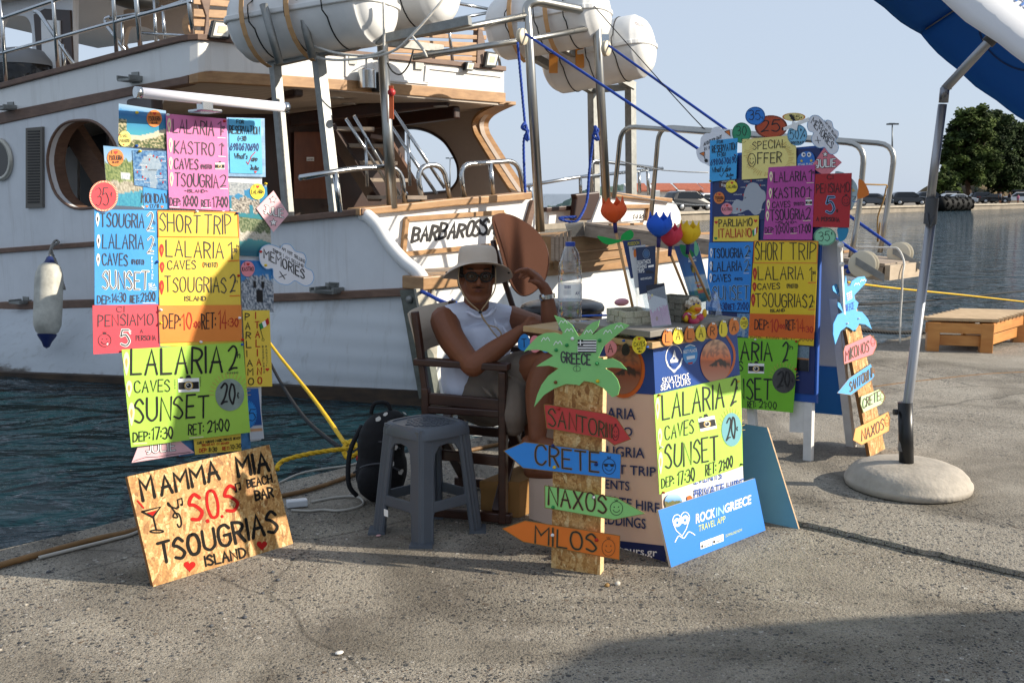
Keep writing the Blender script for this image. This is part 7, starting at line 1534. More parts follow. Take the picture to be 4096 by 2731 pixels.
card('back_board_blue',EB,.012,'F',[(800,1105),(1125,1128),(1142,1447),(790,1415)],mat('easel_blue2','#1565a8',.5),parent=ez,thick=.012)
bm=B();add_beam(bm,EB.hit('F',1075,660,.01),EB.hit('J',1195,340,.01),.05,.035,EB.n);obj('leg',bm,M_WW,ez,bevel=.003)
bm=B();add_beam(bm,EB.hit('F',1110,280,.01),EB.hit('F',1150,1000,.01),.02,.02,EB.n);obj('leg_edge',bm,M_WW,ez)
bm=B();add_beam(bm,EZ.hit('F',835,1200,-.03),EZ.hit('F',830,1560,-.03),.09,.02,EZ.n);obj('brace',bm,M_WW,ez)
def epaper(f,pts,m,off,label,cat='poster',name='poster',grid=8):return card(name,EZ,off,f,pts,m,label,cat,grid=grid)
# island map printed on the board
mp_=card('island_map',EZ,.001,'C',[(272,1205),(640,1190),(610,1475),(270,1470)],mat('map_navy','#1a2a5e',.4),'dark blue island map print on the easel','map',grid=8)
d=Decal(EZ,.0025,'C');d.poly(cmc([(365,1410),(390,1375),(420,1340),(462,1350),(470,1300),(490,1250),(520,1228),(560,1235),(585,1270),(612,1290),(616,1340),(595,1370),(580,1430),(540,1445),(500,1410),(450,1430),(400,1435)],3),mat('map_land','#a7acb4',.5))
for t_,x,y in(('KASTRO',470,1226),('LALARIA',556,1217),('CAVES',448,1263),('CAVES',582,1250),('ASSELINOS',400,1311),('AGIA ELENI',346,1354),('SKIATHOS',532,1383),('NEW PORT',532,1395),('TSOUGRIAS',548,1412),('KOUKOUNARIES',352,1438),('TROULOS',430,1448)):d.print(t_,x,y,x+6.2*len(t_),y,8,IK['white'])
d.print('SKIATHOS',472,1336,540,1332,12,IK['black'],.005)
for x,y in((488,1250),(580,1245),(465,1310),(568,1355),(424,1405),(448,1412),(518,1215)):d.drop(x,y,9,16,IK['red'])
d.build('lettering',mp_)
o=card('photo_print',EZ,.0012,'C',[(302,1205),(425,1200),(420,1255),(304,1262)],mat('print_maroon','#4a1f1f',.4),'small maroon everything bigger print beside the yellow Lalaria badge','print');d=Decal(EZ,.0026,'C');d.print('Everything',322,1226,410,1220,18,IK['white']);d.print('Bigger',318,1252,372,1250,18,IK['white']);d.build('lettering',o)
o=card('photo_print',EZ,.0015,'C',cmc([(828,1110),(832,1055),(870,1022),(915,1020),(942,1050),(945,1110),(930,1170),(850,1170)],3),mat('print_star_blue','#2a72c8',.4),'blue star place sticker print behind the pink diamond of the easel','print')
d=Decal(EZ,.003,'C');d.disc(870,1040,14,16,IK['white']);d.disc(908,1040,14,16,IK['white']);d.disc(872,1040,6,7,IK['navy'],.001);d.disc(906,1040,6,7,IK['navy'],.001);d.star(857,1082,12,IK['yellow']);d.star(922,1080,12,IK['yellow']);d.print('STAR PLACE',832,1116,945,1108,16,IK['white'],.01);d.build('lettering',o)
T2=lambda t_,x0,y0,x1,y1,h,w=7,m='black',**k:d.text(t_,x0,y0,x1,y1,h,w,IK[m],**k)
# clouds and price badges along the top
EZB=Pl(EZ.p0,EZ.n)
o=card('cloud_card',EZ,.002,'C',cmc([(155,1050),(150,1010),(175,985),(180,930),(210,898),(245,895),(258,862),(300,852),(330,872),(370,868),(395,890),(400,930),(420,940),(410,1000),(260,1110),(215,1105),(175,1085)],3),C_PWHT,'white another day in paradise cloud at the corner of the easel','card','white memories clouds')
d=Decal(EZ,.0035,'C');T2('ANOTHER DAY',200,980,318,930,22,4);T2('IN PARADISE',205,1012,330,975,20,4);d.poly([(340,885),(372,875),(378,915)],IK['orange']);d.line([(340,885),(372,875),(378,915),(340,885)],4,IK['black'],.001);d.poly([(172,1032),(205,1020),(202,1050)],IK['orange']);d.line([(172,1032),(205,1020),(202,1050),(172,1032)],4,IK['black'],.001);d.line([(202,1050),(212,1080)],5,IK['black']);d.disc(216,1080,12,12,IK['black']);d.build('lettering',o)
pr=lambda t_,k=1.0:[(t_,-.62,.45,.5,.4,1.0*k,.07),('€',.66,.3,.76,.3,.22,.04)]
badge('C',545,780,67,62,PAP('badge_b35','#2c7fd6'),pr('35'),'bright blue 35 euro badge, topmost on the easel',.006,EZ,rays=40,rim=IK['black'],a=-.2)
badge('C',652,853,110,78,PAP('badge_rust','#b84a22'),pr('25'),'large rust orange 25 euro badge on the easel top',.004,EZ,rays=50,rim=IK['black'])
badge('C',454,894,64,70,B_GRN,[('30',-.55,.3,.5,.25,.9,.07),('€',.0,.78,.12,.78,.25,.04)],'green 30 euro badge between the rust one and the reservation card of the easel',.008,EZ,rays=40,rim=IK['black'])
badge('C',805,787,78,28,PAP('badge_cream','#eedd8e'),[('35',-.3,.55,.5,.6,1.0,.05),('€',.6,.3,.7,.3,.3,.03)],'cream 35 euro badge tipped flat above the discount badge',.005,EZ,rays=40,rim=IK['orange'])
o=badge('C',828,908,67,72,B_LBL,[('50%',-.75,.45,.75,.35,.9,.07),('DISCOUNT',-.6,.82,.65,.78,.2,.05)],'light blue 50 percent discount badge under the white paper strips',.012,EZ,rays=40,rim=IK['navy'])
for q_,m_,o_ in([[(735,858),(905,790),(908,815),(738,880)],IK['white'],.016],[[(795,815),(835,830),(825,880),(785,860)],IK['white'],.019],[[(770,772),(790,768),(818,812),(800,816)],IK['black'],.021]):card('paper_strip',EZ,o_,'C',q_,m_,parent=o,grid=1)
memories(EZ,'C',1005,903,.72,.014,'white memories cloud on the easel top',.42)
o=card('diamond_card',EZ,.008,'C',[(1012,990),(1128,1092),(1022,1190),(920,1122)],PAP('rose','#e0808c'),'rose pink Julie diamond on the easel','card',grid=8)
d=Decal(EZ,.0095,'C');d.star(1016,1038,24,IK['black']);d.star(1016,1038,17,IK['white'],.0008);d.otext('JULIE',955,1128,1085,1118,50,8,IK['white'],IK['black'],wo=1.9);d.build('lettering',o)
# cards and posters
o=epaper('C',[(242,946),(428,928),(418,1202),(238,1223)],PAP('cyan','#3fa6e2'),.010,'cyan reservation card with a phone number on the easel','card','notice_card')
d=Decal(EZ,.0115,'C');T2('FOR',288,966,328,962,18,4);T2('RESERVATION',256,1028,422,1004,46,5.5);T2('(+30)',292,1056,345,1050,28,4);T2('6980670690',245,1112,418,1094,40,5,'navy');T2("What's",258,1160,330,1152,32,5);T2('app',345,1154,382,1148,30,4.5);T2('Julie',348,1190,400,1184,22,4.5);d.line([(305,1172),(318,1188),(362,1112)],4,IK['black']);d.heart(380,1198,7,IK['black']);d.build('lettering',o);pins(EZ,.010,'C',[(245,1218,'yellow'),(413,1043,'navy')],o)
o=epaper('C',[(457,937),(765,912),(820,985),(822,1180),(640,1196),(456,1208)],C_PYEL,.009,'pale yellow special offer card with sun rays on the easel','card','notice_card')
d=Decal(EZ,.0105,'C');T2('SPECIAL',528,1006,750,990,52,6);d.smile(522,1076,26,5,IK['black'],hair=False,ry=44);T2('FFER',562,1100,720,1092,70,7)
rg=random.Random(9)
for i in range(64):
    a=2*math.pi*i/64;x,y=640+130*math.cos(a),1060+100*math.sin(a);k=rg.uniform(1.15,1.38);x2,y2=640+130*k*math.cos(a),1060+100*k*math.sin(a)
    if x2<462 or y2>1185 or y2<930 or x2>815:continue
    d.line([(x,y),(x2,y2)],3,IK['gold'])
d.build('lettering',o)
o=epaper('C',[(635,1125),(948,1108),(928,1612),(600,1609)],PAP('magenta','#b8489a'),.012,'magenta price poster for Lalaria, Kastro, Caves and Tsougria on the easel')
d=Decal(EZ,.0135,'C');T2('LALARIA',672,1225,888,1212,66);T2('1',905,1218,922,1218,74);T2('30',926,1168,942,1168,16,3);T2('KASTRO',668,1333,878,1323,66);T2('1',892,1328,910,1326,70);T2('h',915,1285,924,1285,14,3);T2('CAVES',660,1398,780,1390,38,6);T2('(PHOTO)',806,1382,874,1380,22,3.5);d.camera(906,1358,44,42);T2('TSOUGRIA',648,1482,876,1472,70,7);T2('2',884,1478,912,1478,84);T2('~ISLAND~',682,1504,826,1502,16,4);T2('DEP:',612,1567,668,1565,38,5);T2('10:00',682,1572,772,1566,62,6);T2('RET:',784,1562,828,1560,34,5);T2('17:00',838,1568,918,1562,56,6)
for x,y in((652,1184),(648,1295),(634,1372),(628,1448)):d.drop(x,y,22,62,IK['cream'],PAP('magenta','#b8489a'))
for x0,x1,y in((892,938,1230),(884,914,1333),(868,918,1484),(608,660,1573),(784,826,1570)):d.line([(x0,y),(x1,y-2)],4,IK['cream'])
d.build('lettering',o)
o=epaper('C',[(950,1170),(1195,1163),(1177,1530),(930,1525)],PAP('deepred','#b32028'),.010,'deep red Ci Pensiamo 5 euro poster at the easel edge')
d=Decal(EZ,.0115,'C');T2('CI',1028,1206,1068,1204,32,5);T2('PENSIAMO',955,1300,1180,1290,62,6);d.otext('5',1024,1434,1072,1434,110,9,IK['black'],mat('ink_paleblue','#7fb0dc',.6),wo=2.2);T2('€',1090,1426,1102,1426,18,4);T2('A PERSONA',958,1484,1110,1490,26,5);d.smile(1155,1350,27,4,IK['black'],ry=34);d.build('lettering',o)
o=card('fish_shape',EZ,.003,'C',cmc([(1080,1175),(1120,1155),(1170,1180),(1220,1230),(1235,1290),(1215,1360),(1190,1410),(1150,1400)],3),PAP('fishgrey','#a8bcc0'),'grey fish cutout with an orange tail behind the deep red poster','cutout')
card('tail',EZ,.006,'C',cmc([(1240,1205),(1275,1220),(1300,1265),(1308,1310),(1232,1338),(1238,1270)],2),PAP('tailorange','#e07a1c'),parent=o,grid=1)
d=Decal(EZ,.0046,'C');d.poly([(1200,1265),(1220,1285),(1196,1290)],IK['gold']);d.line([(1196,1320),(1222,1322),(1205,1345)],4,IK['grey']);d.line([(1195,1350),(1215,1360),(1232,1350)],4,IK['blue']);d.build('markings',o)
o=epaper('F',[(270,115),(570,105),(565,278),(262,278)],C_YEL,.006,'yellow Parliamo Italiano card on the easel','card','notice_card')
d=Decal(EZ,.0075,'F');T2('PARLIAMO',302,180,525,172,48);T2('ITALIANO',302,252,520,246,54,8,'red');d.heart(283,150,12,IK['crimson']);d.heart(548,140,12,IK['crimson']);d.poly([(524,205),(540,196),(540,240),(530,245)],IK['green']);d.poly([(540,196),(552,186),(550,228),(540,240)],IK['white']);d.poly([(552,186),(562,178),(560,215),(550,228)],IK['red']);d.heart(280,258,11,IK['green']);d.build('lettering',o)
o=epaper('F',[(235,287),(533,282),(505,755),(212,742)],PAP('strongblue','#2b84d4'),.008,'blue price poster for Tsougria, Lalaria and Sunset on the easel')
d=Decal(EZ,.0095,'F');T2('TSOUGRIA',260,388,462,385,62);T2('LALARIA',258,480,455,474,64);T2('CAVES',258,550,380,546,48,6);T2('PHOTO',408,540,458,540,18,3.5);d.otext('SUNSET',262,668,500,668,92,6,IK['black'],mat('ink_paleblue','#7fb0dc',.6),wo=2.2);d.otext('2',478,382,505,382,76,6,IK['black'],mat('ink_paleblue','#7fb0dc',.6),wo=2);d.otext('2',474,480,500,478,72,6,IK['black'],mat('ink_paleblue','#7fb0dc',.6),wo=2);T2('h',506,352,514,352,18,3);T2('h',504,444,512,444,18,3)
T2('14:30',292,738,355,738,46,6,'navy');T2('RET:',364,738,412,738,40,6,'navy');T2('21:00',424,738,498,738,48,6,'navy')
for x,y in((250,352),(248,440),(246,520)):d.drop(x,y,18,56,IK['white'],PAP('strongblue','#2b84d4'))
for x0,x1,y in((476,512,390),(468,504,492)):d.line([(x0,y),(x1,y)],3,IK['white'])
d.build('lettering',o)
o=epaper('F',[(540,272),(970,275),(938,980),(498,945)],mat('paper_yellow_deep','#e4c322',.5,var=.05,vscale=7),.010,'deep yellow short trip poster on the easel')
d=Decal(EZ,.0115,'F');T2('SHORT',548,400,735,400,116,7);T2('TRIP',778,400,950,396,108,7);d.line([(540,276),(966,280),(960,424),(534,422),(540,276)],6,IK['orange'],caps=False);d.build('border',o);d=Decal(EZ,.0115,'F')
T2('LALARIA',566,535,868,532,84);T2('1',912,545,925,545,92);T2('30',930,498,952,498,18,4);T2('CAVES',562,602,710,596,38,6);T2('(PHOTO)',758,592,830,592,28,4);T2('TSOUGRIAS',550,716,892,720,88);T2('2',908,722,932,722,84);T2('h',934,690,942,690,18,3);T2('ISLAND',648,752,742,750,18,5)
for x,y,h in((543,492,76),(540,580,54),(532,668,80)):d.drop(x,y,28,h,IK['red'],IK['orange'])
for x0,x1,y in((902,952,556),(902,945,736)):d.line([(x0,y),(x1,y-2)],7,IK['orange'])
T2('DEP: 14:00 RET: 20:00',515,938,930,948,20,4,'brown');d.build('lettering',o)
o=epaper('F',[(510,762),(947,772),(940,935),(500,912)],PAP('deeporange','#dc671c'),.0135,'deep orange departure strip 10:00 to 14:30 on the easel','card','notice_card')
d=Decal(EZ,.015,'F');T2('DEP:',542,868,632,870,66);T2('10',648,888,700,884,82,7,'red');T2(':00',708,864,744,866,28,5,'red');T2('RET:',752,872,812,872,66);T2('14',824,886,868,882,88,7,'red');T2(':30',878,885,932,892,38,6,'red');d.build('lettering',o)
o=epaper('F',[(340,920),(835,942),(800,1428),(330,1385)],mat('paper_green_deep','#76bd2c',.5,var=.05,vscale=7),.016,'deep green Lalaria sunset poster on the easel, half hidden by the booth')
d=Decal(EZ,.0175,'F');T2('LALARIA',250,1062,658,1080,122,12);T2('2',732,1088,764,1090,130,11);T2('h',778,1002,796,1002,28,5);d.camera(552,1125,108,78,.02);T2('CAVES',275,1150,462,1145,62,9);T2('SUNSET',300,1330,650,1338,140,12);T2('RET:',495,1392,548,1394,42,6);T2('21:00',572,1396,688,1404,48,6)
for i in range(15):
    a=R(180+i*180/14);d.line([(738+84*math.cos(a),1208+90*math.sin(a)),(738+104*math.cos(a),1208+118*math.sin(a))],3,IK['gold'])
d.disc(738,1210,78,86,mat('black_disc','#3c3a38',.2,var=.3,vscale=14));d.text('20',695,1258,775,1255,105,10,IK['black'],o=.0015);d.text('€',790,1222,800,1222,24,4,IK['black'],o=.0015);d.build('lettering',o);pins(EZ,.016,'F',[(548,938,'white'),(823,950,'red'),(820,1135,'red')],o)
o=photo('photo_print',EZ,.001,'F',[(820,975),(908,985),(905,1150),(822,1145)],lambda u,v:S_('#14161e')if v>.55 else(S_('#c8803a')if .48<v<.55 else lerp3(S_('#8fa4b4'),S_('#5f7f8f'),nz(u,v,14,40)+.5)),'dark framed beach print showing beside the deep green poster','print')
o=photo('photo_print',EZ,.002,'F',[(425,760),(512,762),(500,925),(420,915)],pic_sea,'blue sea print behind the yellow caves badge of the easel','print')
badge('F',470,826,28,42,B_YEL,[('I',-.4,-.5,-.4,-.5,.35,.06),('heart',0,-.65,.25),('CAVES',-.7,.25,.8,.2,.5,.08),('dark &',-.2,.6,.5,.58,.2,.05)],'small yellow I love Caves badge between the booth and the orange strip',.005,EZ)
badge('C',387,1254,40,42,B_YEL,ILOVE('LALARIA'),'yellow I love Lalaria badge on the island map of the easel',.005,EZ);badge('C',303,1330,36,40,B_ORG,ILOVE('TSOUGRIA','ISLAND'),'orange I love Tsougria badge on the island map of the easel',.005,EZ);badge('C',354,1405,38,40,B_PNK,ILOVE('KASTRO'),'pink I love Kastro badge on the island map of the easel',.005,EZ)
badge('F',1014,246,76,62,B_TEAL,[('35',-.55,.5,.4,.45,1.0,.06),('€',.55,-.2,.66,-.2,.3,.04)],'mint 35 euro badge under the deep red poster',.007,EZ,rays=50,rim=IK['black'])
o=card('badge',EZ,.003,'F',cmc([(1100,187),(1168,187),(1166,230),(1145,268),(1110,278),(1102,240)],3),PAP('cyanbadge','#2389b4'),'blue paper flap under the edge of the deep red poster','card')
bm=B();add_ball(bm,EZ.hit('F',1120,303,.02),.018);obj('bulb',bm,mat('bulb_white','#e8e6e0',.3),ez,smooth=True);bm=B();add_ball(bm,EZ.hit('F',1128,432,.02),.014);obj('bulb',bm,mat('bulb_white','#e8e6e0',.3),ez,smooth=True)

# ---------------------------------------------------------------- blue palm signpost leaning behind the easel
gL,gR=G('J',1325,412),G('J',1425,355);hd=(gR-gL).normalized();tp=P('F',1175,640,gL.y+.30);P2=Pl(gL,hd.cross((tp-gL).normalized()))
p2=thing('palm_signpost','OSB signpost topped by a blue palm leaning at the easel','signpost',gL)
bm=B();a=[P2.hit(*q_)for q_ in(('F',1110,640),('F',1215,650),('J',1425,355),('J',1325,412))];add_hexa(bm,[p-P2.n*.02 for p in a],a);bm.normal_update()
for q_ in bm.faces:q_.material_index=0 if abs(q_.normal.dot(P2.n))>.8 else 1
obj('post',bm,[M_OSB,M_OSBE],p2)
BP_=[(1155,505),(1166,580),(1185,575),(1195,545),(1235,518),(1280,512),(1296,540),(1282,565),(1240,610),(1212,640),(1218,670),(1240,690),(1225,745),(1265,752),(1305,800),(1330,868),(1285,835),(1245,830),(1235,850),(1212,885),(1185,862),(1160,850),(1120,880),(1085,970),(1070,900),(1072,830),(1100,770),(1135,755),(1102,715),(1100,685),(1130,700),(1120,650),(1070,610),(1065,580),(1085,565),(1130,570),(1140,585),(1146,560)]
cr=card('palm_crown',P2,.016,'F',BP_,mat('card_palm_blue','#4fa4e0',.5,var=.05,vscale=6),parent=p2,thick=.004)
d=Decal(P2,.0175,'F');d.text('GREECE',1142,752,1212,730,45,4,IK['blue']);d.poly([(1160,628),(1195,610),(1198,660),(1164,678)],IK['white'])
for i in range(3):d.poly([(1163,640+14*i),(1196,622+14*i),(1196,629+14*i),(1163,647+14*i)],IK['blue'],.0008)
for x,y in((1110,585),(1120,628),(1230,565),(1270,540)):d.line([(p.x,p.y)for p in catmull([(x-18,y+10,0),(x-8,y-6,0),(x,y+3,0),(x+9,y-8,0),(x+18,y+6,0)],4)],4,IK['white'])
d.build('lettering',cr);pins(P2,.016,'F',[(1160,830,'white'),(1237,797,'white'),(1212,878,'teal')],cr,.006)
for w_,f,hx,q_,(x0,y0,x1,y1,h),(sx_,sy_,rx,ry),lb in(
    ('MIKONOS','F','#e07a84',[(1150,980),(1320,905),(1360,945),(1362,980),(1338,1035),(1145,1102),(1140,1020)],(1155,1080,1310,1015,72),(1338,950,14,30),'pink arrow board'),
    ('SANTORINI','F','#4f9fe0',[(1180,1195),(1325,1098),(1350,1180),(1332,1205),(1190,1310),(1098,1296)],(1182,1290,1330,1192,66),(1342,1150,6,14),'blue arrow board'),
    ('CRETE','F','#b5dca8',[(1258,1318),(1380,1270),(1420,1320),(1412,1345),(1395,1370),(1275,1428),(1255,1370)],(1270,1400,1382,1342,62),(1400,1322,14,30),'pale green arrow board'),
    ('NAXOS','J','#eea45c',[(1220,190),(1440,78),(1452,120),(1445,205),(1262,300),(1205,268)],(1262,275,1410,195,72),(1432,140,15,34),'pale orange arrow board')):
    a=card('arrow_board',P2,.014,f,q_,mat('card2_'+hx[1:],hx,.5,var=.05,vscale=8),lb,parent=p2,thick=.004);d=Decal(P2,.0155,f);d.line(q_+[q_[0]],3,mat('ink_kraft','#8a6a34',.7),caps=False);d.otext(w_,x0,y0,x1,y1,h,4.5,IK['grey'],mat('ink_kraft','#8a6a34',.7),wo=1.8);d.smile(sx_,sy_,rx,3,IK['brown'],ry=ry);d.build('lettering',a)

# ---------------------------------------------------------------- parasol
ub=G('W',2083,1128);ub.z=.02
um=thing('parasol','tilted blue beach parasol with a white printed panel on a concrete foot','parasol',ub)
M_CONC=mat('cast_concrete','#aaa296',.8,var=.22,vscale=9,bump=.35,bscale=45);rb0=(G('W',2233,1128).x-G('W',1934,1128).x)/2*.93
bm=B();add_lathe(bm,ub,[(0,.008),(rb0*.95,.008),(rb0*.985,.014),(rb0,.035),(rb0*.995,.045),(rb0*.975,.048),(rb0*.94,.072),(rb0*.86,.098),(rb0*.72,.117),(rb0*.5,.128),(rb0*.25,.132),(0,.133)],48);obj('foot',bm,M_CONC,um,smooth=True)
Yp=ub.y;q0=P('W',2083,1085,Yp);q1=P('W',2079,924,Yp);bm=B();add_tube(bm,[Vector((q0.x,Yp,.08)),Vector((q1.x,Yp,q1.z))],.036,18);obj('sleeve',bm,mat('black_sleeve','#17181a',.35),um,smooth=True)
bm=B();add_tube(bm,[P('J',1500,80,Yp-.01),P('J',1475,80,Yp-.01)],.015,10);obj('clamp_knob',bm,mat('black_sleeve','#17181a',.35),um)
M_ALU=mat('grey_aluminium','#a3a5aa',.35,.7,var=.05,vscale=4)
j0=P('W',2085,924,Yp);j1=P('W',2168,208,Yp);bm=B();add_tube(bm,[Vector((q1.x,Yp,q1.z-.25)),j0,P('W',2143,470,Yp)],.0235,16);obj('lower_pole',bm,M_ALU,um,smooth=True)
bm=B();add_tube(bm,[P('W',2133,490,Yp),P('W',2165,240,Yp)],.0205,16);obj('upper_pole',bm,M_ALU,um,smooth=True)
bm=B();add_tube(bm,[P('W',2136,515,Yp),P('W',2141,455,Yp)],.031,14);obj('height_clamp',bm,mat('clamp_grey','#45484d',.4),um,smooth=True,autos=40)
bm=B();add_tube(bm,fillet([P('M',1215,750,Yp-.02),P('M',1215,860,Yp-.035),P('M',1235,930,Yp-.035),P('M',1265,850,Yp-.035),P('M',1290,740,Yp-.02)],.03),.006,8);obj('clamp_lever',bm,mat('clamp_grey','#45484d',.4),um)
jt=P('W',2170,205,Yp);bm=B();add_tube(bm,[P('W',2167,236,Yp),jt,P('W',2178,198,Yp)],.0225,14);obj('tilt_joint',bm,mat('joint_chrome','#7d8088',.25,.8),um,smooth=True)
hub=Vector((2.513,4.711,2.557));axd=(hub-jt).normalized()
bm=B();add_tube(bm,[jt,hub],.0215,16);obj('tilt_pole',bm,M_ALU,um,smooth=True)
rn=jt.lerp(hub,.62);s0=jt.lerp(hub,.36);bm=B();add_tube(bm,[s0,s0.lerp(rn,.85),s0.lerp(rn,.88),rn,rn+axd*.015],[.030,.033,.036,.062,.060],16);obj('runner',bm,mat('runner_dark','#4b4a4a',.5),um,smooth=True)
# canopy: eight panels, scalloped hem, ribs under the seams
RC,SAG=1.11,.485
ax0=Vector((1,0,0));ax0=(ax0-axd*ax0.dot(axd)).normalized();ax1=axd.cross(ax0)
m=bpy.data.materials.new('parasol_cloth_blue');m.use_nodes=True;t=m.node_tree;b=t.nodes["Principled BSDF"];b.inputs['Base Color'].default_value=(*srgb('#0d5fa6'),1);b.inputs['Roughness'].default_value=.8;tl=t.nodes.new('ShaderNodeBsdfTranslucent');tl.inputs[0].default_value=(*srgb('#0b4f96'),1);ms=t.nodes.new('ShaderNodeMixShader');ms.inputs[0].default_value=.30;t.links.new(b.outputs[0],ms.inputs[1]);t.links.new(tl.outputs[0],ms.inputs[2]);t.links.new(ms.outputs[0],t.nodes['Material Output'].inputs[0]);M_CB=m
M_CW=mat('parasol_cloth_white','#e4e6ea',.8,transl=.25)
tgt=ray(*fx('W',2092,100)).normalized();PH0=min((R(i)for i in range(360)),key=lambda a:1-(hub-axd*SAG+(ax0*math.cos(a)+ax1*math.sin(a))*RC-CAMP).normalized().dot(tgt)+(1 if(ax0*math.cos(a)+ax1*math.sin(a)).y<0 else 0))
def cano(a,v):
    """a point of the canopy: a is the angle about the axis, v runs from hub to hem"""
    seg=2*math.pi/8;k=((a-PH0)/seg)%1.0;hang=4*k*(1-k)
    r_=RC*v*(1-.045*hang*v);h=-SAG*(v**1.75)-.035*hang*v*(1-v)*2
    return hub+axd*h+(ax0*math.cos(a)+ax1*math.sin(a))*r_
def hem(a,w):
    seg=2*math.pi/8;k=((a-PH0)/seg)%1.0;drop=.05+.035*abs(math.sin(k*math.pi))**.6*(.75+.25*math.sin(k*math.pi*3)**2);p=cano(a,1);rad=(p-hub);rad=(rad-axd*rad.dot(axd)).normalized()
    return p-axd*drop*w+rad*.012*w
can=None
for pnl in range(8):
    bm=B();na,nv=12,14;Gd=[]
    for i in range(na+1):
        a=PH0+2*math.pi*(pnl+i/na)/8;Gd.append([bm.verts.new(cano(a,.012+.988*j/nv))for j in range(nv+1)]+[bm.verts.new(hem(a,.5)),bm.verts.new(hem(a,1))])
    for i in range(na):
        for j in range(nv+2):bm.faces.new((Gd[i][j],Gd[i+1][j],Gd[i+1][j+1],Gd[i][j+1]))
    cmid=cano(PH0+2*math.pi*(pnl+.5)/8,.7);near=(cmid-hub-axd*(cmid-hub).dot(axd)).y<-.25*RC
    o=obj('canopy_panel',bm,M_CW if near else M_CB,um,smooth=True);sm_=o.modifiers.new('cloth','SOLIDIFY');sm_.thickness=.0015
    # printed roundel on the outside of each panel
    cu,sv=PH0+2*math.pi*(pnl+.5)/8,.70
    def on(px_,py_,lift=.004):
        a=cu+px_/(RC*sv);v=sv-py_/RC;p=cano(a,v);e1=cano(a+.02,v)-cano(a-.02,v);e2=cano(a,v+.02)-cano(a,v-.02);n_=e1.cross(e2).normalized();n_=n_ if n_.dot(axd)>0 else-n_
        return p+n_*lift
    bm=B();Mi=mat('parasol_print','#3f6aa8',.8)if near else mat('parasol_print_dark','#0a2f5c',.8)
    for lift in(.004,-.004):
        ro,ri=.21,.198;va=[bm.verts.new(on(ro*math.cos(R(k*7.5)),ro*math.sin(R(k*7.5)),lift))for k in range(48)];vb=[bm.verts.new(on(ri*math.cos(R(k*7.5)),ri*math.sin(R(k*7.5)),lift))for k in range(48)]
        for k in range(48):
            if near and 27<k<45:continue
            bm.faces.new((va[k],va[(k+1)%48],vb[(k+1)%48],vb[k]))
        def strk(pts_,w_):
            pts_=[Vector((x,y,0))for x,y in pts_]
            for p_,q_ in zip(pts_,pts_[1:]):
                dd=(q_-p_).normalized()*w_*.5;nn_=Vector((-dd.y,dd.x,0));bm.faces.new([bm.verts.new(on(c_.x,c_.y,lift))for c_ in(p_+nn_-dd*.4,q_+nn_+dd*.4,q_-nn_+dd*.4,p_-nn_-dd*.4)])
        for ch,ox,oy,sz in(('M',-.07,.06,.075),('A',.015,.075,.07),('B',-.09,-.05,.07),('A',-.02,-.045,.065),('U',.055,-.05,.07),('I',.115,-.06,.07)):
            for st_ in glyph(ch)[1]:strk([(ox+p_.x*sz/10,oy+p_.y*sz/10)for p_ in st_],.018)
        if near:
            gx=-.13
            for ch in 'and Sons':
                gw,sts=glyph(ch)if ch !=' ' else(3,[])
                for st_ in sts:strk([(gx+p_.x*.0045,-.19+p_.y*.0055-.02*math.cos((gx)*9))for p_ in st_],.008)
                gx+=(gw+2.2)*.0045
    obj('lettering',bm,Mi,o,recalc=False)
for k in range(8):
    a=PH0+2*math.pi*k/8;bm=B();add_tube(bm,[cano(a,v)-axd*.012 for v in(.02,.2,.4,.6,.8,1.0,1.03)],.0045,6);obj('rib',bm,mat('rib_grey','#6c6f72',.4,.6),um,smooth=True)
    bm=B();add_tube(bm,[rn+axd*.01,cano(a,.52)-axd*.016],.004,6);obj('stretcher',bm,mat('rib_grey','#6c6f72',.4,.6),um,smooth=True)
bm=B();add_ball(bm,hub+axd*.02,.03);obj('finial',bm,mat('runner_dark','#4b4a4a',.5),um,smooth=True)

# ---------------------------------------------------------------- low wooden bench near the water
M_PINE=wood('varnished_pine','#a8692e','#cf9450',2.6,(2,2,8),.45);M_PINEG=wood('weathered_pine','#a58a68','#cbb08a',3.0,(7,2,2),.7)
bf0,bf1=G('F',2110,1045),G('F',1690,1030);bbk=G('F',2330,970);
ux=bf1-bf0;ux.z=0;LX=ux.length;ux.normalize();uy=bbk-bf0;uy.z=0;LY=uy.length;uy=uy.normalized();LY*=1.06;zt_=P('F',2110,810,bf0.y).z
be=thing('wooden_bench','low pine bench with a slatted top at the quay edge','bench',(bf0+ux*LX/2+uy*LY/2))
for i,j in((0,0),(1,0),(0,1),(1,1)):
    c=bf0+ux*(LX*i+(.04 if i==0 else-.04))+uy*(LY*j+(.04 if j==0 else-.04));bm=B();add_box(bm,c+ZUP*((zt_-.03)/2+.01),.11,.11,zt_-.05,ux);obj('leg',bm,M_PINE,be,bevel=.006)
for a,c,z in((bf0,bf0+ux*LX,zt_-.08),(bf0+uy*LY,bf0+uy*LY+ux*LX,zt_-.08),(bf0,bf0+uy*LY,zt_-.08),(bf0+ux*LX,bf0+ux*LX+uy*LY,zt_-.08)):
    bm=B();add_beam(bm,a+ZUP*z,c+ZUP*z,.035,.095);obj('apron',bm,M_PINE,be,bevel=.004)
for a,c,z in((bf0+uy*.05,bf0+ux*LX+uy*.05,.13),(bf0+ux*.05,bf0+uy*LY+ux*.05,.13),(bf0+ux*LX*.05+uy*.05,bf0+ux*LX*.95+uy*LY*.95,.14),(bf0+uy*LY,bf0+uy*LY+ux*LX,.13)):
    bm=B();add_beam(bm,a+ZUP*z,c+ZUP*z,.04,.10);obj('stretcher',bm,M_PINE,be,bevel=.004)
nS=9
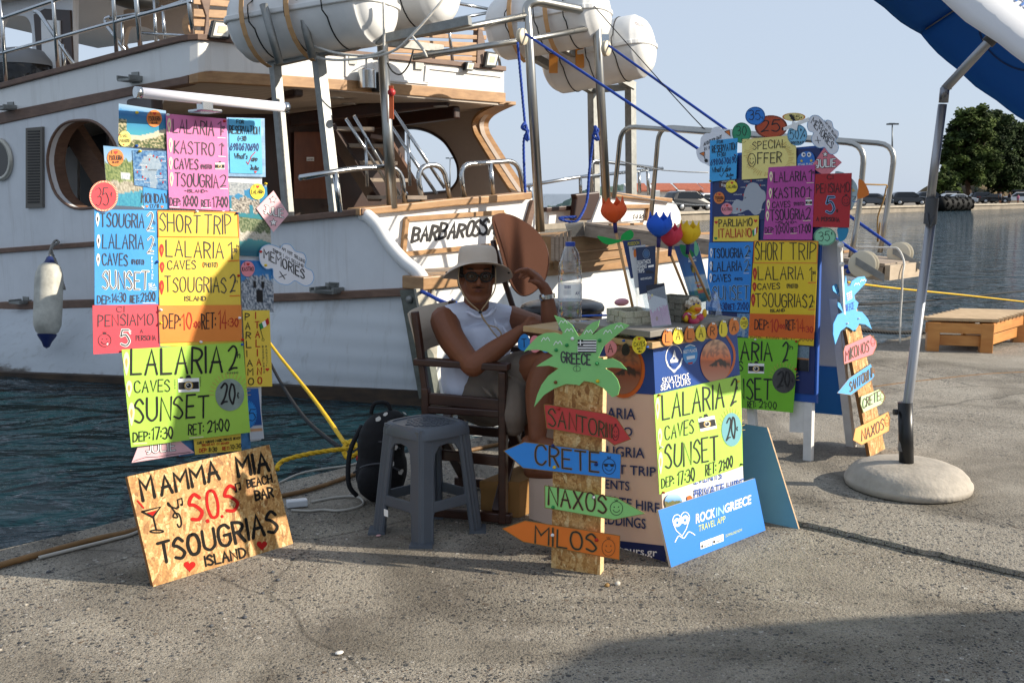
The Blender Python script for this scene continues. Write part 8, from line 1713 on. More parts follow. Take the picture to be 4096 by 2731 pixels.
for k in range(nS):
    a=bf0+uy*(LY*(k+.5)/nS)+ZUP*zt_-ux*.05;bm=B();add_beam(bm,a,a+ux*(LX+.10),LY/nS*.93,.03);obj('top_slat',bm,M_PINEG,be,bevel=.004)

# ---------------------------------------------------------------- hoses and cables on the ground
M_HOSE=mat('brown_hose','#7a5a34',.6,var=.3,vscale=12);M_CAB=mat('grey_cable','#a9a59c',.6)
def gline(pts,r,m,label,name,cat,z=None):
    q_=catmull([G(f,x,y,r+.002 if z is None else z)for f,x,y in pts],6);bm=B();add_tube(bm,q_,r,8);return obj(name,bm,m,smooth=True,label=label,cat=cat)
gline([('H',-200,1000),('H',0,940),('H',320,850),('H',640,765),('H',920,700),('W',380,1175),('W',560,1140)],.014,M_HOSE,'brown hose on the wet quay edge running behind the OSB bar sign','hose','hose')
gline([('H',260,890),('H',520,825),('H',760,765),('H',925,715),('W',400,1172)],.008,M_CAB,'pale cable lying along the brown hose by the OSB bar sign','cable','cable')
gline([('H',1890,475),('H',2050,440),('H',2200,395),('H',2352,340),('W',830,1082)],.012,M_HOSE,'brown hose crossing the quay between the OSB bar sign and the backpack','hose','hose')
gline([('H',1880,385),('H',2000,330),('H',2130,300),('H',2352,268),('W',830,1058)],.006,M_CAB,'thin pale cable near the quay edge by the yellow mooring line','cable','cable')
gline([('H',2095,515),('H',2250,485),('W',815,1140),('W',834,1150),('W',826,1162),('W',780,1172),('W',740,1170),('H',2080,575),('H',1960,570)],.006,M_CAB,'looped white cable with its plug beside the backpack','cable','cable')
bm=B();a=G('H',1990,560);add_box(bm,a+Vector((.0,.02,.022)),.10,.045,.035,(1,.35,0));obj('plug_box',bm,mat('clear_box','#c4c8cc',.25,spec=.6),label='grey plastic plug box on the looped cable',cat='plug',bevel=.006)
gline([('I',840,375),('I',1000,330),('I',1230,285),('I',1520,240)],.012,M_HOSE,'brown hose seen through the chair legs','hose','hose')
gline([('F',1340,1262),('F',1500,1240),('F',1800,1205),('F',2100,1175),('F',2420,1160)],.014,M_HOSE,'brown hose lying across the quay behind the parasol pole','hose','hose')
gline([('F',1620,1228),('F',1850,1185),('F',2100,1150),('F',2420,1122)],.007,M_CAB,'pale cable beside the hose behind the parasol pole','cable','cable')

# ================================================================ the man in his folding chair
M_CW_=wood('dark_stained_wood','#24140f','#43271b',4,(2,2,9),.35,.1);M_CANV=mat('canvas_cream','#b9a996',.9,bump=.3,bscale=120)
fv=Vector((.96,-.28,0));sv_=Vector((.28,.96,0));A_=Vector((-.04,4.39,0));C_=A_-fv*.37;B_=A_+sv_*.5;D_=C_+sv_*.5;ZA,ZS,ZB=.735,.52,.97
ch=thing('folding_chair','dark wooden folding chair with cream canvas, the man sits in it','chair',(A_+D_)/2)
def bar(name,p,q,w,h,up=ZUP,m=M_CW_):bm=B();add_beam(bm,p,q,w,h,up);return obj(name,bm,m,ch,bevel=.006)
for p,z in((A_,ZA),(B_,ZA)):bar('leg',p+ZUP*.01,p+ZUP*(z-.02),.05,.035,fv)
for p in(C_,D_):bar('leg',p+ZUP*.01,p+ZUP*.62,.045,.035,fv);bar('back_post',p+ZUP*.6,p+ZUP*ZB-fv*.05,.04,.03,fv)
for p,q in((A_,C_),(B_,D_)):
    bar('armrest',p+fv*.03+ZUP*ZA,q-fv*.05+ZUP*(ZA+.005),.065,.032);bar('side_rail',p+ZUP*.56,q+ZUP*.57,.022,.055);bar('side_rail',p+ZUP*.30,q+ZUP*.31,.022,.05);bar('foot_rail',p+ZUP*.035+fv*.04,q+ZUP*.035-fv*.04,.04,.045)
for p,q,o_ in((A_,B_,.03),(B_,A_,-.005),(C_,D_,.03),(D_,C_,-.005)):bar('cross_leg',p+ZUP*.06-fv*o_,q+ZUP*ZS-fv*o_,.028,.05,fv)
for p,q in((A_,C_),(B_,D_)):bar('seat_rail',p+ZUP*ZS+fv*.02,q+ZUP*ZS-fv*.02,.035,.035)
bm=B();n_=10;rows=[[bm.verts.new(A_.lerp(B_,i/n_)+(C_-A_)*j+ZUP*(ZS+.015-.05*math.sin(math.pi*i/n_)))for i in range(n_+1)]for j in(-.02,.5,1.02)]
for a,c in zip(rows,rows[1:]):
    for i in range(n_):bm.faces.new((a[i],a[i+1],c[i+1],c[i]))
o=obj('seat_canvas',bm,M_CANV,ch,smooth=True);o.modifiers.new('t','SOLIDIFY').thickness=.006
bm=B();rows=[[bm.verts.new(C_.lerp(D_,-.03+1.06*i/n_)-fv*(.03+.05*math.sin(math.pi*i/n_)+.05*k)+ZUP*(.76+.20*k))for i in range(n_+1)]for k in(0,1)]
for a,c in zip(rows,rows[1:]):
    for i in range(n_):bm.faces.new((a[i],a[i+1],c[i+1],c[i]))
o=obj('back_canvas',bm,M_CANV,ch,smooth=True);o.modifiers.new('t','SOLIDIFY').thickness=.008
bm=B();cc=P('N',440,945,4.44);cc.z=ZA+.0175;extrude_poly(bm,[cc+fv*x*.5+sv_*y*.5 for x,y in cmc([(-.12,-.03),(-.05,.05),(.12,.05),(.14,.0),(.0,-.02),(-.04,-.07),(-.1,-.07)],2)],(0,0,.002));obj('sticker',bm,mat('sticker_blue','#2f86d0',.4),ch)

# body: tapered volumes fused into one skin
def sk(name,h,**k):return mat(name,h,.55,var=.10,vscale=14,bump=.05,bscale=60,**k)
M_SKIN=sk('tanned_skin','#74462e',spec=.4)
N_=lambda x,y,Y:P('N',x,y,Y)
def limb(bm,pts,rad,seg=14):
    q=catmull(pts,6);m_=len(pts)-1;r_=[]
    for i in range(len(q)):
        t_=i/6;k=min(int(t_),m_-1);f_=t_-k;f_=f_*f_*(3-2*f_);r_.append(rad[k]*(1-f_)+rad[k+1]*f_)
    add_tube(bm,q,r_,seg);add_ball(bm,pts[0],rad[0]*.98,seg=12);add_ball(bm,pts[-1],rad[-1]*.98,seg=12)
def fuse(name,bm,m_,parent,vox,it=6,fac=.6):
    bmesh.ops.triangulate(bm,faces=[f_ for f_ in bm.faces if len(f_.verts)>4]);o=obj(name,bm,m_,parent,smooth=True);r_=o.modifiers.new('fuse','REMESH');r_.mode='VOXEL';r_.voxel_size=vox;r_.use_smooth_shade=True
    s_=o.modifiers.new('soften','SMOOTH');s_.factor=fac;s_.iterations=it;return o
man=thing('person','seated man in a beige bucket hat, dark glasses and white sleeveless top','person',(A_+D_)/2+Vector((0,0,ZS)))
pel=N_(500,1150,4.70);che=N_(455,790,4.78);nck=N_(445,600,4.76);hd_=N_(448,352,4.70)
shR,shL=N_(222,662,4.68),N_(686,652,4.88);elR,wrR=N_(420,985,4.42),N_(752,742,4.50);elL,wrL=N_(965,735,4.66),N_(935,470,4.66)
knL,anL=N_(985,925,4.38),N_(870,1480,4.30);hpL,hpR=N_(640,1110,4.66),N_(470,1180,4.60);knR,anR=N_(850,1300,4.50),N_(880,1680,4.46)
Fh=Vector((.13,-1,-.03)).normalized();Uh=Vector((.02,-.03,1)).normalized();Rh=Uh.cross(Fh)*-1;Rh=Fh.cross(Uh).normalized();Rh=Rh if Rh.x>0 else-Rh;Uh=Rh.cross(Fh);Uh=Uh if Uh.z>0 else-Uh
H=lambda x,y,z:hd_+Rh*x+Fh*y+Uh*z
bm=B()
add_ball(bm,H(0,-.012,.035),.077,.098,.09,24,az=Uh,ax=Rh);add_ball(bm,H(0,.02,-.035),.064,.072,.085,20,az=Uh,ax=Rh)
limb(bm,[H(-.056,.0,-.04),H(-.050,.022,-.078),H(-.026,.052,-.103),H(0,.062,-.108),H(.026,.052,-.103),H(.050,.022,-.078),H(.056,.0,-.04)],[.022,.022,.020,.022,.020,.022,.022],10)
limb(bm,[H(0,.085,.012),H(0,.100,-.012),H(.0,.108,-.028)],[.010,.012,.014],8);add_ball(bm,H(-.012,.094,-.032),.010,seg=8);add_ball(bm,H(.012,.094,-.032),.010,seg=8)
limb(bm,[H(-.052,.068,.028),H(0,.088,.032),H(.052,.068,.028)],[.013,.013,.013],8)
for s_ in(-1,1):add_ball(bm,H(s_*.044,.060,-.016),.018,.016,.016,10);add_ball(bm,H(s_*.079,-.005,-.012),.012,.022,.034,12,az=Uh,ax=Rh)
limb(bm,[H(0,.0,-.07),nck+Vector((0,-.01,.02)),nck+Vector((.0,.02,-.05))],[.058,.062,.085],16)
limb(bm,[nck+Vector((0,.02,-.07)),che,che.lerp(pel,.55),pel],[.088,.112,.112,.13],18);limb(bm,[shR,nck.lerp(che,.22)+Vector((0,.03,0)),shL],[.060,.062,.058],14)
limb(bm,[shR,shR.lerp(elR,.45)+Vector((-.02,0,0)),elR],[.070,.064,.050]);limb(bm,[elR,elR.lerp(wrR,.35),wrR],[.050,.048,.030])
limb(bm,[shL,shL.lerp(elL,.5),elL],[.066,.058,.047]);limb(bm,[elL,elL.lerp(wrL,.35),wrL],[.044,.042,.029])
limb(bm,[hpL,hpL.lerp(knL,.5),knL],[.098,.086,.062]);limb(bm,[knL,knL.lerp(anL,.35)+Vector((-.03,.02,0)),anL],[.060,.070,.040])
limb(bm,[hpR,hpR.lerp(knR,.5),knR],[.098,.086,.062]);limb(bm,[knR,knR.lerp(anR,.3),anR],[.058,.056,.036])
for an,tip in((anL,Vector((.14,-.10,-.06))),(anR,Vector((.16,-.10,-.04)))):limb(bm,[an+Vector((-.04,.03,-.03)),an+tip*.5,an+tip],[.034,.036,.026],10)
# raised left hand, fingers drooping
kn=[N_(798,312,4.60),N_(818,318,4.625),N_(842,328,4.65),N_(866,345,4.67)];wrh=N_(915,432,4.66)
for k_n in kn:limb(bm,[wrh+(k_n-wrh)*.05,(wrh+k_n)/2,k_n],[.022,.019,.0125],8)
for k_n,t1,t2 in zip(kn,(N_(752,315,4.56),N_(770,335,4.585),N_(800,350,4.61),N_(835,368,4.64)),(N_(716,330,4.55),N_(744,366,4.57),N_(768,374,4.59),N_(812,396,4.625))):limb(bm,[k_n,t1,t2],[.0115,.0095,.0072],8)
limb(bm,[wrh+Vector((-.012,-.012,0)),N_(868,405,4.61),N_(826,392,4.585)],[.017,.0135,.009],8)
limb(bm,[wrL,wrh],[.029,.027],10)
# right hand folded over the left elbow
kr=[N_(818,668,4.50),N_(828,690,4.49),N_(826,714,4.485),N_(815,736,4.48)]
for k_n in kr:limb(bm,[wrR,(wrR+k_n)/2,k_n],[.024,.019,.013],8)
for k_n,t1,t2 in zip(kr,(N_(862,672,4.53),N_(875,694,4.525),N_(872,716,4.52),N_(855,736,4.51)),(N_(900,690,4.58),N_(912,706,4.58),N_(905,722,4.57),N_(885,740,4.55))):limb(bm,[k_n,t1,t2],[.012,.010,.0075],8)
limb(bm,[wrR+Vector((.02,-.01,.02)),N_(812,655,4.50),N_(846,648,4.52)],[.016,.013,.009],8)
body=fuse('body',bm,M_SKIN,man,.0048,5,.55)
# lips, brows, hair
bm=B();limb(bm,[H(-.026,.078,-.061),H(0,.089,-.056),H(.026,.078,-.061)],[.002,.0042,.002],8);limb(bm,[H(-.022,.078,-.065),H(0,.088,-.065),H(.022,.078,-.065)],[.002,.0048,.002],8);obj('lips',bm,sk('lip_skin','#6a3d30'),man,smooth=True)
bm=B();add_ball(bm,H(0,-.022,.03),.083,.094,.088,20,az=Uh,ax=Rh)
for s_ in(-1,1):limb(bm,[H(s_*.074,.022,.035),H(s_*.077,.008,.0),H(s_*.075,.0,-.03)],[.012,.011,.005],8)
limb(bm,[H(-.06,-.06,-.02),H(-.05,-.075,-.06),H(0,-.085,-.07),H(.05,-.075,-.06),H(.06,-.06,-.02)],[.03,.03,.03,.03,.03],8)
for s_ in(-1,1):limb(bm,[H(s_*.018,.092,.034),H(s_*.038,.086,.040),H(s_*.056,.072,.033)],[.004,.006,.003],6)
fuse('hair',bm,mat('dark_hair','#1a120d',.7,bump=.6,bscale=90),man,.004,2,.4)
bm=B();limb(bm,[H(-.028,.080,-.047),H(0,.092,-.046),H(.028,.080,-.047)],[.003,.004,.003],6);obj('moustache',bm,mat('stubble','#3a2519',.9),man,smooth=True)
# sunglasses
for s_ in(-1,1):
    bm=B();add_ball(bm,H(s_*.033,.078,.005),.0125,.012,.008,10);eo=obj('eye',bm,mat('eye_white','#b9b2a8',.3),man,smooth=True);bm=B();add_ball(bm,H(s_*.033+.002,.0885,.005),.0055,.003,.0055,8);obj('iris',bm,mat('iris_brown','#1d120c',.2),eo,smooth=True)
gl=[]
for s_ in(-1,1):
    c=H(s_*.034,.098,.004);bm=B();rn_=Fh*.92+Rh*s_*.25;rn_.normalize();rx_=(Rh-rn_*Rh.dot(rn_)).normalized();uy_=rn_.cross(rx_);uy_=uy_ if uy_.z>0 else-uy_
    add_tube(bm,[c+rx_*.029*math.cos(a)+uy_*.022*math.sin(a)for a in[2*math.pi*i/22 for i in range(22)]],0.0034,8,closed=True);fo=obj('lens_frame',bm,mat('acetate_black','#0c0c0d',.2),man,smooth=True)
    bm=B();bm.faces.new([bm.verts.new(c+rx_*.0285*math.cos(a)+uy_*.0215*math.sin(a))for a in[2*math.pi*i/22 for i in range(22)]]);obj('lens',bm,mat('smoked_lens','#2a1f16',.06,alpha=.62),fo)
    bm=B();add_tube(bm,[H(s_*.060,.092,.010),H(s_*.080,.04,.008),H(s_*.083,-.02,.0)],.0036,6);obj('temple',bm,mat('acetate_black','#0c0c0d',.2),man)
bm=B();add_tube(bm,[H(-.01,.107,.010),H(0,.110,.013),H(.01,.107,.010)],.0038,6);obj('bridge',bm,mat('acetate_black','#0c0c0d',.2),man)
# bucket hat
M_HAT=mat('hat_cotton','#c2b4a4',.9,var=.07,vscale=9,bump=.25,bscale=35)
th_=R(-9);Fb=(Fh*math.cos(th_)-Uh*math.sin(th_)).normalized();Ub=(Uh*math.cos(th_)+Fh*math.sin(th_)).normalized();hb_=H(.004,-.008,.052)
bm=B();ns=40;ringv=[]
for r_,z_,rip in((.0,.090,0),(.045,.090,0),(.074,.087,.4),(.090,.074,.8),(.0965,.045,1),(.0985,.008,.6),(.1005,-.002,0)):
    if r_==0:ringv.append([bm.verts.new(hb_+Ub*z_)]);continue
    ringv.append([bm.verts.new(hb_+Rh*r_*.96*math.cos(a)+Fb*r_*1.10*math.sin(a)+Ub*(z_+.003*rip*math.sin(5*a+z_*60)))for a in[2*math.pi*i/ns for i in range(ns)]])
for r_ in(.118,.138,.158,.170):
    k=(r_-.103)/.067;row=[]
    for i in range(ns):
        a=2*math.pi*i/ns;fr_=math.sin(a);z_=-.003+k**1.35*(.010*math.sin(2*a+.6)+-.066+.078*max(0,fr_)**1.4-.006*max(0,-fr_))+.004*k*math.sin(3*a+1);row.append(bm.verts.new(hb_+Rh*r_*(1.0-.04*abs(fr_))*math.cos(a)+Fb*r_*1.05*math.sin(a)+Ub*z_))
    ringv.append(row)
for p,q in zip(ringv,ringv[1:]):
    for i in range(ns):
        j=(i+1)%ns
        bm.faces.new((p[0],q[i],q[j])if len(p)==1 else(p[i],p[j],q[j],q[i]))
ht=obj('bucket_hat',bm,M_HAT,man,smooth=True);ht.modifiers.new('t','SOLIDIFY').thickness=.003;sb_=ht.modifiers.new('s','SUBSURF');sb_.levels=sb_.render_levels=1
for s_ in(-1,1):
    bm=B();add_ball(bm,hb_+Rh*s_*.147+Fb*.02-Ub*.040,.008,.008,.004,8);obj('eyelet',bm,mat('eyelet_black','#1c1a18',.5),ht)
M_CORD=mat('cord_tan','#a08a6c',.8)
bm=B();add_tube(bm,catmull([H(-.086,.045,.05),N_(322,400,4.58),N_(380,520,4.57),N_(470,606,4.585),N_(500,660,4.585),N_(590,780,4.58),N_(618,760,4.58),N_(585,715,4.585),N_(520,690,4.59),N_(478,612,4.585),N_(520,540,4.575),N_(575,440,4.585),H(.083,.045,.05)],6),.0032,6);obj('chin_cord',bm,M_CORD,man,smooth=True)
bm=B();add_ball(bm,N_(472,608,4.58),.010,.008,.008,8);obj('cord_stop',bm,mat('eyelet_black','#1c1a18',.5),man)
# sleeveless top
M_TOP=mat('top_cotton','#c9cede',.9,var=.05,vscale=6,bump=.35,bscale=16)
bm=B()
limb(bm,[nck+Vector((0,.03,-.095)),che+Vector((0,0,.01)),che.lerp(pel,.5),pel+Vector((-.02,0,.02))],[.112,.150,.148,.158],20)
limb(bm,[shR.lerp(nck,.16)+Vector((0,.0,.004)),nck.lerp(che,.16),shL.lerp(nck,.16)],[.066,.076,.064],14);limb(bm,[shR.lerp(che,.22),che.lerp(pel,.2)+Vector((-.05,0,0))],[.072,.09],12);limb(bm,[shL.lerp(che,.22),che.lerp(pel,.25)+Vector((.06,.02,0))],[.070,.09],12)
limb(bm,[N_(300,980,4.64),N_(330,1120,4.60),N_(380,1200,4.60)],[.075,.085,.07],12)
rg=random.Random(8)
for a,b_,r_ in(((330,720),(420,860),.008),((360,900),(560,830),.009),((470,840),(660,800),.008),((280,1000),(360,1140),.010),((260,1080),(420,1110),.009),((620,700),(690,830),.007),((690,900),(770,960),.012),((560,640),(600,760),.006),((390,1040),(500,1090),.009)):
    p,q=N_(*a,4.60),N_(*b_,4.60);d_=Vector((0,.055,0));limb(bm,[p+d_,(p+q)/2+d_*.85,q+d_],[r_*.5,r_*1.6,r_*.5],8)
fuse('sleeveless_top',bm,M_TOP,man,.0062,7,.55)
bm=B();add_tube(bm,catmull([nck+Vector((-.085,.0,.012)),N_(400,612,4.655),N_(450,640,4.635),N_(520,634,4.64),N_(555,600,4.67),nck+Vector((.085,.03,.012)),nck+Vector((0,.09,.03))],5,True),.0085,8,closed=True);obj('neckband',bm,M_TOP,man,smooth=True)
# shorts
M_SH=mat('shorts_twill','#6d6258',.9,var=.08,vscale=10,bump=.35,bscale=22)
bm=B();limb(bm,[pel+Vector((-.06,.05,-.02)),pel+Vector((.02,-.02,-.02)),hpL.lerp(hpR,.5)],[.14,.155,.13],16)
limb(bm,[hpL,hpL.lerp(knL,.22),hpL.lerp(knL,.44)],[.122,.118,.112],14);limb(bm,[hpR,hpR.lerp(knR,.4),hpR.lerp(knR,.78)],[.122,.115,.10],14)
limb(bm,[N_(560,1150,4.56),N_(680,1160,4.47),N_(700,1300,4.42),N_(705,1390,4.42)],[.06,.075,.07,.055],12)
for a,b_ in(((600,1020),(700,1060)),((620,1090),(690,1200)),((480,1120),(560,1200)),((650,1180),(720,1300))):p,q=N_(*a,4.46),N_(*b_,4.42);limb(bm,[p,(p+q)/2,q],[.005,.012,.005],8)
fuse('shorts',bm,M_SH,man,.0065,6,.5)
# wrist watch
wc=elL.lerp(wrL,.90);wa=(wrL-elL).normalized();bm=B();xo=wa.orthogonal().normalized();yo=wa.cross(xo)
for i in range(20):
    a=2*math.pi*i/20;add_box(bm,wc+(xo*math.cos(a)+yo*math.sin(a))*.0345,.011,.006,.020,(-xo*math.sin(a)+yo*math.cos(a)),None,wa)
w_=obj('watch',bm,M_STEEL,man);bm=B();nn=(CAMP-wc);nn=(nn-wa*nn.dot(wa)).normalized();nn=(nn+wa.cross(nn)*-.9).normalized();add_lathe(bm,wc+nn*.034,[(0,.007),(.015,.007),(.018,.004),(.018,0)],18,nn);obj('watch_face',bm,M_STEEL,w_)

# ---------------------------------------------------------------- second chair with its curved veneer back
cy=6.0;vc=thing('veneer_chair','chair with a shiny curved copper brown back and black cushion behind the man','chair',Vector((.32,cy+.1,0)))
m=mat('copper_veneer','#9c6346',.20,.85,var=.10,vscale=2)
ol=cmc([(1118,120),(1145,98),(1190,93),(1260,110),(1330,145),(1400,190),(1450,240),(1485,300),(1508,380),(1505,460),(1480,540),(1430,600),(1385,635),(1340,648),(1300,636),(1265,600),(1235,545),(1205,460),(1170,330),(1130,190)],2)
ys=sorted(set(y for _,y in ol));bm=B();rows=[]
ymn,ymx=min(ys)+.5,max(ys)-.5
for j in range(25):
    y=ymn+(ymx-ymn)*(1-math.cos(math.pi*j/24))/2;xs=[]
    for(xa,ya),(xb,yb)in zip(ol,ol[1:]+ol[:1]):
        if(ya-y)*(yb-y)<=0 and ya !=yb:xs.append(xa+(xb-xa)*(y-ya)/(yb-ya))
    x0,x1=min(xs),max(xs);row=[]
    for i in range(15):
        x=x0+(x1-x0)*i/14;xm,zm=(x-1300)*.0009,-(y-370)*.0009;row.append(bm.verts.new(P('E',x,y,cy+.50*xm+.55*zm-2.6*xm*xm)))
    rows.append(row)
for a,c in zip(rows,rows[1:]):
    for i in range(14):bm.faces.new((a[i],a[i+1],c[i+1],c[i]))
bmesh.ops.remove_doubles(bm,verts=bm.verts,dist=.0004);o=obj('curved_back',bm,m,vc,smooth=True);sd_=o.modifiers.new('t','SOLIDIFY');sd_.thickness=.012;sd_.offset=-1
bm=B();add_tube(bm,[P('E',1128,272,cy+.03),P('E',1160,400,cy+.05),P('E',1270,740,cy+.05),P('E',1330,900,cy+.06)],.018,10);obj('back_post',bm,M_CW_,vc,smooth=True)
sc0=P('E',1595,722,cy);rad=(P('E',1905,722,cy).x-P('E',1285,722,cy).x)/2
bm=B();add_lathe(bm,sc0-Vector((0,0,.035)),[(0,0),(rad*.9,0),(rad*.99,.015),(rad,.035),(rad*.95,.055),(rad*.75,.072),(rad*.3,.08),(0,.078)],36,sx=1,sy=.85);obj('cushion',bm,mat('black_vinyl','#101216',.28,bump=.5,bscale=9),vc,smooth=True)
bm=B();add_lathe(bm,sc0-Vector((0,0,.085)),[(0,0),(rad*.93,0),(rad*.95,.045),(0,.048)],30,sx=1,sy=.85);obj('seat_base',bm,wood('seat_veneer','#4a2818','#6e4229',3,(2,2,1),.3),vc,smooth=True,autos=40)
for sx_,sy_ in((-1,-1),(1,-1),(1,1),(-1,1)):bm=B();add_beam(bm,Vector((sc0.x+sx_*rad*.78,sc0.y+sy_*.15,.01)),Vector((sc0.x+sx_*rad*.62,sc0.y+sy_*.12,sc0.z-.08)),.03,.03,(1,0,0));obj('leg',bm,M_CW_,vc)

# ---------------------------------------------------------------- grey plastic stool
M_PL=mat('stool_plastic','#50565e',.42,var=.06,vscale=8,bump=.05,bscale=90)
sc_=Vector((-.38,4.31,0));dirs=[Vector((-.01,-.215,0)),Vector((.245,.01,0)),Vector((.01,.215,0)),Vector((-.245,-.01,0))];HS=.505
sto=thing('plastic_stool','dark grey moulded plastic stool standing before the folding chair','stool',sc_);tk=.76
ft=[sc_+d_ for d_ in dirs];tp_=[sc_+d_*tk+ZUP*(HS-.012)for d_ in dirs]
for i in range(4):
    f0_,f1_,t0_,t1_=ft[i],ft[(i+1)%4],tp_[i],tp_[(i+1)%4];q_=lambda u,v:(f0_*(1-u)+f1_*u)*(1-v)+(t0_*(1-u)+t1_*u)*v
    bm=B();ed=[]
    outer=[(.02,0),(.17,0),(.185,.22),(.22,.275),(.78,.275),(.815,.22),(.83,0),(.98,0),(.97,1),(.03,1)];hole=[(.23,.37),(.77,.37),(.77,.66),(.74,.78),(.66,.845),(.5,.86),(.34,.845),(.26,.78),(.23,.66)]
    for lp in(outer,hole):v_=[bm.verts.new(q_(*a))for a in lp];ed+=[bm.edges.new((v_[k],v_[(k+1)%len(v_)]))for k in range(len(v_))]
    nrm=(f1_-f0_).cross(t0_-f0_).normalized();bmesh.ops.triangle_fill(bm,edges=ed,use_beauty=True,normal=nrm);o=obj('side',bm,M_PL,sto,recalc=True);s_=o.modifiers.new('t','SOLIDIFY');s_.thickness=.012;s_.offset=0;bv=o.modifiers.new('b','BEVEL');bv.width=.004;bv.segments=2;bv.angle_limit=R(50)
    bm=B();out=dirs[i].normalized();tn=ZUP.cross(out)
    for k in(-.034,-.017,0,.017,.034):add_tube(bm,[f0_+tn*k*1.1-out*(.012+abs(k)*.9)+ZUP*.004,t0_+tn*k*1.1-out*(.014+abs(k)*.9)+ZUP*.004],[.0125,.0125],8)
    add_box(bm,f0_-out*.02+ZUP*.006,.10,.075,.012,tn);obj('leg',bm,M_PL,sto,smooth=True,autos=40)
bm=B();rs=[]
for k_,z in((1.03,HS-.05),(1.02,HS-.03),(.98,HS-.012),(.90,HS),(.82,HS),(.80,HS-.006),(.0,HS-.004)):
    if k_==0:rs.append([bm.verts.new(sc_+ZUP*z)]);continue
    row=[]
    for i in range(40):
        a=2*math.pi*i/40;c_,s2=math.cos(a),math.sin(a);e_=(abs(c_)**1.3+abs(s2)**1.3)**(-1/1.3);row.append(bm.verts.new(sc_+Vector((c_*e_*.245,s2*e_*.215,0))*tk*k_+ZUP*z))
    rs.append(row)
for p,q in zip(rs,rs[1:]):
    for i in range(40):
        j=(i+1)%40;bm.faces.new((p[i],p[j],q[j],q[i])if len(q)>1 else(p[i],p[j],q[0]))
seat=obj('seat',bm,M_PL,sto,smooth=True,autos=45)
bm=B()
for i in range(-4,5):
    for j in range(-4,5):
        if(i*i+j*j)>15 or(i==0 and j==0):continue
        add_box(bm,sc_+Vector((i*.026+(.013 if j%2 else 0),j*.024,HS-.003)),.020,.016,.004,(1,.1 if(i+j)%2 else-.1,0))
obj('grip_pattern',bm,M_PL,seat)
bm=B();lp_=(ft[3]*.62+ft[0]*.38);add_box(bm,P('I',410,757,4.14),.026,.002,.03,(.7,-.7,0));obj('sticker',bm,IK['white'],sto)

# ---------------------------------------------------------------- backpack, box, litter
bc_=Vector((-.72,4.78,0));bc_.x=P('I',385,500,4.80).x;bp_=thing('backpack','black backpack with white dots standing behind the plastic stool','backpack',bc_)
M_BAG=mat('bag_black','#121216',.85,bump=.5,bscale=24);bm=B()
for x,y,z,rx,ry,rz in((0,0,.15,.145,.10,.17),(0,0,.27,.13,.095,.17),(-.015,-.07,.12,.115,.055,.10),(.05,.02,.34,.10,.08,.11)):add_ball(bm,bc_+Vector((x,y,z)),rx,ry,rz,18)
fuse('body',bm,M_BAG,bp_,.009,4)
bm=B();add_tube(bm,catmull([bc_+Vector((-.10,.05,.36)),bc_+Vector((-.15,-.02,.25)),bc_+Vector((-.155,-.06,.10)),bc_+Vector((-.12,-.04,.03))],5),.012,8);obj('strap',bm,M_BAG,bp_,smooth=True)
for zq,yq in((.20,-.125),(.30,-.095)):
    bm=B();add_tube(bm,catmull([bc_+Vector((-.13,yq+.07,zq-.05)),bc_+Vector((-.07,yq+.01,zq)),bc_+Vector((.02,yq,zq+.015)),bc_+Vector((.10,yq+.04,zq-.03))],5),.005,6);obj('zip',bm,mat('zip_grey','#3c3d42',.4),bp_,smooth=True)
bm=B();add_tube(bm,catmull([bc_+Vector((-.05,.02,.43)),bc_+Vector((-.03,.02,.48)),bc_+Vector((.03,.02,.48)),bc_+Vector((.05,.02,.43))],5),.010,8);obj('handle',bm,M_BAG,bp_,smooth=True)
rg=random.Random(2);dots=[(335,215),(285,285),(470,315),(305,520),(420,545),(265,590),(370,610),(530,95),(505,480),(445,430),(440,700),(275,390),(330,320),(425,345),(500,600),(410,100),(360,130)]
bm=B()
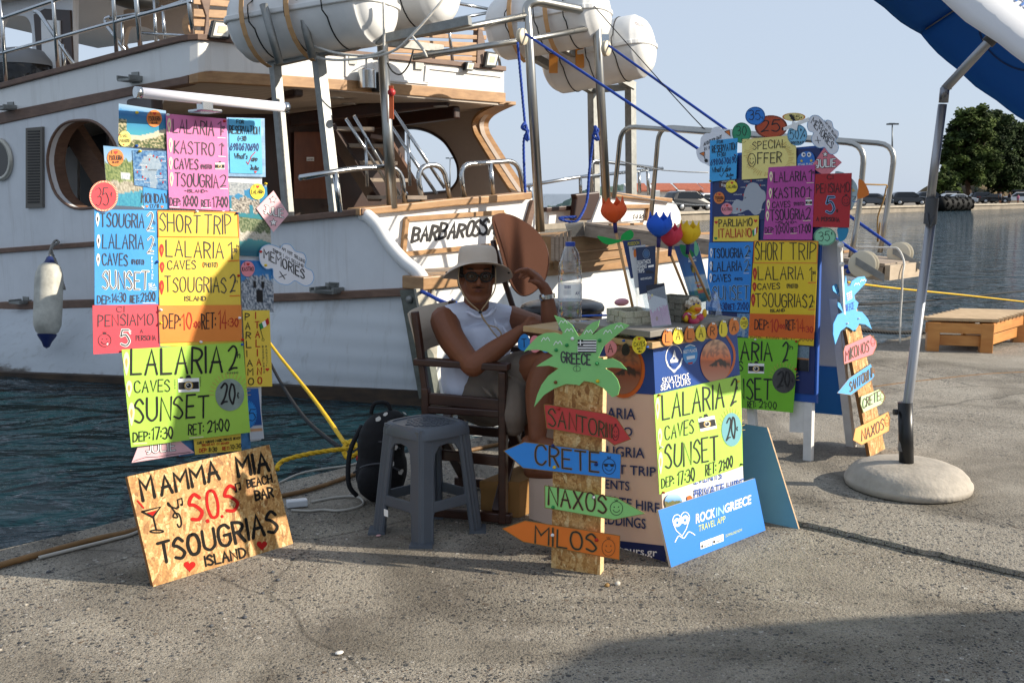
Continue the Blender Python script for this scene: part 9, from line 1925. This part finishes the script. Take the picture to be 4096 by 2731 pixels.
for x,y in dots:
    d_=ray(*fx('I',x,y)).normalized();best=None
    for cx_,cy_,cz_,rx,ry,rz in((0,0,.15,.145,.10,.17),(0,0,.27,.13,.095,.17),(-.015,-.07,.12,.115,.055,.10),(.05,.02,.34,.10,.08,.11)):
        c_=bc_+Vector((cx_,cy_,cz_));S3=Vector((1/rx,1/ry,1/rz));o_=(CAMP-c_)*S3;dd=d_*S3;a_,b_,k_=dd.dot(dd),2*o_.dot(dd),o_.dot(o_)-1;ds=b_*b_-4*a_*k_
        if ds>0:
            t_=(-b_-math.sqrt(ds))/(2*a_)
            if best is None or t_<best[0]:h_=CAMP+d_*t_;best=(t_,h_,((h_-c_)*S3*S3).normalized())
    if best:
        _,h_,n2=best;h_=h_+n2*.007;t1=n2.orthogonal().normalized();t2=n2.cross(t1);r1=rg.uniform(.012,.018);b9=B();b9.faces.new([b9.verts.new(h_+(t1*math.cos(a)+t2*math.sin(a)*.8)*r1*rg.uniform(.8,1.15))for a in[2*math.pi*i/10 for i in range(10)]]);obj('dot',b9,mat('bag_white','#bdb9b2',.9),bp_,recalc=False)
bm.free()
b1=G('I',1310,790);b0=G('I',1045,780);ax_=(b1-b0);ax_.z=0;wL=ax_.length;ax_.normalize();ay_=Vector((-ax_.y,ax_.x,0));bx_=thing('cardboard_box','brown cardboard box on the ground under the folding chair','box',b0+ax_*wL/2+ay_*.14)
M_CB_=mat('cardboard','#97703f',.85,var=.08,vscale=6);hB=.165;ay_=(ay_+ax_*.55).normalized()
bm=B();extrude_poly(bm,[b0,b1,b1+ay_*.34,b0+ay_*.34],(0,0,hB));bx1=obj('body',bm,M_CB_,bx_,bevel=.003)
bm=B();extrude_poly(bm,[b0+ZUP*(hB+.002)-ay_*.004,b1+ZUP*(hB+.002)-ay_*.004,b1+ay_*.345+ZUP*(hB+.002),b0+ay_*.345+ZUP*(hB+.002)],(0,0,.006));extrude_poly(bm,[b0-ay_*.006+ZUP*(hB-.03),b1-ay_*.006+ZUP*(hB-.03),b1-ay_*.003+ZUP*(hB-.03),b0-ay_*.003+ZUP*(hB-.03)],(0,0,.036));obj('lid',bm,M_CB_,bx_)
for f,x,y,h,lb,r_ in(('I',1895,1250,'#8a6a3a','small brown snail shell on the quay before the booth',.012),('I',1965,1240,'#b8b2a6','small pale stone beside the snail shell before the booth',.014),('I',360,915,'#c99a9a','scrap of pink paper on the quay before the stool',.013),('H',2280,1538,'#d8d4cc','scrap of white paper on the sunlit quay',.016)):
    bm=B();c_=G(f,x,y);add_ball(bm,c_+Vector((0,0,r_*.4)),r_,r_*.8,r_*(.7 if 'paper' not in lb else .2),10);obj('snail_shell' if 'shell' in lb else 'stone' if 'stone' in lb else 'paper_scrap',bm,mat('litter_'+h[1:],h,.7),smooth=True,label=lb,cat='shell' if 'shell' in lb else 'stone' if 'stone' in lb else 'litter')
# a second parasol of the same kind whose shade falls across the near quay
dup(um,um.location+Vector((4.5,-3.02,0)),0,1,'second blue parasol standing beside the picture, its shade lying across the near quay')
